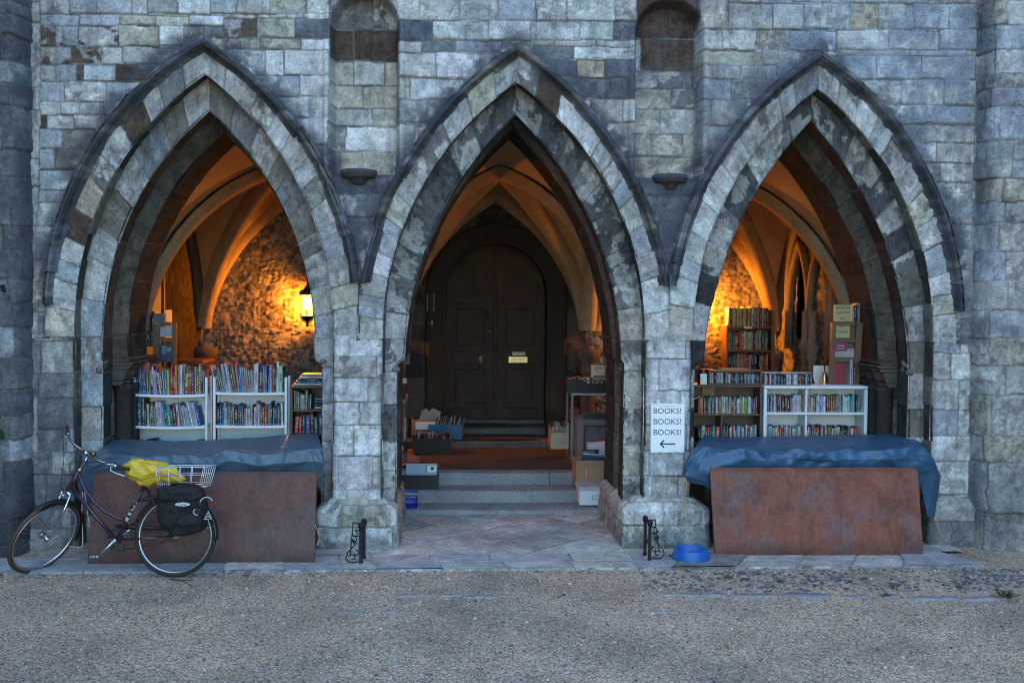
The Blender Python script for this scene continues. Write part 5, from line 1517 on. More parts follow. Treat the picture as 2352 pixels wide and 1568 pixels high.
# pale cards and brass vases on the white case
for k, (u, v) in enumerate(((1880, 862), (1908, 862))):
    p = at(u, v, 1.35); mb = MB(); s_ = .085
    mb.prism([(-s_*.7, .11), (s_*.7, .11), (s_*.75, -.02), (s_*.3, -.10), (-s_*.4, -.10), (-s_*.7, -.02)], 0, .006, lambda q, d: (p[0]+q[0], 1.35+d, p[2]+q[1]))
    tag(mb.build('pale_card', PAPER), ('pale shield shaped card left of the column behind the clear rack', 'pale shield shaped card right of the column next to the pine stand')[k], 'card')
    mb = MB(); mb.lathe((p[0]+.02, 1.22, zt3-.04), [(.001, 0), (.05, 0), (.055, .02), (.03, .05), (.045, .09), (.02, .13), (.03, .15)], 14)
    tag(mb.build('brass_vase', BRASS), ('small brass vase just right of the clear disc rack', 'small brass vase at the foot of the tall pine stand')[k], 'vase')
mb = MB(); mb.box((xm2+.3, 1.26, zt3-.07), (.6, .4, .05), bev=.004); mb.box((xm2+.3, 1.26, (zt3-.1)/2), (.5, .3, zt3-.1)); tag(mb.build('side_table', BROWNW), 'dark table behind the low white bookcase holding brass vases', 'table')
# dark bookcase by the back wall of the right bay, lit by the hidden lantern
YR = 3.6
xL, xR = at(1669, 780, YR)[0], at(1781, 780, YR)[0]
zsr = [at(1720, v, YR)[2] for v in (750, 803, 850)]
ztop = at(1720, 703, YR)[2]
t = thing('tall_bookcase', 'tall brown bookcase by the flint wall lit orange in the right arch', 'bookcase', ((xL+xR)/2, YR+.12, .35))
REDW = plain('varnished_shelf', (.20, .09, .035), .45, 0, .3, 5)
for x in (xL+.012, xR-.03):
    mb = MB(); h_ = (zsr[0]+.02 if x < (xL+xR)/2 else at(1776, 712, YR)[2]); mb.box((x, YR+.12, (h_+.35)/2), (.024 if x < (xL+xR)/2 else .05, .24, h_-.35), bev=.003); mb.build('side_panel', REDW, t)
for z in zsr:
    mb = MB(); mb.box(((xL+xR)/2, YR+.12, z-.014), (xR-xL-.075, .235, .026), bev=.003); mb.build('shelf', REDW, t)
mb = MB(); mb.box(((xL+xR)/2, YR+.235, (zsr[0]+.35)/2), (xR-xL-.08, .01, zsr[0]-.35)); mb.build('back_panel', REDW, t)
mb = MB(); p = at(1718, 751, YR); mb.box((p[0], YR-.001, p[2]-.006), (.11, .004, .03)); mb.build('shelf_label', PAPER, t)
GB5 = 'books on the tall bookcase in the right bay'
row('wkowgYyywoYkwsorckykrk', xL+.03, xR-.07, YR+.02, zsr[0], .26, .18, 'on the top shelf of the lit tall bookcase', GB5, seed=61, hv=.06)
row('ygtRkoOwycwokwsykegk', xL+.03, xR-.07, YR+.02, zsr[1], .255, .18, 'on the second shelf of the lit tall bookcase', GB5, seed=62, hv=.08)
row('kkegrcosorwkKkcroo', xL+.03, xR-.07, YR+.02, zsr[2], .22, .18, 'on the third shelf of the lit tall bookcase', GB5, seed=63, hv=.08)
# ------------------------------------------------------------------ tarpaulins over the trestle tables, leaning boards
def tarp_mat(name, c):
    m, nt, b = nmat(name)
    p = obj_pos(nt)
    n = noise(nt, 5, 5, .6, p); r = ramp(nt, n.outputs[0], [(.3, tuple(x*.75 for x in c)), (.7, tuple(min(1, x*1.25) for x in c))])
    nt.links.new(r.outputs[0], b.inputs['Base Color']); b.inputs['Roughness'].default_value = .42; b.inputs['Specular IOR Level'].default_value = .55
    n1 = noise(nt, 4.5, 5, .6, p, .6); n1.noise_type = 'RIDGED_MULTIFRACTAL'; n2 = noise(nt, 220, 2, .5, p)
    ad = N(nt, 'ShaderNodeMath', operation='MULTIPLY_ADD'); nt.links.new(n2.outputs[0], ad.inputs[0]); ad.inputs[1].default_value = .06; nt.links.new(n1.outputs[0], ad.inputs[2])
    bump(nt, b, ad.outputs[0], .55, .022)
    return m
def ridged(x, y, s, seed): return 1-np.abs(2*fbm(x, y, s, seed, 2)-1)*2.6
def tarp(name, label, cols, seed, mat, amp=.03):
    """cols = list of cross-sections (polyline points) along the table; interpolated densely and creased"""
    cols = [np.array(c, float) for c in cols]
    nc, npt = len(cols), len(cols[0])
    A = np.array(cols)
    tu = np.linspace(0, nc-1, 220)
    L = np.linspace(0, npt-1, 90)
    def interp(A, t, axis):
        i = np.clip(np.floor(t).astype(int), 0, A.shape[axis]-2); f = t-i; f = f*f*(3-2*f)*.35+f*.65
        a = np.take(A, i, axis); b = np.take(A, i+1, axis)
        sh = [1]*A.ndim; sh[axis] = len(t); f = f.reshape(sh)
        return a*(1-f)+b*f
    G = interp(interp(A, tu, 0), L, 1)
    du = np.gradient(G, axis=0); dv = np.gradient(G, axis=1); n = np.cross(du, dv); n /= np.maximum(np.linalg.norm(n, axis=-1, keepdims=True), 1e-9)
    s = np.concatenate([np.zeros((220, 1)), np.cumsum(np.linalg.norm(np.diff(G, axis=1), axis=-1), axis=1)], 1)
    U = G[..., 0]+.5*G[..., 1]; V = s
    w = sstep(1.2, 2.6, np.broadcast_to(L, U.shape))*.85+.15; w = w*(1-.85*sstep(3.1, 4.1, np.broadcast_to(L, U.shape)))
    h = amp*w*(ridged(U*1.0, V*1.4, 2.6, seed)-.35)+.5*amp*w*(ridged(U, V*.8, 6, seed+3)-.3)+.006*(fbm(U, V, 22, seed+5, 3)-.5)
    sg = np.sign(n[..., 2].mean()); n = n*(sg if sg else 1)
    # ridges fold outwards only, towards the front
    G = G+n*h[..., None]+np.array([0, -1., 0])*(w*h*.8)[..., None]
    idx = np.arange(220*90).reshape(220, 90)
    F = np.stack([idx[:-1, :-1], idx[:-1, 1:], idx[1:, 1:], idx[1:, :-1]], -1).reshape(-1, 4)
    o = mesh_np(name, G.reshape(-1, 3), F, mat)
    sm = o.modifiers.new('thickness', 'SOLIDIFY'); sm.thickness = .004
    return tag(o, label, 'tarpaulin')
TARP1 = tarp_mat('faded_tarpaulin', (.062, .108, .15)); TARP2 = tarp_mat('blue_tarpaulin', (.028, .085, .16))
def sec(x, pts): return [(x+dx, y, z) for (dx, y, z) in pts]
def A_(u, v, y): return tuple(at(u, v, y))
# left: back edge, front crease, hem; the left end falls as a loose corner behind the bicycle
def cs(ub, vb, yb, uf, vf_, yf, um, vm, ym, uh, vh, yh, ue=None, ve=None, ye=None):
    ue, ve, ye = (ue, ve, ye) if ue is not None else (uh, vh+14, yh+.02)
    return [A_(ub, vb, yb), A_((ub+uf)/2, (vb+vf_)/2-1, (yb+yf)/2), A_(uf, vf_, yf), A_(um, vm, ym), A_(uh, vh, yh), A_(ue, ve, ye)]
left = [cs(240, 1018, .45, 186, 1075, -.30, 178, 1092, -.33, 178, 1110, -.30, 196, 1190, -.28),
        cs(255, 1010, .55, 205, 1052, -.38, 200, 1075, -.41, 202, 1095, -.38, 206, 1185, -.34),
        cs(285, 1007, .60, 250, 1040, -.42, 247, 1062, -.45, 247, 1081, -.42, 250, 1150, -.37),
        cs(340, 1011, .62, 330, 1051, -.44, 328, 1068, -.47, 328, 1084, -.43),
        cs(400, 1012, .62, 395, 1043, -.44, 395, 1063, -.47, 395, 1084, -.43),
        cs(460, 1011, .62, 470, 1046, -.45, 470, 1066, -.48, 470, 1084, -.43),
        cs(520, 1009, .62, 522, 1033, -.44, 524, 1056, -.47, 524, 1084, -.43),
        cs(580, 1005, .62, 590, 1046, -.45, 592, 1068, -.48, 592, 1084, -.43),
        cs(640, 1000, .62, 655, 1040, -.45, 658, 1062, -.48, 658, 1084, -.43),
        cs(690, 996, .60, 715, 1030, -.44, 720, 1060, -.47, 720, 1082, -.43),
        cs(728, 996, .45, 738, 1030, -.40, 741, 1060, -.42, 741, 1078, -.38, 738, 1130, -.30),
        cs(732, 1000, .40, 740, 1034, -.20, 742, 1062, -.20, 742, 1080, -.20, 738, 1160, -.12)]
tarp('tarpaulin', 'faded grey blue tarpaulin draped over the stall table in the left arch', left, 5, TARP1, .015)
right = [cs(1625, 1008, .35, 1580, 1050, -.22, 1568, 1075, -.26, 1566, 1088, -.26, 1572, 1100, -.2),
         cs(1618, 998, .50, 1596, 1030, -.34, 1580, 1065, -.40, 1574, 1092, -.40, 1584, 1108, -.34),
         cs(1640, 1003, .60, 1625, 1025, -.40, 1610, 1062, -.45, 1600, 1100, -.43, 1608, 1112, -.38),
         cs(1670, 1004, .62, 1660, 1032, -.42, 1640, 1062, -.46, 1632, 1105, -.42, 1632, 1122, -.38),
         cs(1720, 1003, .62, 1712, 1029, -.42, 1705, 1052, -.46, 1702, 1078, -.41),
         cs(1775, 1002, .62, 1770, 1040, -.43, 1768, 1058, -.46, 1768, 1078, -.41),
         cs(1835, 1001, .62, 1825, 1029, -.42, 1826, 1050, -.45, 1828, 1078, -.41),
         cs(1890, 1000, .62, 1885, 1041, -.43, 1890, 1058, -.46, 1892, 1078, -.41),
         cs(1950, 998, .62, 1950, 1030, -.42, 1952, 1055, -.45, 1954, 1078, -.41),
         cs(2010, 996, .62, 2020, 1034, -.43, 2025, 1054, -.46, 2028, 1078, -.41),
         cs(2060, 994, .58, 2085, 1028, -.40, 2100, 1055, -.43, 2112, 1085, -.36, 2116, 1120, -.32),
         cs(2085, 996, .52, 2120, 1030, -.36, 2138, 1062, -.38, 2150, 1090, -.34, 2130, 1185, -.30),
         cs(2098, 1000, .40, 2134, 1040, -.22, 2152, 1070, -.24, 2161, 1092, -.24, 2146, 1190, -.22)]
tarp('tarpaulin', 'crumpled bright blue tarpaulin draped over the stall table in the right arch', right, 8, TARP2, .020)
OLDW = plain('old_timber', (.13, .09, .06), .8, 0, .3, 5)
for (xc_, lab) in ((-2.77, 'wooden trestle table hidden beneath the faded tarpaulin in the left arch'), (2.90, 'wooden trestle table hidden beneath the bright blue tarpaulin')):
    t = thing('trestle_table', lab, 'table', (xc_, .1, 0))
    mb = MB(); mb.box((xc_, .12, .84), (1.9, .95, .10), bev=.01); mb.build('table_top', OLDW, t)
    for sx in (-.85, .85):
        for sy in (-.36, .40):
            mb = MB(); mb.box((xc_+sx, .12+sy, .41), (.06, .06, .80), bev=.005); mb.build('leg', OLDW, t)
        mb = MB(); mb.box((xc_+sx, .14, .3), (.04, .7, .06), bev=.004); mb.build('rail', OLDW, t)
def board_mat(name, c, c2, c3, wear=.5):
    m, nt, b = nmat(name)
    p = obj_pos(nt)
    mp = N(nt, 'ShaderNodeMapping'); mp.inputs['Scale'].default_value = (1, 1, .7); nt.links.new(p, mp.inputs['Vector'])
    n = noise(nt, 4, 8, .68, mp.outputs[0], .5); n2 = noise(nt, 2.2, 6, .65, p); n3 = noise(nt, 30, 5, .7, mp.outputs[0])
    r = ramp(nt, n.outputs[0], [(.32, c2), (.5, c), (.66, tuple(x*1.25 for x in c))])
    f2 = ramp(nt, n2.outputs[0], [(.48, (0,)*3), (.62, (1,)*3)])
    c_ = mixc(nt, r.outputs[0], c3, N_mul(nt, f2.outputs[0], wear))
    mp2 = N(nt, 'ShaderNodeMapping'); mp2.inputs['Scale'].default_value = (1, 1, .06); nt.links.new(p, mp2.inputs['Vector'])
    n5 = noise(nt, 34, 4, .7, mp2.outputs[0]); r5 = ramp(nt, n5.outputs[0], [(.36, (.45, .42, .42)), (.46, (1,)*3), (.62, (1,)*3), (.72, (1.35, 1.2, 1.15))])
    c_ = mixc(nt, c_, r5.outputs[0], .16, 'MULTIPLY')
    r3 = ramp(nt, n3.outputs[0], [(.3, (.6,)*3), (.6, (1.1,)*3)])
    c_ = mixc(nt, c_, r3.outputs[0], .8, 'MULTIPLY')
    # scuffed dark rim and weather line at the foot
    sp = N(nt, 'ShaderNodeSeparateXYZ'); nt.links.new(N(nt, 'ShaderNodeTexCoord').outputs['Generated'], sp.inputs[0])
    ft = ramp(nt, sp.outputs['Z'], [(.0, (.25, .25, .25)), (.06, (.45,)*3), (.2, (1,)*3), (.93, (1,)*3), (1, (.45, .43, .43))])
    n4 = noise(nt, 7, 5, .65, p)
    f4_ = ramp(nt, n4.outputs[0], [(.3, (.35,)*3), (.6, (1,)*3)])
    c_ = mixc(nt, c_, mixc(nt, c_, ft.outputs[0], 1.0, 'MULTIPLY'), f4_.outputs[0])
    vs_ = N(nt, 'ShaderNodeTexVoronoi'); vs_.inputs['Scale'].default_value = 5.5; nt.links.new(p, vs_.inputs['Vector'])
    sp_ = ramp(nt, vs_.outputs['Distance'], [(.06, (.5, .55, .6)), (.12, (1,)*3)])
    c_ = mixc(nt, c_, sp_.outputs[0], .7, 'MULTIPLY')
    nt.links.new(c_, b.inputs['Base Color']); b.inputs['Roughness'].default_value = .62
    bump(nt, b, n3.outputs[0], .3, .004)
    return m
def N_mul(nt, s, k):
    n = N(nt, 'ShaderNodeMath', operation='MULTIPLY'); nt.links.new(s, n.inputs[0]); n.inputs[1].default_value = k; return n.outputs[0]
def board(c4, th, mat, lab):
    """c4: bottom-left, bottom-right, top-right, top-left of the front face"""
    bl, br, tr, tl = [Vector(p) for p in c4]
    n = (br-bl).cross(tl-bl).normalized()
    if n.y > 0: n = -n
    mb = MB(); e = .004
    mb.hexa([bl-n*th, br-n*th, br, bl, tl-n*th, tr-n*th, tr, tl])
    o = mb.build('board', mat)
    bv = o.modifiers.new('edge', 'BEVEL'); bv.width = .006; bv.segments = 2; bv.limit_method = 'ANGLE'
    return tag(o, lab, 'board')
b1 = board([A_(200, 1300, -.62), A_(722, 1297, -.63), A_(728, 1082, -.50), A_(215, 1081, -.49)], .03, board_mat('brown_board', (.125, .048, .036), (.065, .030, .026), (.11, .085, .080), .6), 'dull brown board leaning on the left stall behind the bicycle')
b2 = board([A_(1643, 1280, -.47), A_(2122, 1278, -.49), A_(2108, 1073, -.475), A_(1631, 1074, -.475)], .035, board_mat('red_board', (.24, .078, .050), (.12, .042, .034), (.17, .12, .125), .75), 'worn red board leaning on the right stall beside the blue bowl')
# chalk rings faintly scratched on the red board
mb = MB()
for (u, v, r_) in ((1838, 1118, .14), (1932, 1112, .15)):
    c = np.array(A_(u, v, -.445)); ax = np.array([1, 0, 0]); ay = np.array([0, .07, 1.])
    pts = [tuple(c+ax*r_*math.cos(a)+ay*r_*math.sin(a)+np.array([0, -.003, 0])) for a in np.linspace(2.6 if u < 1900 else .9, 4.2 if u < 1900 else 5.9, 16)]
    mb.tube(pts, .0025, 4)
o = mb.build('scratched_ring', plain('scratch', (.08, .06, .06), .8), b2)
STRING = plain('jute_string', (.50, .40, .24), .9, 0, .2, 60)
def cord(pts, r, lab, name='cord', mat=None):
    P_ = [np.array(p, float) for p in pts]; out = []
    for i in range(len(P_)-1):
        p0, p1, p2, p3 = P_[max(i-1, 0)], P_[i], P_[i+1], P_[min(i+2, len(P_)-1)]
        for t in np.linspace(0, 1, 7)[:-1]:
            out.append(.5*((2*p1)+(-p0+p2)*t+(2*p0-5*p1+4*p2-p3)*t*t+(-p0+3*p1-3*p2+p3)*t**3))
    out.append(P_[-1])
    mb = MB(); mb.tube(out, r, 6)
    return tag(mb.build(name, mat or STRING), lab, 'cord')
zz = -.42
cord([A_(1572, 1096, -.40), A_(1577, 1112, -.38), A_(1573, 1130, -.33), A_(1576, 1152, -.27), A_(1570, 1176, -.24), A_(1565, 1190, -.24), A_(1570, 1203, -.23), A_(1574, 1217, -.23)], .006, 'longer strand of cream cord hanging from the blue tarpaulin corner', )
cord([A_(1572, 1096, -.405), A_(1569, 1114, -.385), A_(1574, 1132, -.335), A_(1571, 1152, -.275), A_(1575, 1172, -.245), A_(1567, 1186, -.245)], .006, 'shorter strand of cream cord twisted round its neighbour at the blue tarpaulin')
cord([A_(193, 1118, -.42), A_(197, 1150, -.46), A_(203, 1190, -.52), A_(208, 1222, -.56)], .005, 'thin string hanging slanted between bicycle front wheel and brown board')
cord([A_(190, 1130, -.44), A_(188, 1180, -.50), A_(190, 1230, -.56), A_(188, 1254, -.60), A_(176, 1256, -.62), A_(158, 1254, -.62)], .005, 'thin string trailing onto the flagstones behind the bicycle front wheel')
cord([A_(724, 1205, -.58), A_(730, 1222, -.55), A_(733, 1238, -.52), A_(727, 1252, -.55)], .004, 'small loop of string at the right edge of the brown board')
cord([A_(2150, 1190, -.22), A_(2157, 1215, -.30), A_(2163, 1235, -.34)], .003, 'pale thread hanging below the right end of the blue tarpaulin')

# ------------------------------------------------------------------ sign on the pier
SIGN = plain('sign_board', (.80, .82, .80), .45, 0, .03, 5)
NAVY = plain('navy_lettering', (.012, .016, .045), .5, 0, .05)
pA, pB = at(1494, 1039, -.055), at(1573, 927, -.055)
sx, sz = (pA[0]+pB[0])/2, (pA[2]+pB[2])/2
sw, sh = pB[0]-pA[0], pB[2]-pA[2]
sg = thing('sign', 'white sign reading BOOKS three times with an arrow, tied to the pier', 'sign', (sx, -.05, sz))
mb = MB(); mb.box((sx, -.05, sz), (sw, .010, sh), bev=.003); mb.build('sign_panel', SIGN, sg)
for v in (944, 968.5, 993):
    q = at(1533, v, -.056); text_obj('lettering', 'BOOKS!', (q[0], -.0555, q[2]), .0765, NAVY, sg, squash=1.02)
q = at(1533, 1019, -.056); mb = MB()
aw = .155
mb.prism([(-aw/2, 0), (-aw/2+.042, .036), (-aw/2+.028, .006), (aw/2, .006), (aw/2, -.006), (-aw/2+.028, -.006), (-aw/2+.042, -.036)][0:0] or [(-aw/2, 0), (-aw/2+.040, .040), (-aw/2+.050, .032), (-aw/2+.026, .0065), (aw/2, .0065), (aw/2, -.0065), (-aw/2+.026, -.0065), (-aw/2+.050, -.032), (-aw/2+.040, -.040)], -.0555, -.0562, lambda p, d: (q[0]+p[0], d, q[2]+p[1]))
mb.build('arrow', NAVY, sg)
mb = MB()
for (u0, v0, u1, v1) in ((1524, 933, 1545, 933),):
    mb.bar(A_(u0, v0, -.057), A_(u1, v1, -.057), .0015, 5)
for (u, v) in ((1524, 1032), (1534, 1032), (1545, 1032), (1534, 932)): mb.ball(A_(u, v, -.0555), .003, 6)
mb.build('fixing', IRON, sg)
THREAD = plain('thread', (.62, .62, .60), .8)
cord([A_(1436, 895, .17), A_(1446, 903, .15), A_(1478, 915, .01), A_(1500, 926, -.06), A_(1524, 932, -.058)], .0022, 'thin thread holding the upper left of the sign to the pier', mat=THREAD)
cord([A_(1545, 932, -.058), A_(1570, 925, -.06), A_(1582, 921, .0), A_(1610, 909, .15)], .0022, 'thin thread holding the upper right of the sign to the pier', mat=THREAD)
cord([A_(1434, 1034, .17), A_(1448, 1035, .15), A_(1478, 1036.5, .01), A_(1505, 1039, -.058), A_(1524, 1032, -.058)], .0022, 'thin thread holding the lower left of the sign to the pier', mat=THREAD)
cord([A_(1545, 1032, -.058), A_(1560, 1039, -.06), A_(1578, 1038, .01), A_(1606, 1037, .15)], .0022, 'thin thread holding the lower right of the sign to the pier', mat=THREAD)

# ------------------------------------------------------------------ boot scrapers, bowl, hook
def scraper(u, v, vtop, s, lab):
    p = on(u, v, .026); x, y = p[0], p[1]
    h = .34
    t = thing('boot_scraper', lab, 'boot scraper', (x, y, .026), 'iron boot scrapers')
    for k, dy in enumerate((0, .16)):
        mb = MB(); mb.lathe((x-s*.012*k, y+dy, .024), [(.020, 0), (.020, .02), (.015, .03), (.015, h-.05), (.012, h-.045), (.019, h-.03), (.026, h-.01), (.027, h+.005), (.022, h+.022), (.001, h+.032)], 12)
        mb.build('post', IRON, t)
    mb = MB(); mb.box((x-s*.006, y+.08, .024+.15), (.010, .13, .030)); mb.build('scraping_blade', IRON, t)
    # scrolls out to the side
    def spiral(cx, cz, r0, r1, a0, a1, n=18): return [(x+s*(cx+(r0+(r1-r0)*i/(n-1))*math.cos(a0+(a1-a0)*i/(n-1))), y+.0, .03+cz+(r0+(r1-r0)*i/(n-1))*math.sin(a0+(a1-a0)*i/(n-1))) for i in range(n)]
    mb = MB()
    mb.tube([(x+s*.006, y, .03+.29)]+spiral(.062, .258, .034, .010, 1.7, 1.7+5.2), .0055, 6)
    mb.tube([(x+s*.006, y, .03+.235)]+spiral(.068, .205, .038, .010, 1.4, 1.4+5.0), .0055, 6)
    mb.tube(spiral(.072, .18, .012, .03, 4.2, 1.2)+[(x+s*.035, y, .03+.175), (x+s*.075, y, .03+.14), (x+s*.118, y, .03+.09), (x+s*.135, y, .03+.045), (x+s*.11, y, .03+.012), (x+s*.07, y, .03+.004), (x+s*.03, y, .03+.012)], .006, 6)
    mb.tube([(x+s*.008, y, .03+.11)]+spiral(.045, .085, .03, .008, 1.7, 6.8), .005, 6)
    mb.tube(spiral(.075, .045, .036, .012, .3, 5.0), .005, 6)
    mb.build('scroll', IRON, t)
    mb = MB(); mb.tube([(x+s*.095, y+.24, .33), (x+s*.095, y+.23, .34), (x+s*.02, y+.17, .335)], .006, 6); mb.bar((x+s*.095, y+.24, .33), (x+s*.10, y+.05, .08), .005); mb.build('stay', IRON, t)
scraper(829, 1293, 1212, -1, 'black iron boot scraper with scrolls at the left pier of the middle arch')
scraper(1492, 1284, 1207, 1, 'black iron boot scraper with scrolls beside the blue bowl')
p = on(1587, 1281, .026)
mb = MB(); mb.lathe((p[0], p[1], .026), [(.176, .0), (.180, .004), (.176, .012), (.152, .085), (.146, .090), (.138, .087), (.122, .035), (.10, .028), (.001, .028)], 40)
tag(mb.build('pet_bowl', plain('blue_plastic', (.008, .095, .34), .35, 0, .12, 9)), 'round bright blue plastic bowl on the flagstones beside the red board', 'bowl')
p = at(12, 662, -.27); mb = MB(); mb.tube([(p[0]-.02, -.22, p[2]+.02), (p[0]-.02, -.30, p[2]+.02), (p[0], -.32, p[2]-.02), (p[0]+.02, -.33, p[2]-.03), (p[0]+.03, -.33, p[2]+.0)], [.012, .012, .014, .012, .006], 8)
tag(mb.build('wall_hook', IRON), 'small rusty iron hook on the left buttress', 'hook')
p = at(4, 985, -.32)
mb = MB(); rng = random.Random(4)
for k in range(16):
    a = rng.uniform(-.3, 2.8); l = rng.uniform(.05, .10); q = Vector((p[0]-.02, -.33, p[2]+rng.uniform(-.10, .10)))
    d = Vector((math.cos(a), -.4, math.sin(a)*.7)).normalized(); sd = d.cross(Vector((0, 1, 0))).normalized()
    mb.add([q, q+d*l*.5+sd*l*.25, q+d*l, q+d*l*.5-sd*l*.25], [(0, 1, 2, 3)])
mb.tube([(p[0]-.05, -.31, p[2]-.25), (p[0]-.03, -.33, p[2]), (p[0]-.04, -.31, p[2]+.2)], .004, 5)
tag(mb.build('wall_plant', plain('ivy_leaf', (.025, .06, .02), .5, 0, .3, 30), recalc=False), 'dark green creeper leaves on the left buttress at the picture edge', 'plant')

# ------------------------------------------------------------------ boxes, crates and tables in the middle arch
CARD = plain('cardboard', (.33, .20, .11), .85, 0, .15, 6)
BLKP = plain('black_plastic', (.008, .008, .009), .5, 0, .2, 10)
def open_box(c, s, th, mat, name, lab, cat='box', rz=0, group=None, taper=0.):
    """c = centre of the base"""
    t = thing(name, lab, cat, c, group)
    M = Matrix.Rotation(R(rz), 3, 'Z'); C = Vector([float(k) for k in c])
    mb = MB(); w, d, h = s
    def q(x, y, z):
        k = 1+taper*z/h
        return tuple(C+M @ Vector((x*k, y*k, z)))
    o_ = [(-w/2, -d/2), (w/2, -d/2), (w/2, d/2), (-w/2, d/2)]; i_ = [(-w/2+th, -d/2+th), (w/2-th, -d/2+th), (w/2-th, d/2-th), (-w/2+th, d/2-th)]
    vs = [q(x, y, 0) for x, y in o_]+[q(x, y, h) for x, y in o_]+[q(x, y, h) for x, y in i_]+[q(x, y, th) for x, y in i_]
    fs = [(3, 2, 1, 0), (12, 13, 14, 15)]
    for k in range(4):
        j = (k+1) % 4
        fs += [(k, j, j+4, k+4), (k+4, j+4, j+8, k+8), (k+8, j+8, j+12, k+12)]
    mb.add(vs, fs); mb.build('box_body', mat, t)
    return t, (lambda x, y, z: C+M @ Vector((x, y, z)))
def sleeves(f, x0, x1, y, z, h, d, n, seed, where, group, pal='swkcbteswkrco', tilt=-12, rz=0):
    rng = random.Random(seed); cnt = {}
    for i in range(n):
        k = rng.choice(pal); c_ = cnt.get(k, 0); cnt[k] = c_+1
        p = f(x0+(x1-x0)*i/n, y, z)
        put_book(p.x, p.y, p.z, (x1-x0)/n*.7, d, h*rng.uniform(.85, 1.05), CN[k][1], f'{ORD[min(c_,19)]} {CN[k][0]} record sleeve from the left {where}', group, lean=R(-tilt+rng.uniform(-5, 5)), rz=rz, cat='record', name='record_sleeve')
# black crate and blue crate of records on the left of the landing
p = at(1000, 1038, 3.05); zL = .364
pa, pb = on(948, 1040, zL), on(1032, 1040, zL)
w_ = pb[0]-pa[0]; yc_ = 3.62
t, f = open_box(((pa[0]+pb[0])/2, yc_, zL), (w_, .34, .20), .012, BLKP, 'record_crate', 'black crate of records in front of the blue crate on the landing', 'crate', 4, 'record crates on the landing', .10)
q = f(-.01, -.178, .125); text_obj('crate_lettering', 'Moordale', q, .045, PAPER, t, rx=86, rz=4)
sleeves(f, -w_/2+.03, w_/2-.02, -.10, .06, .22, .22, 16, 3, 'in the black crate on the landing', 'records in the black crate', tilt=-14)
pa, pb = on(995, 1012, .468), on(1060, 1012, .468)
BLUEP = plain('blue_crate', (.03, .14, .25), .45, 0, .1, 8)
xb_ = at(1030, 1000, 3.55)[0]; 
t, f = open_box((at(1026, 1000, 4.1)[0], 4.20, .470), (.44, .34, .20), .012, BLUEP, 'record_crate', 'light blue crate of records behind the black crate', 'crate', -6, 'record crates on the landing', .06)
sleeves(f, -.20, .20, -.10, .08, .23, .22, 16, 4, 'in the light blue crate', 'records in the light blue crate', 'sscbtkwkse', tilt=-16)
t, f = open_box((at(974, 985, 4.2)[0], 4.28, .470), (.36, .30, .26), .010, CARD, 'cardboard_box', 'cardboard box with papers behind the black record crate', 'box', 8)
q = f(0, -.15, .1); mb = MB(); mb.box((q.x, q.y-.03, q.z+.08), (.27, .015, .10), rot=Matrix.Rotation(R(8), 3, 'Z')); tag(mb.build('white_folder', PAPER), 'white folder at the front of the cardboard box behind the records', 'folder')
mb = MB(); q = f(.06, 0, .26); mb.add([(q.x-.13, q.y, q.z-.02), (q.x+.12, q.y-.02, q.z-.04), (q.x+.17, q.y+.05, q.z+.08), (q.x+.02, q.y+.06, q.z+.16), (q.x-.10, q.y+.05, q.z+.10)], [(0, 1, 2, 3, 4)])
o = mb.build('crumpled_paper', plain('grey_paper', (.35, .31, .28), .85)); s_ = o.modifiers.new('t', 'SOLIDIFY'); s_.thickness = .01; tag(o, 'crumpled grey paper sticking out of the cardboard box near the door', 'paper')
# left edge: table with oddments, stacked magazines, file box, blue basket
xT = at(925, 915, 2.6)[0]
t = thing('side_table', 'narrow dark table at the left jamb of the middle arch', 'table', (xT, 2.7, .35))
zt_ = at(925, 918, 2.4)[2]
mb = MB(); mb.box((xT-.20, 2.62, zt_), (.50, .8, .03), bev=.004); mb.build('table_top', plain('grey_table', (.26, .24, .23), .5), t)
for sy in (2.27, 2.97): 
    mb = MB(); mb.box((xT+.02, sy, (zt_+.35)/2), (.04, .04, zt_-.38)); mb.build('leg', BROWNW, t)
mb = MB(); mb.box((xT-.20, 2.62, .75), (.46, .7, .03), bev=.004); mb.build('lower_shelf', BROWNW, t)
for (dx, dz_, s_, c, nm, lab) in ((-.06, .10, (.24, .3, .17), (.015, .015, .018), 'black_box', 'black box on the narrow table at the left jamb'), (-.07, .235, (.12, .15, .085), (.55, .45, .10), 'small_box', 'small yellow box on top of the black box at the left jamb'), (.005, .245, (.035, .1, .10), (.45, .05, .10), 'small_box', 'small red box beside the yellow one at the left jamb'), (.05, .225, (.05, .1, .06), (.55, .48, .42), 'small_box', 'small cream box right of the red one at the left jamb')):
    mb = MB(); mb.box((xT+dx-.02, 2.42, zt_+dz_), s_, bev=.004); tag(mb.build(nm, plain('printed_card', c, .6, 0, .2, 30)), lab, 'box')
p = at(921, 985, 2.3); mb = MB(); mb.box((p[0]-.05, 2.32, p[2]), (.20, .02, .27), rot=Matrix.Rotation(R(-6), 3, 'X')); tag(mb.build('white_sheet', PAPER), 'white sheet leaning beside the left jamb above the black tray', 'paper')
p = at(918, 1030, 2.25); mb = MB(); mb.box((p[0]-.05, 2.32, p[2]), (.26, .3, .14), bev=.01); o = mb.build('black_tray', BLKP); tag(o, 'black tray with a white label by the left jamb', 'tray')
mb = MB(); mb.box((p[0]-.02, 2.166, p[2]+.01), (.12, .004, .07)); mb.build('tray_label', PAPER, o)
rng = random.Random(8)
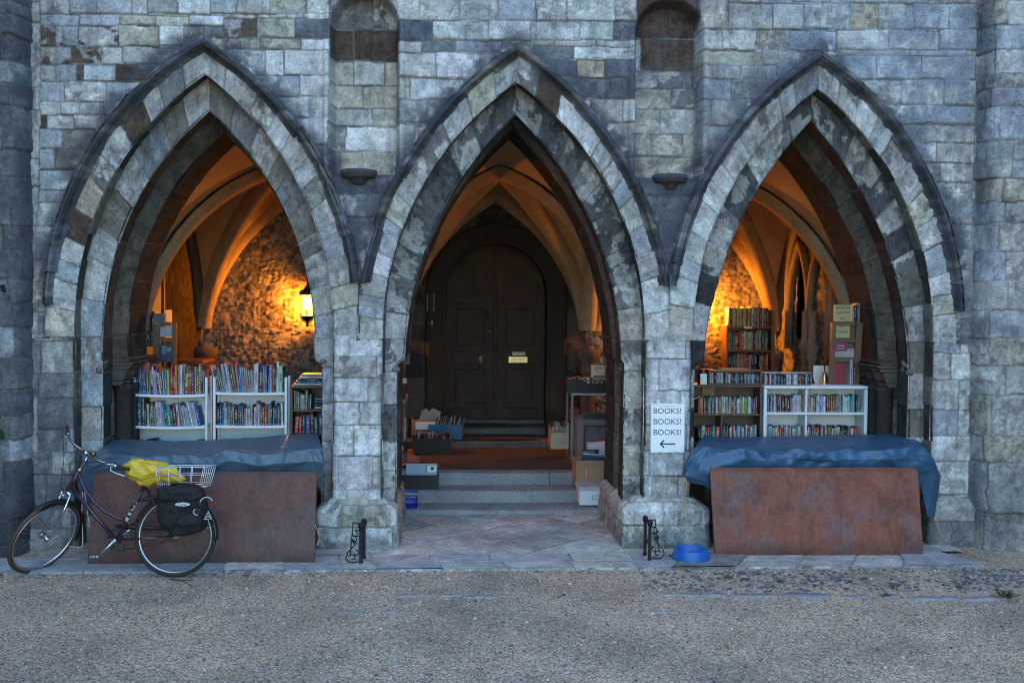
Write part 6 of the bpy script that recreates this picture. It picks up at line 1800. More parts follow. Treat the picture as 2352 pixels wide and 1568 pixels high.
for k in range(11):
    q = at(918, 1112-5.2*k, 1.95)
    put_book(q[0]-.16+rng.uniform(-.02, .02)-.03*(k % 3 == 0), 1.9, .36+.022*(k+1)-.0, .020, .22, .24+rng.uniform(-.02, .02), CN['wcswkcrwsce'[k]][1], f'{ORD[k]} magazine up in the messy pile beside the grey file box', 'magazines in the messy pile', flat=True, rz=rng.uniform(-14, 14), cat='magazine', name='magazine')
pa, pb = on(930, 1128, .212), on(996, 1128, .212)
t, f = open_box((pa[0]+.16, 1.98-.03, .212), (.42, .26, .16), .010, BLKP, 'file_crate', 'black file crate with grey folders on the left of the steps', 'crate', -2)
for k, (dy, h_, c) in enumerate(((-.06, .27, (.30, .38, .46)), (-.03, .26, (.12, .30, .42)), (0, .25, (.28, .25, .22)))):
    q = f(.02, dy, .012); mb = MB(); mb.box((q.x, q.y, q.z+h_/2), (.36, .018, h_), bev=.002)
    o = mb.build('folder', plain('folder_card', c, .6, 0, .08)); tag(o, ('pale grey blue folder at the front of the black file crate', 'blue folder in the middle of the black file crate', 'brown folder at the back of the black file crate')[k], 'folder')
    if k == 0:
        mb = MB(); mb.box((q.x+.115, q.y-.0105, q.z+h_-.06), (.10, .003, .075)); mb.build('folder_label', PAPER, o)
        mb = MB(); mb.box((q.x+.055, q.y-.0105, q.z+h_-.06), (.008, .003, .10)); mb.box((q.x+.125, q.y-.0125, q.z+h_-.055), (.035, .002, .035)); mb.build('label_mark', INK, o)
# blue basket: real mesh sides
pa, pb = on(912, 1166, .075), on(957, 1166, .075)
BLUEB = plain('blue_basket', (.02, .06, .42), .4, 0, .1)
xa, xb, ya, yb = pb[0]-.40, pb[0], 1.40, 1.66
t = thing('basket', 'small blue plastic mesh basket on the lowest step', 'basket', ((xa+xb)/2, (ya+yb)/2, .075))
mb = MB()
for zz in np.linspace(.012, .135, 6):
    for (A, B) in (((xa, ya), (xb, ya)), ((xb, ya), (xb, yb)), ((xb, yb), (xa, yb)), ((xa, yb), (xa, ya))): mb.bar((*A, .075+zz), (*B, .075+zz), .004, 5)
for x in np.linspace(xa, xb, 15):
    for y in (ya, yb): mb.bar((x, y, .08), (x, y, .215), .0035, 5)
for y in np.linspace(ya, yb, 10): mb.bar((xb, y, .08), (xb, y, .215), .0035, 5)
mb.box(((xa+xb)/2, (ya+yb)/2, .08), (xb-xa, yb-ya, .008))
mb.build('mesh_side', BLUEB, t)
mb = MB(); mb.tube([(xa, ya, .218), (xb, ya, .218), (xb, yb, .218), (xa, yb, .218)], .008, 6, closed=True); mb.build('rim', BLUEB, t)
for k, c in enumerate(('r', 'w', 'y', 'w')):
    put_book(xa+.06+.02*k, ya+.03, .105+.028*(k+1), .024, .2, .28, CN[c][1], f'{("red", "white lower", "yellow", "white topmost")[k]} booklet in the blue mesh basket', 'booklets in the blue basket', flat=True, rz=(3, -2, 4, -5)[k], cat='booklet', name='booklet')
# right side: table with crate, record boxes, cartons
yT = 2.75
xa, xb = at(1312, 905, yT)[0], at(1425, 905, yT)[0]
zt_ = at(1360, 905, yT)[2]
t = thing('side_table', 'grey metal legged table under the black crate, right of the door', 'table', ((xa+xb)/2, yT+.3, .35))
mb = MB(); mb.box(((xa+xb)/2+.05, yT+.3, zt_), (xb-xa+.1, .62, .022), bev=.003); mb.build('table_top', plain('grey_edge', (.40, .40, .42), .5), t)
for sy in (yT+.02, yT+.58):
    mb = MB(); mb.box((xa+.015, sy, (zt_+.35)/2), (.03, .03, zt_-.37)); mb.build('leg', plain('steel_leg', (.16, .16, .17), .4, .5), t)
pa, pb = at(1301, 900, yT)[0], at(1424, 900, yT)[0]
zc = zt_+.012; hc = at(1360, 872, yT)[2]-zc
t = thing('black_crate', 'wide black crate with a dipped front on the grey table', 'crate', ((pa+pb)/2, yT+.22, zc))
wc = pb-pa
mb = MB()
dip = [(-wc/2-.01, hc), (-wc*.13-.05, hc), (-wc*.13, hc*.72), (wc*.22, hc*.72), (wc*.22+.05, hc), (wc/2+.01, hc), (wc/2-.01, 0), (-wc/2+.03, 0)]
mb.prism(dip, yT, yT+.012, lambda q, d: ((pa+pb)/2+q[0], d, zc+q[1]))
mb.box((pa+.01, yT+.20, zc+hc/2), (.012, .37, hc)); mb.box((pb-.006, yT+.20, zc+hc/2), (.012, .37, hc)); mb.box(((pa+pb)/2, yT+.39, zc+hc/2), (wc-.02, .012, hc)); mb.box(((pa+pb)/2, yT+.2, zc+.006), (wc-.06, .36, .012))
mb.build('crate_body', BLKP, t)
for k in range(9):
    put_book(pa+.04+k*.055, yT+.04, zc+.015, .045, .28, hc*.95+.01*(k % 3), CN['oerscecok'[k]][1], f'{ORD[k]} book from the left standing in the wide black crate', 'books in the wide black crate')
p = at(1374, 855, yT+.1); mb = MB(); M = Matrix.Rotation(R(-14), 3, 'X')
mb.box((p[0], yT+.14, p[2]+.005), (.165, .008, .17), rot=M); o = mb.build('card', plain('cream_card', (.62, .50, .38), .7, 0, .08)); tag(o, 'upright cream card on the black crate lit orange', 'card')
mb = MB()
for (dx, dz_, w_, h_) in ((-.045, .045, .02, .014), (.02, .047, .08, .010), (.0, .0, .012, .014), (0, -.055, .13, .02)): mb.box((p[0]+dx, yT+.135-dz_*.25-.006, p[2]+.005+dz_), (w_, .002, h_), rot=M)
mb.build('card_print', plain('brown_ink', (.25, .12, .08), .7), o)
for k in range(3):
    put_book(p[0]-.10+.02*k, yT+.02, p[2]-.085+.022*k, .018, .18, .22, CN['oce'[k]][1], f'{("lowest", "middle", "upper")[k]} orange lit booklet under the cream card', 'booklets under the cream card', flat=True, cat='booklet', name='booklet')
# LP box, clear tub with framed picture, cartons, white archive box
def solid_box(u0, u1, v0, v1, y, d, mat, name, lab, cat='box', bev=.004, rz=0):
    pa = at(u0, v1, y); pb = at(u1, v0, y)
    t = thing(name, lab, cat, ((pa[0]+pb[0])/2, y+d/2, pa[2]))
    mb = MB(); mb.box(((pa[0]+pb[0])/2, y+d/2, (pa[2]+pb[2])/2), (pb[0]-pa[0], d, pb[2]-pa[2]), bev=bev, rot=Matrix.Rotation(R(rz), 3, 'Z')); mb.build('box_body', mat, t)
    return t, pa, pb
BUFF = plain('buff_board', (.42, .34, .24), .8, 0, .1)
t, pa, pb = solid_box(1265, 1307, 980, 1031, 2.95, .33, BUFF, 'record_box', 'buff record box set with red lettering beside the grey table leg')
RED = plain('red_print', (.35, .04, .04), .7)
q = at(1286, 990, 2.949); text_obj('lettering', 'BERLIOZ', (q[0], 2.9485, q[2]), .042, RED, t, squash=.9)
mb = MB()
for (u, v, w_) in ((1294, 1009, .10), (1293, 1014, .08), (1293, 1018, .09), (1296, 1023, .03)): q = at(u, v, 2.95); mb.box((q[0], 2.9485, q[2]), (w_, .002, .006))
mb.build('small_print', RED, t)
for k in range(7):
    q = at(1266+6*k, 976, 3.0); mb = MB(); mb.box((q[0], 3.08, q[2]-.03), (.014, .26, .12), rot=Matrix.Rotation(R(-6+3*k), 3, 'Y'))
    tag(mb.build('record_sleeve', plain('sleeve', CN['kecskec'[k]][1], .4)), f'{ORD[k]} thin sleeve from the left standing behind the buff record box', 'record', 'sleeves behind the buff record box')
t, pa, pb = solid_box(1309, 1322, 979, 1031, 2.98, .3, BUFF, 'record_box', 'second buff record box right of the grey table leg')
REDB = plain('red_tub', (.20, .02, .03), .5)
t, pa, pb = solid_box(1312, 1332, 940, 972, 3.05, .3, REDB, 'red_box', 'dark red box under the grey table')
CLR, nt, b_ = nmat('clear_tub'); b_.inputs['Base Color'].default_value = (.35, .30, .30, 1); b_.inputs['Roughness'].default_value = .2; b_.inputs['Alpha'].default_value = .30
pa = at(1326, 1038, 2.5); pb = at(1406, 963, 2.5)
t, f = open_box(((pa[0]+pb[0])/2, 2.72, .364), (pb[0]-pa[0], .40, pb[2]-.364), .006, CLR, 'plastic_tub', 'clear plastic tub holding framed pictures', 'tub', 0, None, .03)
for k, (u0, u1, v0, v1, y, c, lab) in enumerate(((1337, 1397, 948, 1020, 2.66, (.02, .018, .02), 'dark framed picture at the back of the clear tub'), (1341, 1398, 977, 1034, 2.44, (.085, .075, .085), 'framed grey landscape picture in front of the clear tub'))):
    pa = at(u0, v1, y); pb = at(u1, v0, y); fr = thing('framed_picture', lab, 'picture', ((pa[0]+pb[0])/2, y, pa[2]), 'framed pictures by the steps')
    mb = MB(); mb.box(((pa[0]+pb[0])/2, y+.008, (pa[2]+pb[2])/2), (pb[0]-pa[0]-.02, .012, pb[2]-pa[2]-.02)); mb.build('print', plain('dim_print', c, .4, 0, .7, 9), fr)
    mb = MB(); w_ = .013
    cx_, cz_ = (pa[0]+pb[0])/2, (pa[2]+pb[2])/2
    for (dx, dz_, a_, b2_) in ((0, (pb[2]-pa[2])/2-w_/2, pb[0]-pa[0], w_), (0, -(pb[2]-pa[2])/2+w_/2, pb[0]-pa[0], w_), ((pb[0]-pa[0])/2-w_/2, 0, w_, pb[2]-pa[2]-2*w_-.001), (-(pb[0]-pa[0])/2+w_/2, 0, w_, pb[2]-pa[2]-2*w_-.001)):
        mb.box((cx_+dx, y, cz_+dz_), (a_, .018, b2_), bev=.002)
    mb.build('frame', BLKP if k else PINE, fr)
p = at(1378, 1042, 2.1); mb = MB(); mb.box((p[0], 2.30, p[2]+.01), (.245, .16, .20), rot=Matrix.Rotation(R(-5), 3, 'Y'), bev=.004); tag(mb.build('white_carton', plain('white_card', (.58, .56, .60), .7, 0, .08)), 'tilted white carton behind the open cardboard box', 'box')
pa = at(1322, 1116, 1.80); pb = at(1397, 1058, 1.80)
t, f = open_box(((pa[0]+pb[0])/2, 1.80+.16, pa[2]+.004), (pb[0]-pa[0], .32, pb[2]-pa[2]), .008, CARD, 'cardboard_box', 'open cardboard box of books standing on the white archive box', 'box', 2)
mb = MB(); q = f(-.07, -.165, .16); mb.lathe((q.x, q.y, q.z), [(.012, -.05), (.013, -.045), (.013, .045), (.012, .05)], 10); mb.build('marker_print', plain('red_white', (.55, .25, .25), .5), t)
hh = pb[2]-pa[2]
for k, (c, w_, y_) in enumerate((('n', .26, -.13), ('b', .25, -.09), ('w', .24, -.05), ('g', .15, .0), ('k', .2, .05))):
    q = f(-.13+.01*k, y_, hh-.19+.012*k); o = put_book(q.x, q.y, q.z, w_, .022, .24, CN[c][1], f'{("navy", "blue", "white", "green", "black")[k]} book in the open cardboard box, tops showing', 'books in the open cardboard box', lean=R((4, 3, 5, -2, 0)[k]))
ARCH_W = plain('archive_white', (.66, .66, .66), .65, 0, .05)
t, pa, pb = solid_box(1331, 1397, 1124, 1160, 1.48, .34, ARCH_W, 'archive_box', 'white archive box with a small framed label on the steps')
mb = MB(); mb.box(((pa[0]+pb[0])/2-.006, 1.48+.17, pb[2]+.008), (pb[0]-pa[0]+.012, .35, .045), bev=.004); mb.build('lid', plain('grey_lid', (.42, .43, .44), .65), t)
q = at(1371, 1142, 1.478); mb = MB()
for (dx, dz_, a_, b2_) in ((0, .022, .10, .005), (0, -.022, .10, .005), (.0475, 0, .005, .039), (-.0475, 0, .005, .039)): mb.box((q[0]+dx, 1.4785, q[2]+dz_), (a_, .003, b2_))
mb.build('label_frame', INK, t)
# planks and a cut stone against the right jamb
pa = at(1400, 1130, 1.62); pb = at(1424, 893, 1.72)
mb = MB(); mb.hexa([(pa[0]+.03, 1.62, .36), (pa[0]+.15, 1.66, .36), (pa[0]+.15, 1.90, .36), (pa[0]+.03, 1.90, .36), (pa[0]+.055, 1.70, pb[2]), (pa[0]+.16, 1.72, pb[2]), (pa[0]+.16, 1.92, pb[2]), (pa[0]+.055, 1.92, pb[2])])
tag(mb.build('wooden_panel', PINE), 'tall brown wooden panel leaning inside the right jamb of the middle arch', 'panel')
o = plinth(at(1396, 1150, 1.45)[0]+.01, at(1425, 1150, 1.45)[0]+.12, 1.38, 1.62, .60, 83, 'yy', .04, None)
o.parent = None; o.matrix_parent_inverse = Matrix.Identity(4)
o.name = 'stone_block'; tag(o, 'cut yellowish stone block standing at the right jamb by the archive box', 'stone block')
# ------------------------------------------------------------------ the bicycle
BP = plain('plum_enamel', (.045, .018, .035), .28, .2, .2, 12, coat=.5)
CHR = plain('chrome', (.55, .57, .60), .22, 1., .06, 20)
ALU = plain('alloy', (.58, .60, .63), .34, 1., .08, 30)
RUB = plain('tyre_rubber', (.022, .021, .02), .75, 0, .25, 30, .3, 150)
GUM = plain('brown_tyre_wall', (.085, .045, .025), .7, 0, .3, 30)
BLK = plain('black_nylon', (.007, .007, .008), .75, 0, .3, 14, .5, 300)
BLKM = plain('black_enamel', (.014, .014, .016), .35, .2, .2, 20)
# bicycle plane: faces -x, leans towards the stall.  local frame: X along the bike (towards the front), Z up, Y = to the viewer's side
BO = Vector((on(400, 1325)[0], on(400, 1325)[1], 0))
LEAN = R(7)
ex = Vector((-1, .04, 0)).normalized()                 # forward
ez = Vector((0, math.sin(LEAN), math.cos(LEAN)))       # up, tipped away from the viewer
ey = ez.cross(ex).normalized()                         # sideways
if ey.y > 0: ey = -ey
bike = thing('bicycle', 'plum coloured step through bicycle leaning in front of the brown board', 'bicycle', BO)
def bk(x, z, y=0.0): return BO+ex*x+ez*z+ey*y
def plane_pt(u, v, y=0.0):
    """the photographed point on the bicycle plane (offset y towards the viewer)"""
    o = BO+ey*y; n = ey
    d = Vector(ray(u, v)); c = Vector(CAM)
    return c+d*((o-c).dot(n)/d.dot(n))
RW = .345
def wheel(c, ax, fwd, up, parent, name, tmat):
    """c centre, ax axle direction, fwd/up in-plane"""
    w = MB()
    N_ = 72
    def circ(r, off=0.): return [c+fwd*(r*math.cos(2*math.pi*k/N_))+up*(r*math.sin(2*math.pi*k/N_))+ax*off for k in range(N_)]
    w.tube(circ(RW-.017), .0175, 10, closed=True); wh = w.build(name, tmat, parent)
    m = MB(); prof = [(RW-.034, -.013), (RW-.030, -.014), (RW-.046, -.011), (RW-.050, 0), (RW-.046, .011), (RW-.030, .014), (RW-.034, .013)]
    rows = []
    for k in range(N_+1):
        a = 2*math.pi*k/N_; d = fwd*math.cos(a)+up*math.sin(a)
        rows.append([tuple(c+d*r+ax*o) for r, o in prof])
    m.grid(rows); m.build('rim', ALU, wh)
    m = MB(); m.bar(c-ax*.05, c+ax*.05, .016, 12); m.bar(c-ax*.034, c-ax*.030, .030, 14); m.bar(c+ax*.030, c+ax*.034, .030, 14); m.bar(c-ax*.065, c+ax*.065, .006, 8); m.build('hub', CHR, wh)
    m = MB()
    for k in range(36):
        a = 2*math.pi*k/36; sd = 1 if k % 2 else -1; b = a+(R(48) if (k//2) % 2 else -R(48))
        m.bar(c+ax*(sd*.031)+(fwd*math.cos(b)+up*math.sin(b))*.028, c+ax*(sd*.004)+(fwd*math.cos(a)+up*math.sin(a))*(RW-.046), .0008, 4)
    m.build('spokes', plain('spoke_steel', (.30, .30, .32), .4, 1.), wh)
    return wh
hubR = bk(0, RW)
wheel(hubR, ey, ex, ez, bike, 'rear_wheel', RUB)
BB = plane_pt(267, 1240.5); ST = plane_pt(333, 1112); HT = plane_pt(182, 1081); HB = plane_pt(157, 1124)
steer = (HT-HB).normalized()
m = MB(); m.bar(HB-steer*.01, HT+steer*.012, .019, 14); m.bar(plane_pt(162, 1118), BB, .0165, 12)
tp = [plane_pt(180, 1086), plane_pt(186, 1103), plane_pt(199, 1130), plane_pt(217, 1153), plane_pt(240, 1174), plane_pt(265, 1187), plane_pt(289, 1195)]
m.tube(tp, .0135, 12); m.bar(BB, ST, .0150, 12)
for s in (-1, 1):
    m.tube([ST-ez*.02+ey*(.012*s), ST+(hubR-ST)*.4+ey*(.05*s), hubR+ey*(.062*s)], .0075, 8)
    m.tube([BB+ey*(.02*s), BB+(hubR-BB)*.35+ey*(.045*s), hubR+ey*(.062*s)], .0085, 8)
m.bar(BB-ey*.036, BB+ey*.036, .021, 14); fr = m.build('frame', BP, bike)
m = MB(); m.bar(ST-ez*.0+(ST-BB).normalized()*.0, ST+(ST-BB).normalized()*.10, .0125, 12); m.bar(ST-(ST-BB).normalized()*.012, ST+(ST-BB).normalized()*.008, .0175, 12); m.build('seat_post', CHR, bike)
# pump, stickers on the seat tube, cable
m = MB()
sdir = (ST-BB).normalized()
for a, b in ((.18, .215), (.235, .26), (.28, .33), (.345, .365)): m.bar(BB+sdir*a, BB+sdir*b, .0156, 12)
m.build('frame_sticker', plain('pale_sticker', (.45, .45, .48), .4), fr)
# steered front end: turn about the head tube, front of the wheel towards the viewer
TURN = R(68)
def rot_steer(v): return Matrix.Rotation(SGN*TURN, 3, steer) @ v
SGN = 1
if (Matrix.Rotation(TURN, 3, steer) @ ex).dot(ey) < 0: SGN = -1
fx = rot_steer(ex); fy = rot_steer(ey); fz = fx.cross(fy); 
if fz.z < 0: fz = -fz
down = -steer
# front hub: along the fork axis with rake so that the tyre rests on the ground
rake = -.045
def hubpos(l): return HB+down*l+(fx-steer*fx.dot(steer)).normalized()*rake
l = .3
for _ in range(60):
    h = hubpos(l); upw = (Vector((0, 0, 1))-fy*Vector((0, 0, 1)).dot(fy)).normalized()
    l += (h.z-RW*upw.z)*.5
hubF = hubpos(l); fup = (Vector((0, 0, 1))-fy*Vector((0, 0, 1)).dot(fy)).normalized(); ff = fup.cross(fy); ff = ff if ff.dot(fx) > 0 else -ff
wheel(hubF, fy, ff, fup, bike, 'front_wheel', GUM)
m = MB()
cr = HB+down*.025
m.bar(cr-fy*.055, cr+fy*.055, .016, 10)
for s in (-1, 1):
    a = cr+fy*(.048*s)
    m.tube([a, a+(hubF-cr)*.45+fy*(.004*s)-ff*.012, a+(hubF-cr)*.8+fy*(.006*s)-ff*.010, hubF+fy*(.055*s)], [.0125, .0115, .009, .007], 10)
m.build('fork', CHR, bike)
def guard(c, fwd, up, ax, a0, a1, parent, mat):
    rows = []
    for k in range(40):
        a = a0+(a1-a0)*k/39; d = fwd*math.cos(a)+up*math.sin(a)
        rows.append([tuple(c+d*(RW+.014+o)+ax*w) for o, w in ((-.022, -.030), (-.006, -.024), (.004, -.010), (.005, 0), (.004, .010), (-.006, .024), (-.022, .030))])
    m = MB(); m.grid(rows); o = m.build('mudguard', mat, parent)
    s = o.modifiers.new('t', 'SOLIDIFY'); s.thickness = .0015
    return o
guard(hubF, ff, fup, fy, R(62), R(198), bike, BLKM)
guard(hubR, ex, ez, ey, R(20), R(185), bike, BLKM)
m = MB()
for s in (-1, 1):
    m.bar(hubF+fy*(.055*s), hubF+(ff*math.cos(R(170))+fup*math.sin(R(170)))*(RW+.01)+fy*(.03*s), .002, 5)
    m.bar(hubR+ey*(.06*s), hubR+(ex*math.cos(R(165))+ez*math.sin(R(165)))*(RW+.01)+ey*(.03*s), .002, 5)
m.build('mudguard_stay', CHR, bike)
# brakes
m = MB(); q = cr+(ff*.045)
m.tube([q+fy*.05-fz*.0, q+fy*.03+ff*.02, q-fy*.03+ff*.02, q-fy*.05], .008, 8); m.box(q+fy*.02-fup*.02, (.03, .02, .03), bev=.005); m.build('front_brake', CHR, bike)
m = MB(); q = plane_pt(382, 1152, .03); m.box(q, (.035, .02, .045), bev=.006); m.build('rear_brake', CHR, bike)
# quill stem and north road handlebar
sx_ = HT+steer*.015
stop = HT+steer*.185
m = MB(); m.bar(sx_, stop, .0125, 12); m.tube([stop-steer*.01, stop+fx*.03+steer*.01, stop+fx*.06+steer*.01], .014, 10); m.bar(stop+fx*.055+steer*.01-fy*.024, stop+fx*.055+steer*.01+fy*.024, .019, 12); m.bar(HT-steer*.0, HT+steer*.018, .021, 14); m.build('stem', CHR, bike)
cl = stop+fx*.055+steer*.01
hb = {}
up_ = steer
for s in (-1, 1):
    hb[s] = [cl, cl+fy*(.06*s), cl+fy*(.15*s)+fx*.012+up_*.010, cl+fy*(.23*s)-fx*.005+up_*.016, cl+fy*(.29*s)-fx*.035+up_*.018, cl+fy*(.335*s)-fx*.065+up_*.016]
def smooth_pts(pts, n=6):
    P_ = [np.array(p, float) for p in pts]; out = []
    for i in range(len(P_)-1):
        p0, p1, p2, p3 = P_[max(i-1, 0)], P_[i], P_[i+1], P_[min(i+2, len(P_)-1)]
        for t in np.linspace(0, 1, n+1)[:-1]:
            out.append(.5*((2*p1)+(-p0+p2)*t+(2*p0-5*p1+4*p2-p3)*t*t+(-p0+3*p1-3*p2+p3)*t**3))
    out.append(P_[-1]); return out
m = MB()
for s in (-1, 1): m.tube(smooth_pts(hb[s]), .011, 10)
m.build('handlebar', CHR, bike)
for s in (-1, 1):
    e = hb[s][-1]; d = (hb[s][-1]-hb[s][-2]).normalized()
    m = MB(); m.tube([e-d*.02, e, e+d*.085, e+d*.09], [.0155, .016, .0155, .010], 12); m.build('grip', RUB, bike)
    b0 = hb[s][-2]
    m = MB(); m.box(b0, (.03, .03, .03), bev=.008); m.tube(smooth_pts([b0-up_*.015, b0-up_*.035-d*(-.02)+fx*.02, b0-up_*.055+d*.07+fx*.01, b0-up_*.065+d*.14]), .006, 8); m.build('brake_lever', CHR, bike)
    m = MB(); m.tube(smooth_pts([b0-up_*.01, b0+fx*.09+up_*.05, cl+fx*.16+fy*(.05*s)-up_*.02, cr+fx*.07+fy*(.02*s)+steer*.03 if s < 0 else HT+fx*.04-steer*.04, (cr+fx*.05) if s < 0 else plane_pt(188, 1112, .02)]), .0028, 6); m.build('cable', BLKM, bike)
m = MB(); m.ball(cl+fy*.08+up_*.03, .026, 8); m.build('bell', plain('bell_copper', (.30, .14, .08), .3, .9), bike)
# cranks, chainring, pedals, chain case
CRK = BB
m = MB()
N_ = 48
cc = BB-ey*.045
for r_ in (.098, .090): m.tube([cc+ex*(r_*math.cos(2*math.pi*k/N_))+ez*(r_*math.sin(2*math.pi*k/N_)) for k in range(N_)], .004, 6, closed=True)
for k in range(44):
    a = 2*math.pi*k/44; d = ex*math.cos(a)+ez*math.sin(a); m.bar(cc+d*.097, cc+d*.104, .003, 4)
for k in range(5):
    a = 2*math.pi*k/5+.3; d = ex*math.cos(a)+ez*math.sin(a); m.bar(cc+d*.015, cc+d*.09, .008, 6)
m.build('chainring', plain('worn_chainring', (.10, .10, .11), .4, .8), bike)
m = MB()
up0, dn0 = cc+ez*.096, cc-ez*.096
m.tube([up0, hubR-ey*.04+ez*.035], .004, 6); m.tube([dn0, hubR-ey*.04-ez*.035], .004, 6)
m.build('chain', BLKM, bike)
m = MB(); q0 = cc+ez*.115+ey*.0; q1 = hubR-ey*.04+ez*.055
m.tube([q0+ex*.03, q0, q1], [.008, .016, .014], 8); m.build('chain_guard', BLKM, bike)
ca = plane_pt(230, 1276, .06)-plane_pt(267, 1240.5, .06); ca = ca.normalized()*.17
for s in (1, -1):
    a = BB+ey*(.05*s); e = a+ca*s+ey*(.012*s)
    m = MB(); m.tube([a-ey*(.02*s), a+ey*(.004*s)], .019, 12); m.tube([a, a+ca*s*.5+ey*(.006*s), e], [.0125, .0095, .0105], 10); cr_ = m.build('crank', ALU, bike)
    m = MB(); pc = e+ey*(.055*s)
    for k in (-1, 1): m.box(pc+ex*(.03*k), (.012, .09, .02), rot=Matrix((tuple(ex), tuple(ey), tuple(ez))).transposed(), bev=.003)
    m.bar(e, pc+ey*(.045*s), .007, 8); m.box(pc, (.05, .025, .014), rot=Matrix((tuple(ex), tuple(ey), tuple(ez))).transposed(), bev=.003)
    m.build('pedal', ALU if s > 0 else BLKM, cr_)
# rear carrier and the white wire basket
RK = RW+.32
m = MB()
for s in (-1, 1):
    m.tube([bk(.17, RK, .06*s), bk(-.27, RK, .06*s)], .005, 6)
    m.tube([bk(-.16, RK, .06*s), hubR+ey*(.065*s)], .004, 6); m.tube([bk(-.02, RK, .06*s), hubR+ey*(.065*s)], .004, 6)
for x in (.17, .06, -.05, -.16, -.27): m.bar(bk(x, RK, -.06), bk(x, RK, .06), .004, 6)
m.build('carrier', BLKM, bike)
WW = plain('white_wire', (.74, .75, .76), .4, 0, .05)
bt = thing('wire_basket', 'white wire basket fixed over the bicycle back wheel', 'basket', bk(-.06, RK+.09))
m = MB()
BH = .175; z0 = RK+.095
def ring_(x0, x1, w, z): return [bk(x0, z, w), bk(x1, z, w), bk(x1, z, -w), bk(x0, z, -w)]
def rim_at(t): return (.115+.020*t, -.245-.035*t, .13+.035*t, z0+BH*t)
for t, r_ in ((0, .004), (.18, .003), (.62, .003), (1., .0055)):
    x0, x1, w, z = rim_at(t); m.tube(ring_(x0, x1, w, z), r_, 6, closed=True)
a0, a1, aw, az = rim_at(0); b0_, b1_, bw, bz = rim_at(1)
for k in range(5):
    f_ = k/4; xa = a0+(a1-a0)*f_; xb = b0_+(b1_-b0_)*f_
    for s in (-1, 1): m.bar(bk(xa, az, aw*s), bk(xb, bz, bw*s), .003, 5)
    m.bar(bk(xa, az, aw), bk(xa, az, -aw), .003, 5)
for k in range(1, 5):
    f_ = k/5
    ya, yb = aw-2*aw*f_, bw-2*bw*f_
    m.bar(bk(a0, az, ya), bk(b0_, bz, yb), .003, 5); m.bar(bk(a1, az, ya), bk(b1_, bz, yb), .003, 5); m.bar(bk(a0, az, ya), bk(a1, az, ya), .003, 5)
for x in (.05, -.18):
    for w in (-.055, .055): m.bar(bk(x, RK, w), bk(x, z0, w*1.6), .004, 6)
m.build('wire_mesh', WW, bt)
# saddle under a yellow plastic bag
SAD = ST+(ST-BB).normalized()*.12
m = MB(); m.ball(SAD+ez*.01, (.12, .07, .035), 10); m.build('saddle', BLKM, bike)
YB_ = plain('yellow_plastic', (.62, .42, .03), .32, 0, .18, 9, .5, 26)
def blob(c, rows_, n=30):
    return None
m = MB()
# bag: a lathe-like sleeve along the saddle, crumpled
secs = [(.205, .02, .055, .05), (.185, .015, .085, .085), (.12, -.005, .10, .105), (.04, -.03, .105, .12), (-.03, -.01, .10, .11), (-.09, .01, .085, .085), (-.15, -.015, .075, .075), (-.21, -.05, .07, .065), (-.26, -.075, .06, .045), (-.275, -.08, .03, .02)]
rows = []
rng = np.random.RandomState(3)
for i, (x, dz_, wy, hz) in enumerate(secs):
    r_ = []
    for k in range(28):
        a = 2*math.pi*k/28
        wr = 1+.30*(float(fbm(np.array(x*3.), np.array(math.sin(a)*1.2+math.cos(a)), 2.2, 5, 3))-.5)+.14*(float(ridged(np.array(x*2), np.array(a), 1.6, 7))-.4)
        r_.append(tuple(SAD+ex*(x+.02*math.sin(a*3+i))+ez*(.01+dz_+hz*wr*math.sin(a))+ey*(wy*wr*math.cos(a))))
    rows.append(r_)
m.grid(rows, closed=True); m.add(rows[0], [tuple(range(28))]); m.add(rows[-1], [tuple(range(28))])
bag = m.build('plastic_bag', YB_)
sb = bag.modifiers.new('s', 'SUBSURF'); sb.levels = 2; sb.render_levels = 2
tx = bpy.data.textures.new('crumple', 'CLOUDS'); tx.noise_scale = .06; tx.noise_depth = 2
dm = bag.modifiers.new('d', 'DISPLACE'); dm.texture = tx; dm.strength = .05; dm.mid_level = .5; dm.texture_coords = 'GLOBAL'
tag(bag, 'bright yellow plastic bag pulled over the bicycle saddle', 'bag')
# black pannier hanging on the viewer's side
pn = thing('pannier_bag', 'black nylon pannier hanging beside the bicycle back wheel', 'bag', plane_pt(430, 1170, .12))
def pad(outline, y0, y1, name, parent, mat, seed, puff=.02, amp=.02):
    """soft bag from an outline in picture points on the bicycle plane"""
    P_ = [plane_pt(u, v, .0) for u, v in outline]
    c = sum(P_, Vector())/len(P_)
    n = len(P_); D = []
    for i in range(n):
        for t in np.linspace(0, 1, 6)[:-1]: D.append(P_[i]*(1-t)+P_[(i+1) % n]*t)
    # round the corners a little
    for _ in range(2): D = [D[i-1]*.25+D[i]*.5+D[(i+1) % len(D)]*.25 for i in range(len(D))]
    rows = []
    lev = [(0., y0), (.55, y0-.0), (.86, y0+.004), (1.0, y0+.03), (1.01, (y0+y1)/2), (1.0, y1-.03), (.93, y1-.004), (.75, y1+puff*.5), (.5, y1+puff*.85), (.25, y1+puff), (0., y1+puff)]
    for (k, y) in lev:
        r_ = []
        for j, d in enumerate(D):
            q = c+(d-c)*max(k, .002)
            nz = (float(fbm(np.array(q.x), np.array(q.z), 9, seed, 3))-.5)*2*amp+(float(ridged(np.array(q.x+q.z*.6), np.array(q.z*1.6), 7, seed+2))-.4)*amp*.7
            r_.append(tuple(q+ey*(y+nz*(1 if y > y0+.02 else 0))))
        rows.append(r_)
    m = MB(); m.grid(rows, closed=True)
    o = m.build(name, mat, parent); s = o.modifiers.new('s', 'SUBSURF'); s.levels = 1; s.render_levels = 1
    return o
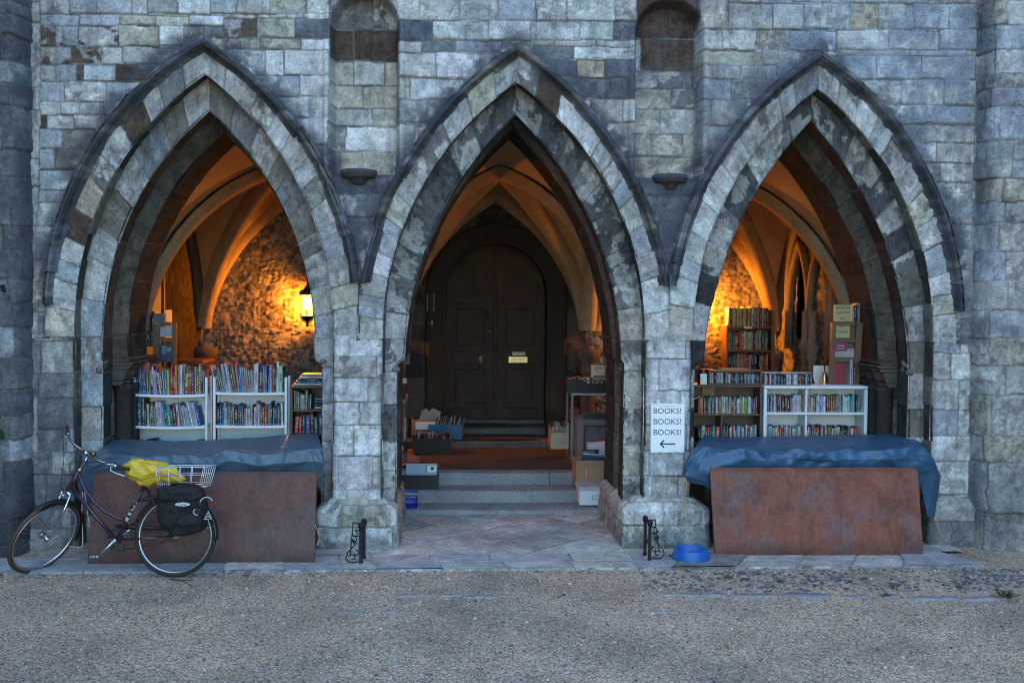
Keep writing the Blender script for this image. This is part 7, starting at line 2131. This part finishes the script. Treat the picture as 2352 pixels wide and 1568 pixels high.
body = pad([(374, 1118), (420, 1116), (470, 1114), (486, 1140), (490, 1180), (484, 1212), (440, 1226), (406, 1227), (398, 1210), (382, 1204), (374, 1180), (377, 1150)], .065, .19, 'bag_body', pn, BLK, 3, .03, .026)
pad([(373, 1113), (420, 1112), (474, 1111), (486, 1140), (440, 1151), (400, 1150), (384, 1146)], .07, .225, 'flap', pn, BLK, 8, .015, .022)
pad([(428, 1172), (470, 1168), (486, 1186), (482, 1212), (442, 1224), (410, 1224), (412, 1198)], .15, .235, 'front_pocket', pn, BLK, 12, .02, .022)
GREYR = plain('reflective_grey', (.55, .57, .58), .4, 0, .1)
m = MB(); c = plane_pt(420, 1158, .228)
m.prism([(.062*math.cos(a), .018*math.sin(a)*(1 if math.sin(a) > 0 else .75)) for a in np.linspace(0, 6.28, 25)[:-1]], 0, .004, lambda q, d: tuple(c-ex*q[0]+ez*q[1]+ey*(d+.006)))
bd = m.build('badge', GREYR, pn)
m = MB(); m.tube([c-ex*q+ez*(.006*math.sin(q*190))+ey*.011 for q in np.linspace(-.04, .04, 20)], .0022, 4); m.build('badge_lettering', BLKM, bd)
m = MB(); c2 = plane_pt(478, 1184, .262)
m.tube([c2-ex*a+ez*b for a, b in ((-.028, -.03), (.0, .034), (.026, -.03))], .006, 6); m.bar(c2-ex*(-.014)-ez*.008, c2-ex*.014-ez*.008, .004, 5); m.bar(c2-ex*(-.03)-ez*.03, c2-ex*.01-ez*.026, .004, 5); m.build('emblem', GREYR, pn)
m = MB(); m.tube([plane_pt(u, v, .24) for u, v in ((458, 1164), (459, 1152), (465, 1144), (474, 1141), (483, 1143), (488, 1150))], .005, 6)
m.tube([plane_pt(u, v, .255) for u, v in ((453, 1171), (446, 1170), (444, 1176), (448, 1181), (455, 1183))], .005, 6); m.build('reflective_loop', GREYR, pn)
m = MB(); m.box(plane_pt(456, 1173, .262), (.05, .018, .045), bev=.006); m.tube([plane_pt(457, 1146, .245), plane_pt(457, 1166, .26)], .008, 6); m.build('buckle', BLKM, pn)
m = MB(); m.tube([plane_pt(u, v, .16) for u, v in ((392, 1113), (412, 1110), (436, 1111), (450, 1114))], .010, 8); m.build('carry_handle', BLKM, pn)
# lock cable round the seat tube
m = MB(); m.tube(smooth_pts([plane_pt(300, 1162, .05), plane_pt(312, 1152, .04), plane_pt(335, 1142, .05), plane_pt(355, 1138, .06), plane_pt(376, 1130, .05)]), .006, 8)
m.tube(smooth_pts([plane_pt(304, 1158, .03), plane_pt(325, 1150, -.02), plane_pt(350, 1148, .0), plane_pt(372, 1140, .0)]), .006, 8); m.box(plane_pt(301, 1164, .05), (.035, .03, .028), bev=.008)
m.build('cable_lock', BLKM, bike)
# ------------------------------------------------------------------ light: dusk sky, an added soft fill lamp from high up, the lanterns
W = bpy.data.worlds.new('World'); SC.world = W; W.use_nodes = True
nt = W.node_tree
bg = nt.nodes['Background']
sky = nt.nodes.new('ShaderNodeTexSky'); sky.sky_type = 'NISHITA'; sky.sun_disc = False
SUN_EL, SUN_ROT = R(2), R(180)
sky.sun_elevation = SUN_EL; sky.sun_rotation = SUN_ROT
sky.ozone_density = 3.3; sky.air_density = 1.0; sky.dust_density = 0.0
nt.links.new(sky.outputs[0], bg.inputs[0])
bg.inputs[1].default_value = .15
sl = bpy.data.lights.new('sky_fill', 'SUN'); sl.energy = .075; sl.angle = R(70); sl.color = (1.0, .93, .84)
so = bpy.data.objects.new('sky_fill', sl); COL.objects.link(so)
so.rotation_euler = (R(26), 0, R(-8))
vs = SC.view_settings
SC.display_settings.display_device = 'sRGB'
vs.view_transform = 'Standard'; vs.look = 'None'; vs.exposure = 3.85; vs.gamma = 1.0
SC.render.engine = 'CYCLES'
SC.cycles.use_denoising = True
SC.cycles.filter_width = 1.05
SC.cycles.max_bounces = 6; SC.cycles.diffuse_bounces = 3
SC.cycles.sample_clamp_indirect = 4

# two unseen stone screens, added beside the court to shade the ends of the facade
for (x, h, y0, y1, lab) in ((-6.3, 7.5, -11.0, -.35, 'unseen dark stone screen added for shade left of the facade'), (6.9, 6.0, -11.0, -.35, 'unseen dark stone screen added for shade right of the facade')):
    s_ = 1 if x < 0 else -1
    ys = np.arange(y0, y1, .06); zz = np.arange(0, h, .06)
    U, V = np.meshgrid(ys, zz, indexing='ij')
    P3 = np.stack([np.full_like(U, x), U, V], -1); NN = np.zeros_like(P3); NN[..., 0] = s_
    v, f, c = relief('x', P3, NN, courses(U, V, 91, .22, .34, .4, .8), list('gbsgmsgg'), U, V, None, seed=92)
    w_ = thing('shade_screen', lab, 'building', (x, -5, 0))
    mesh_np('shade_screen_face', v, f, STONE, w_, c)
    mb = MB(); mb.box((x-s_*.5, (y0+y1)/2, h/2), (.9, y1-y0, h)); tint(mb.build('shade_screen_core', STONE, w_), (.2, .2, .2), 3)
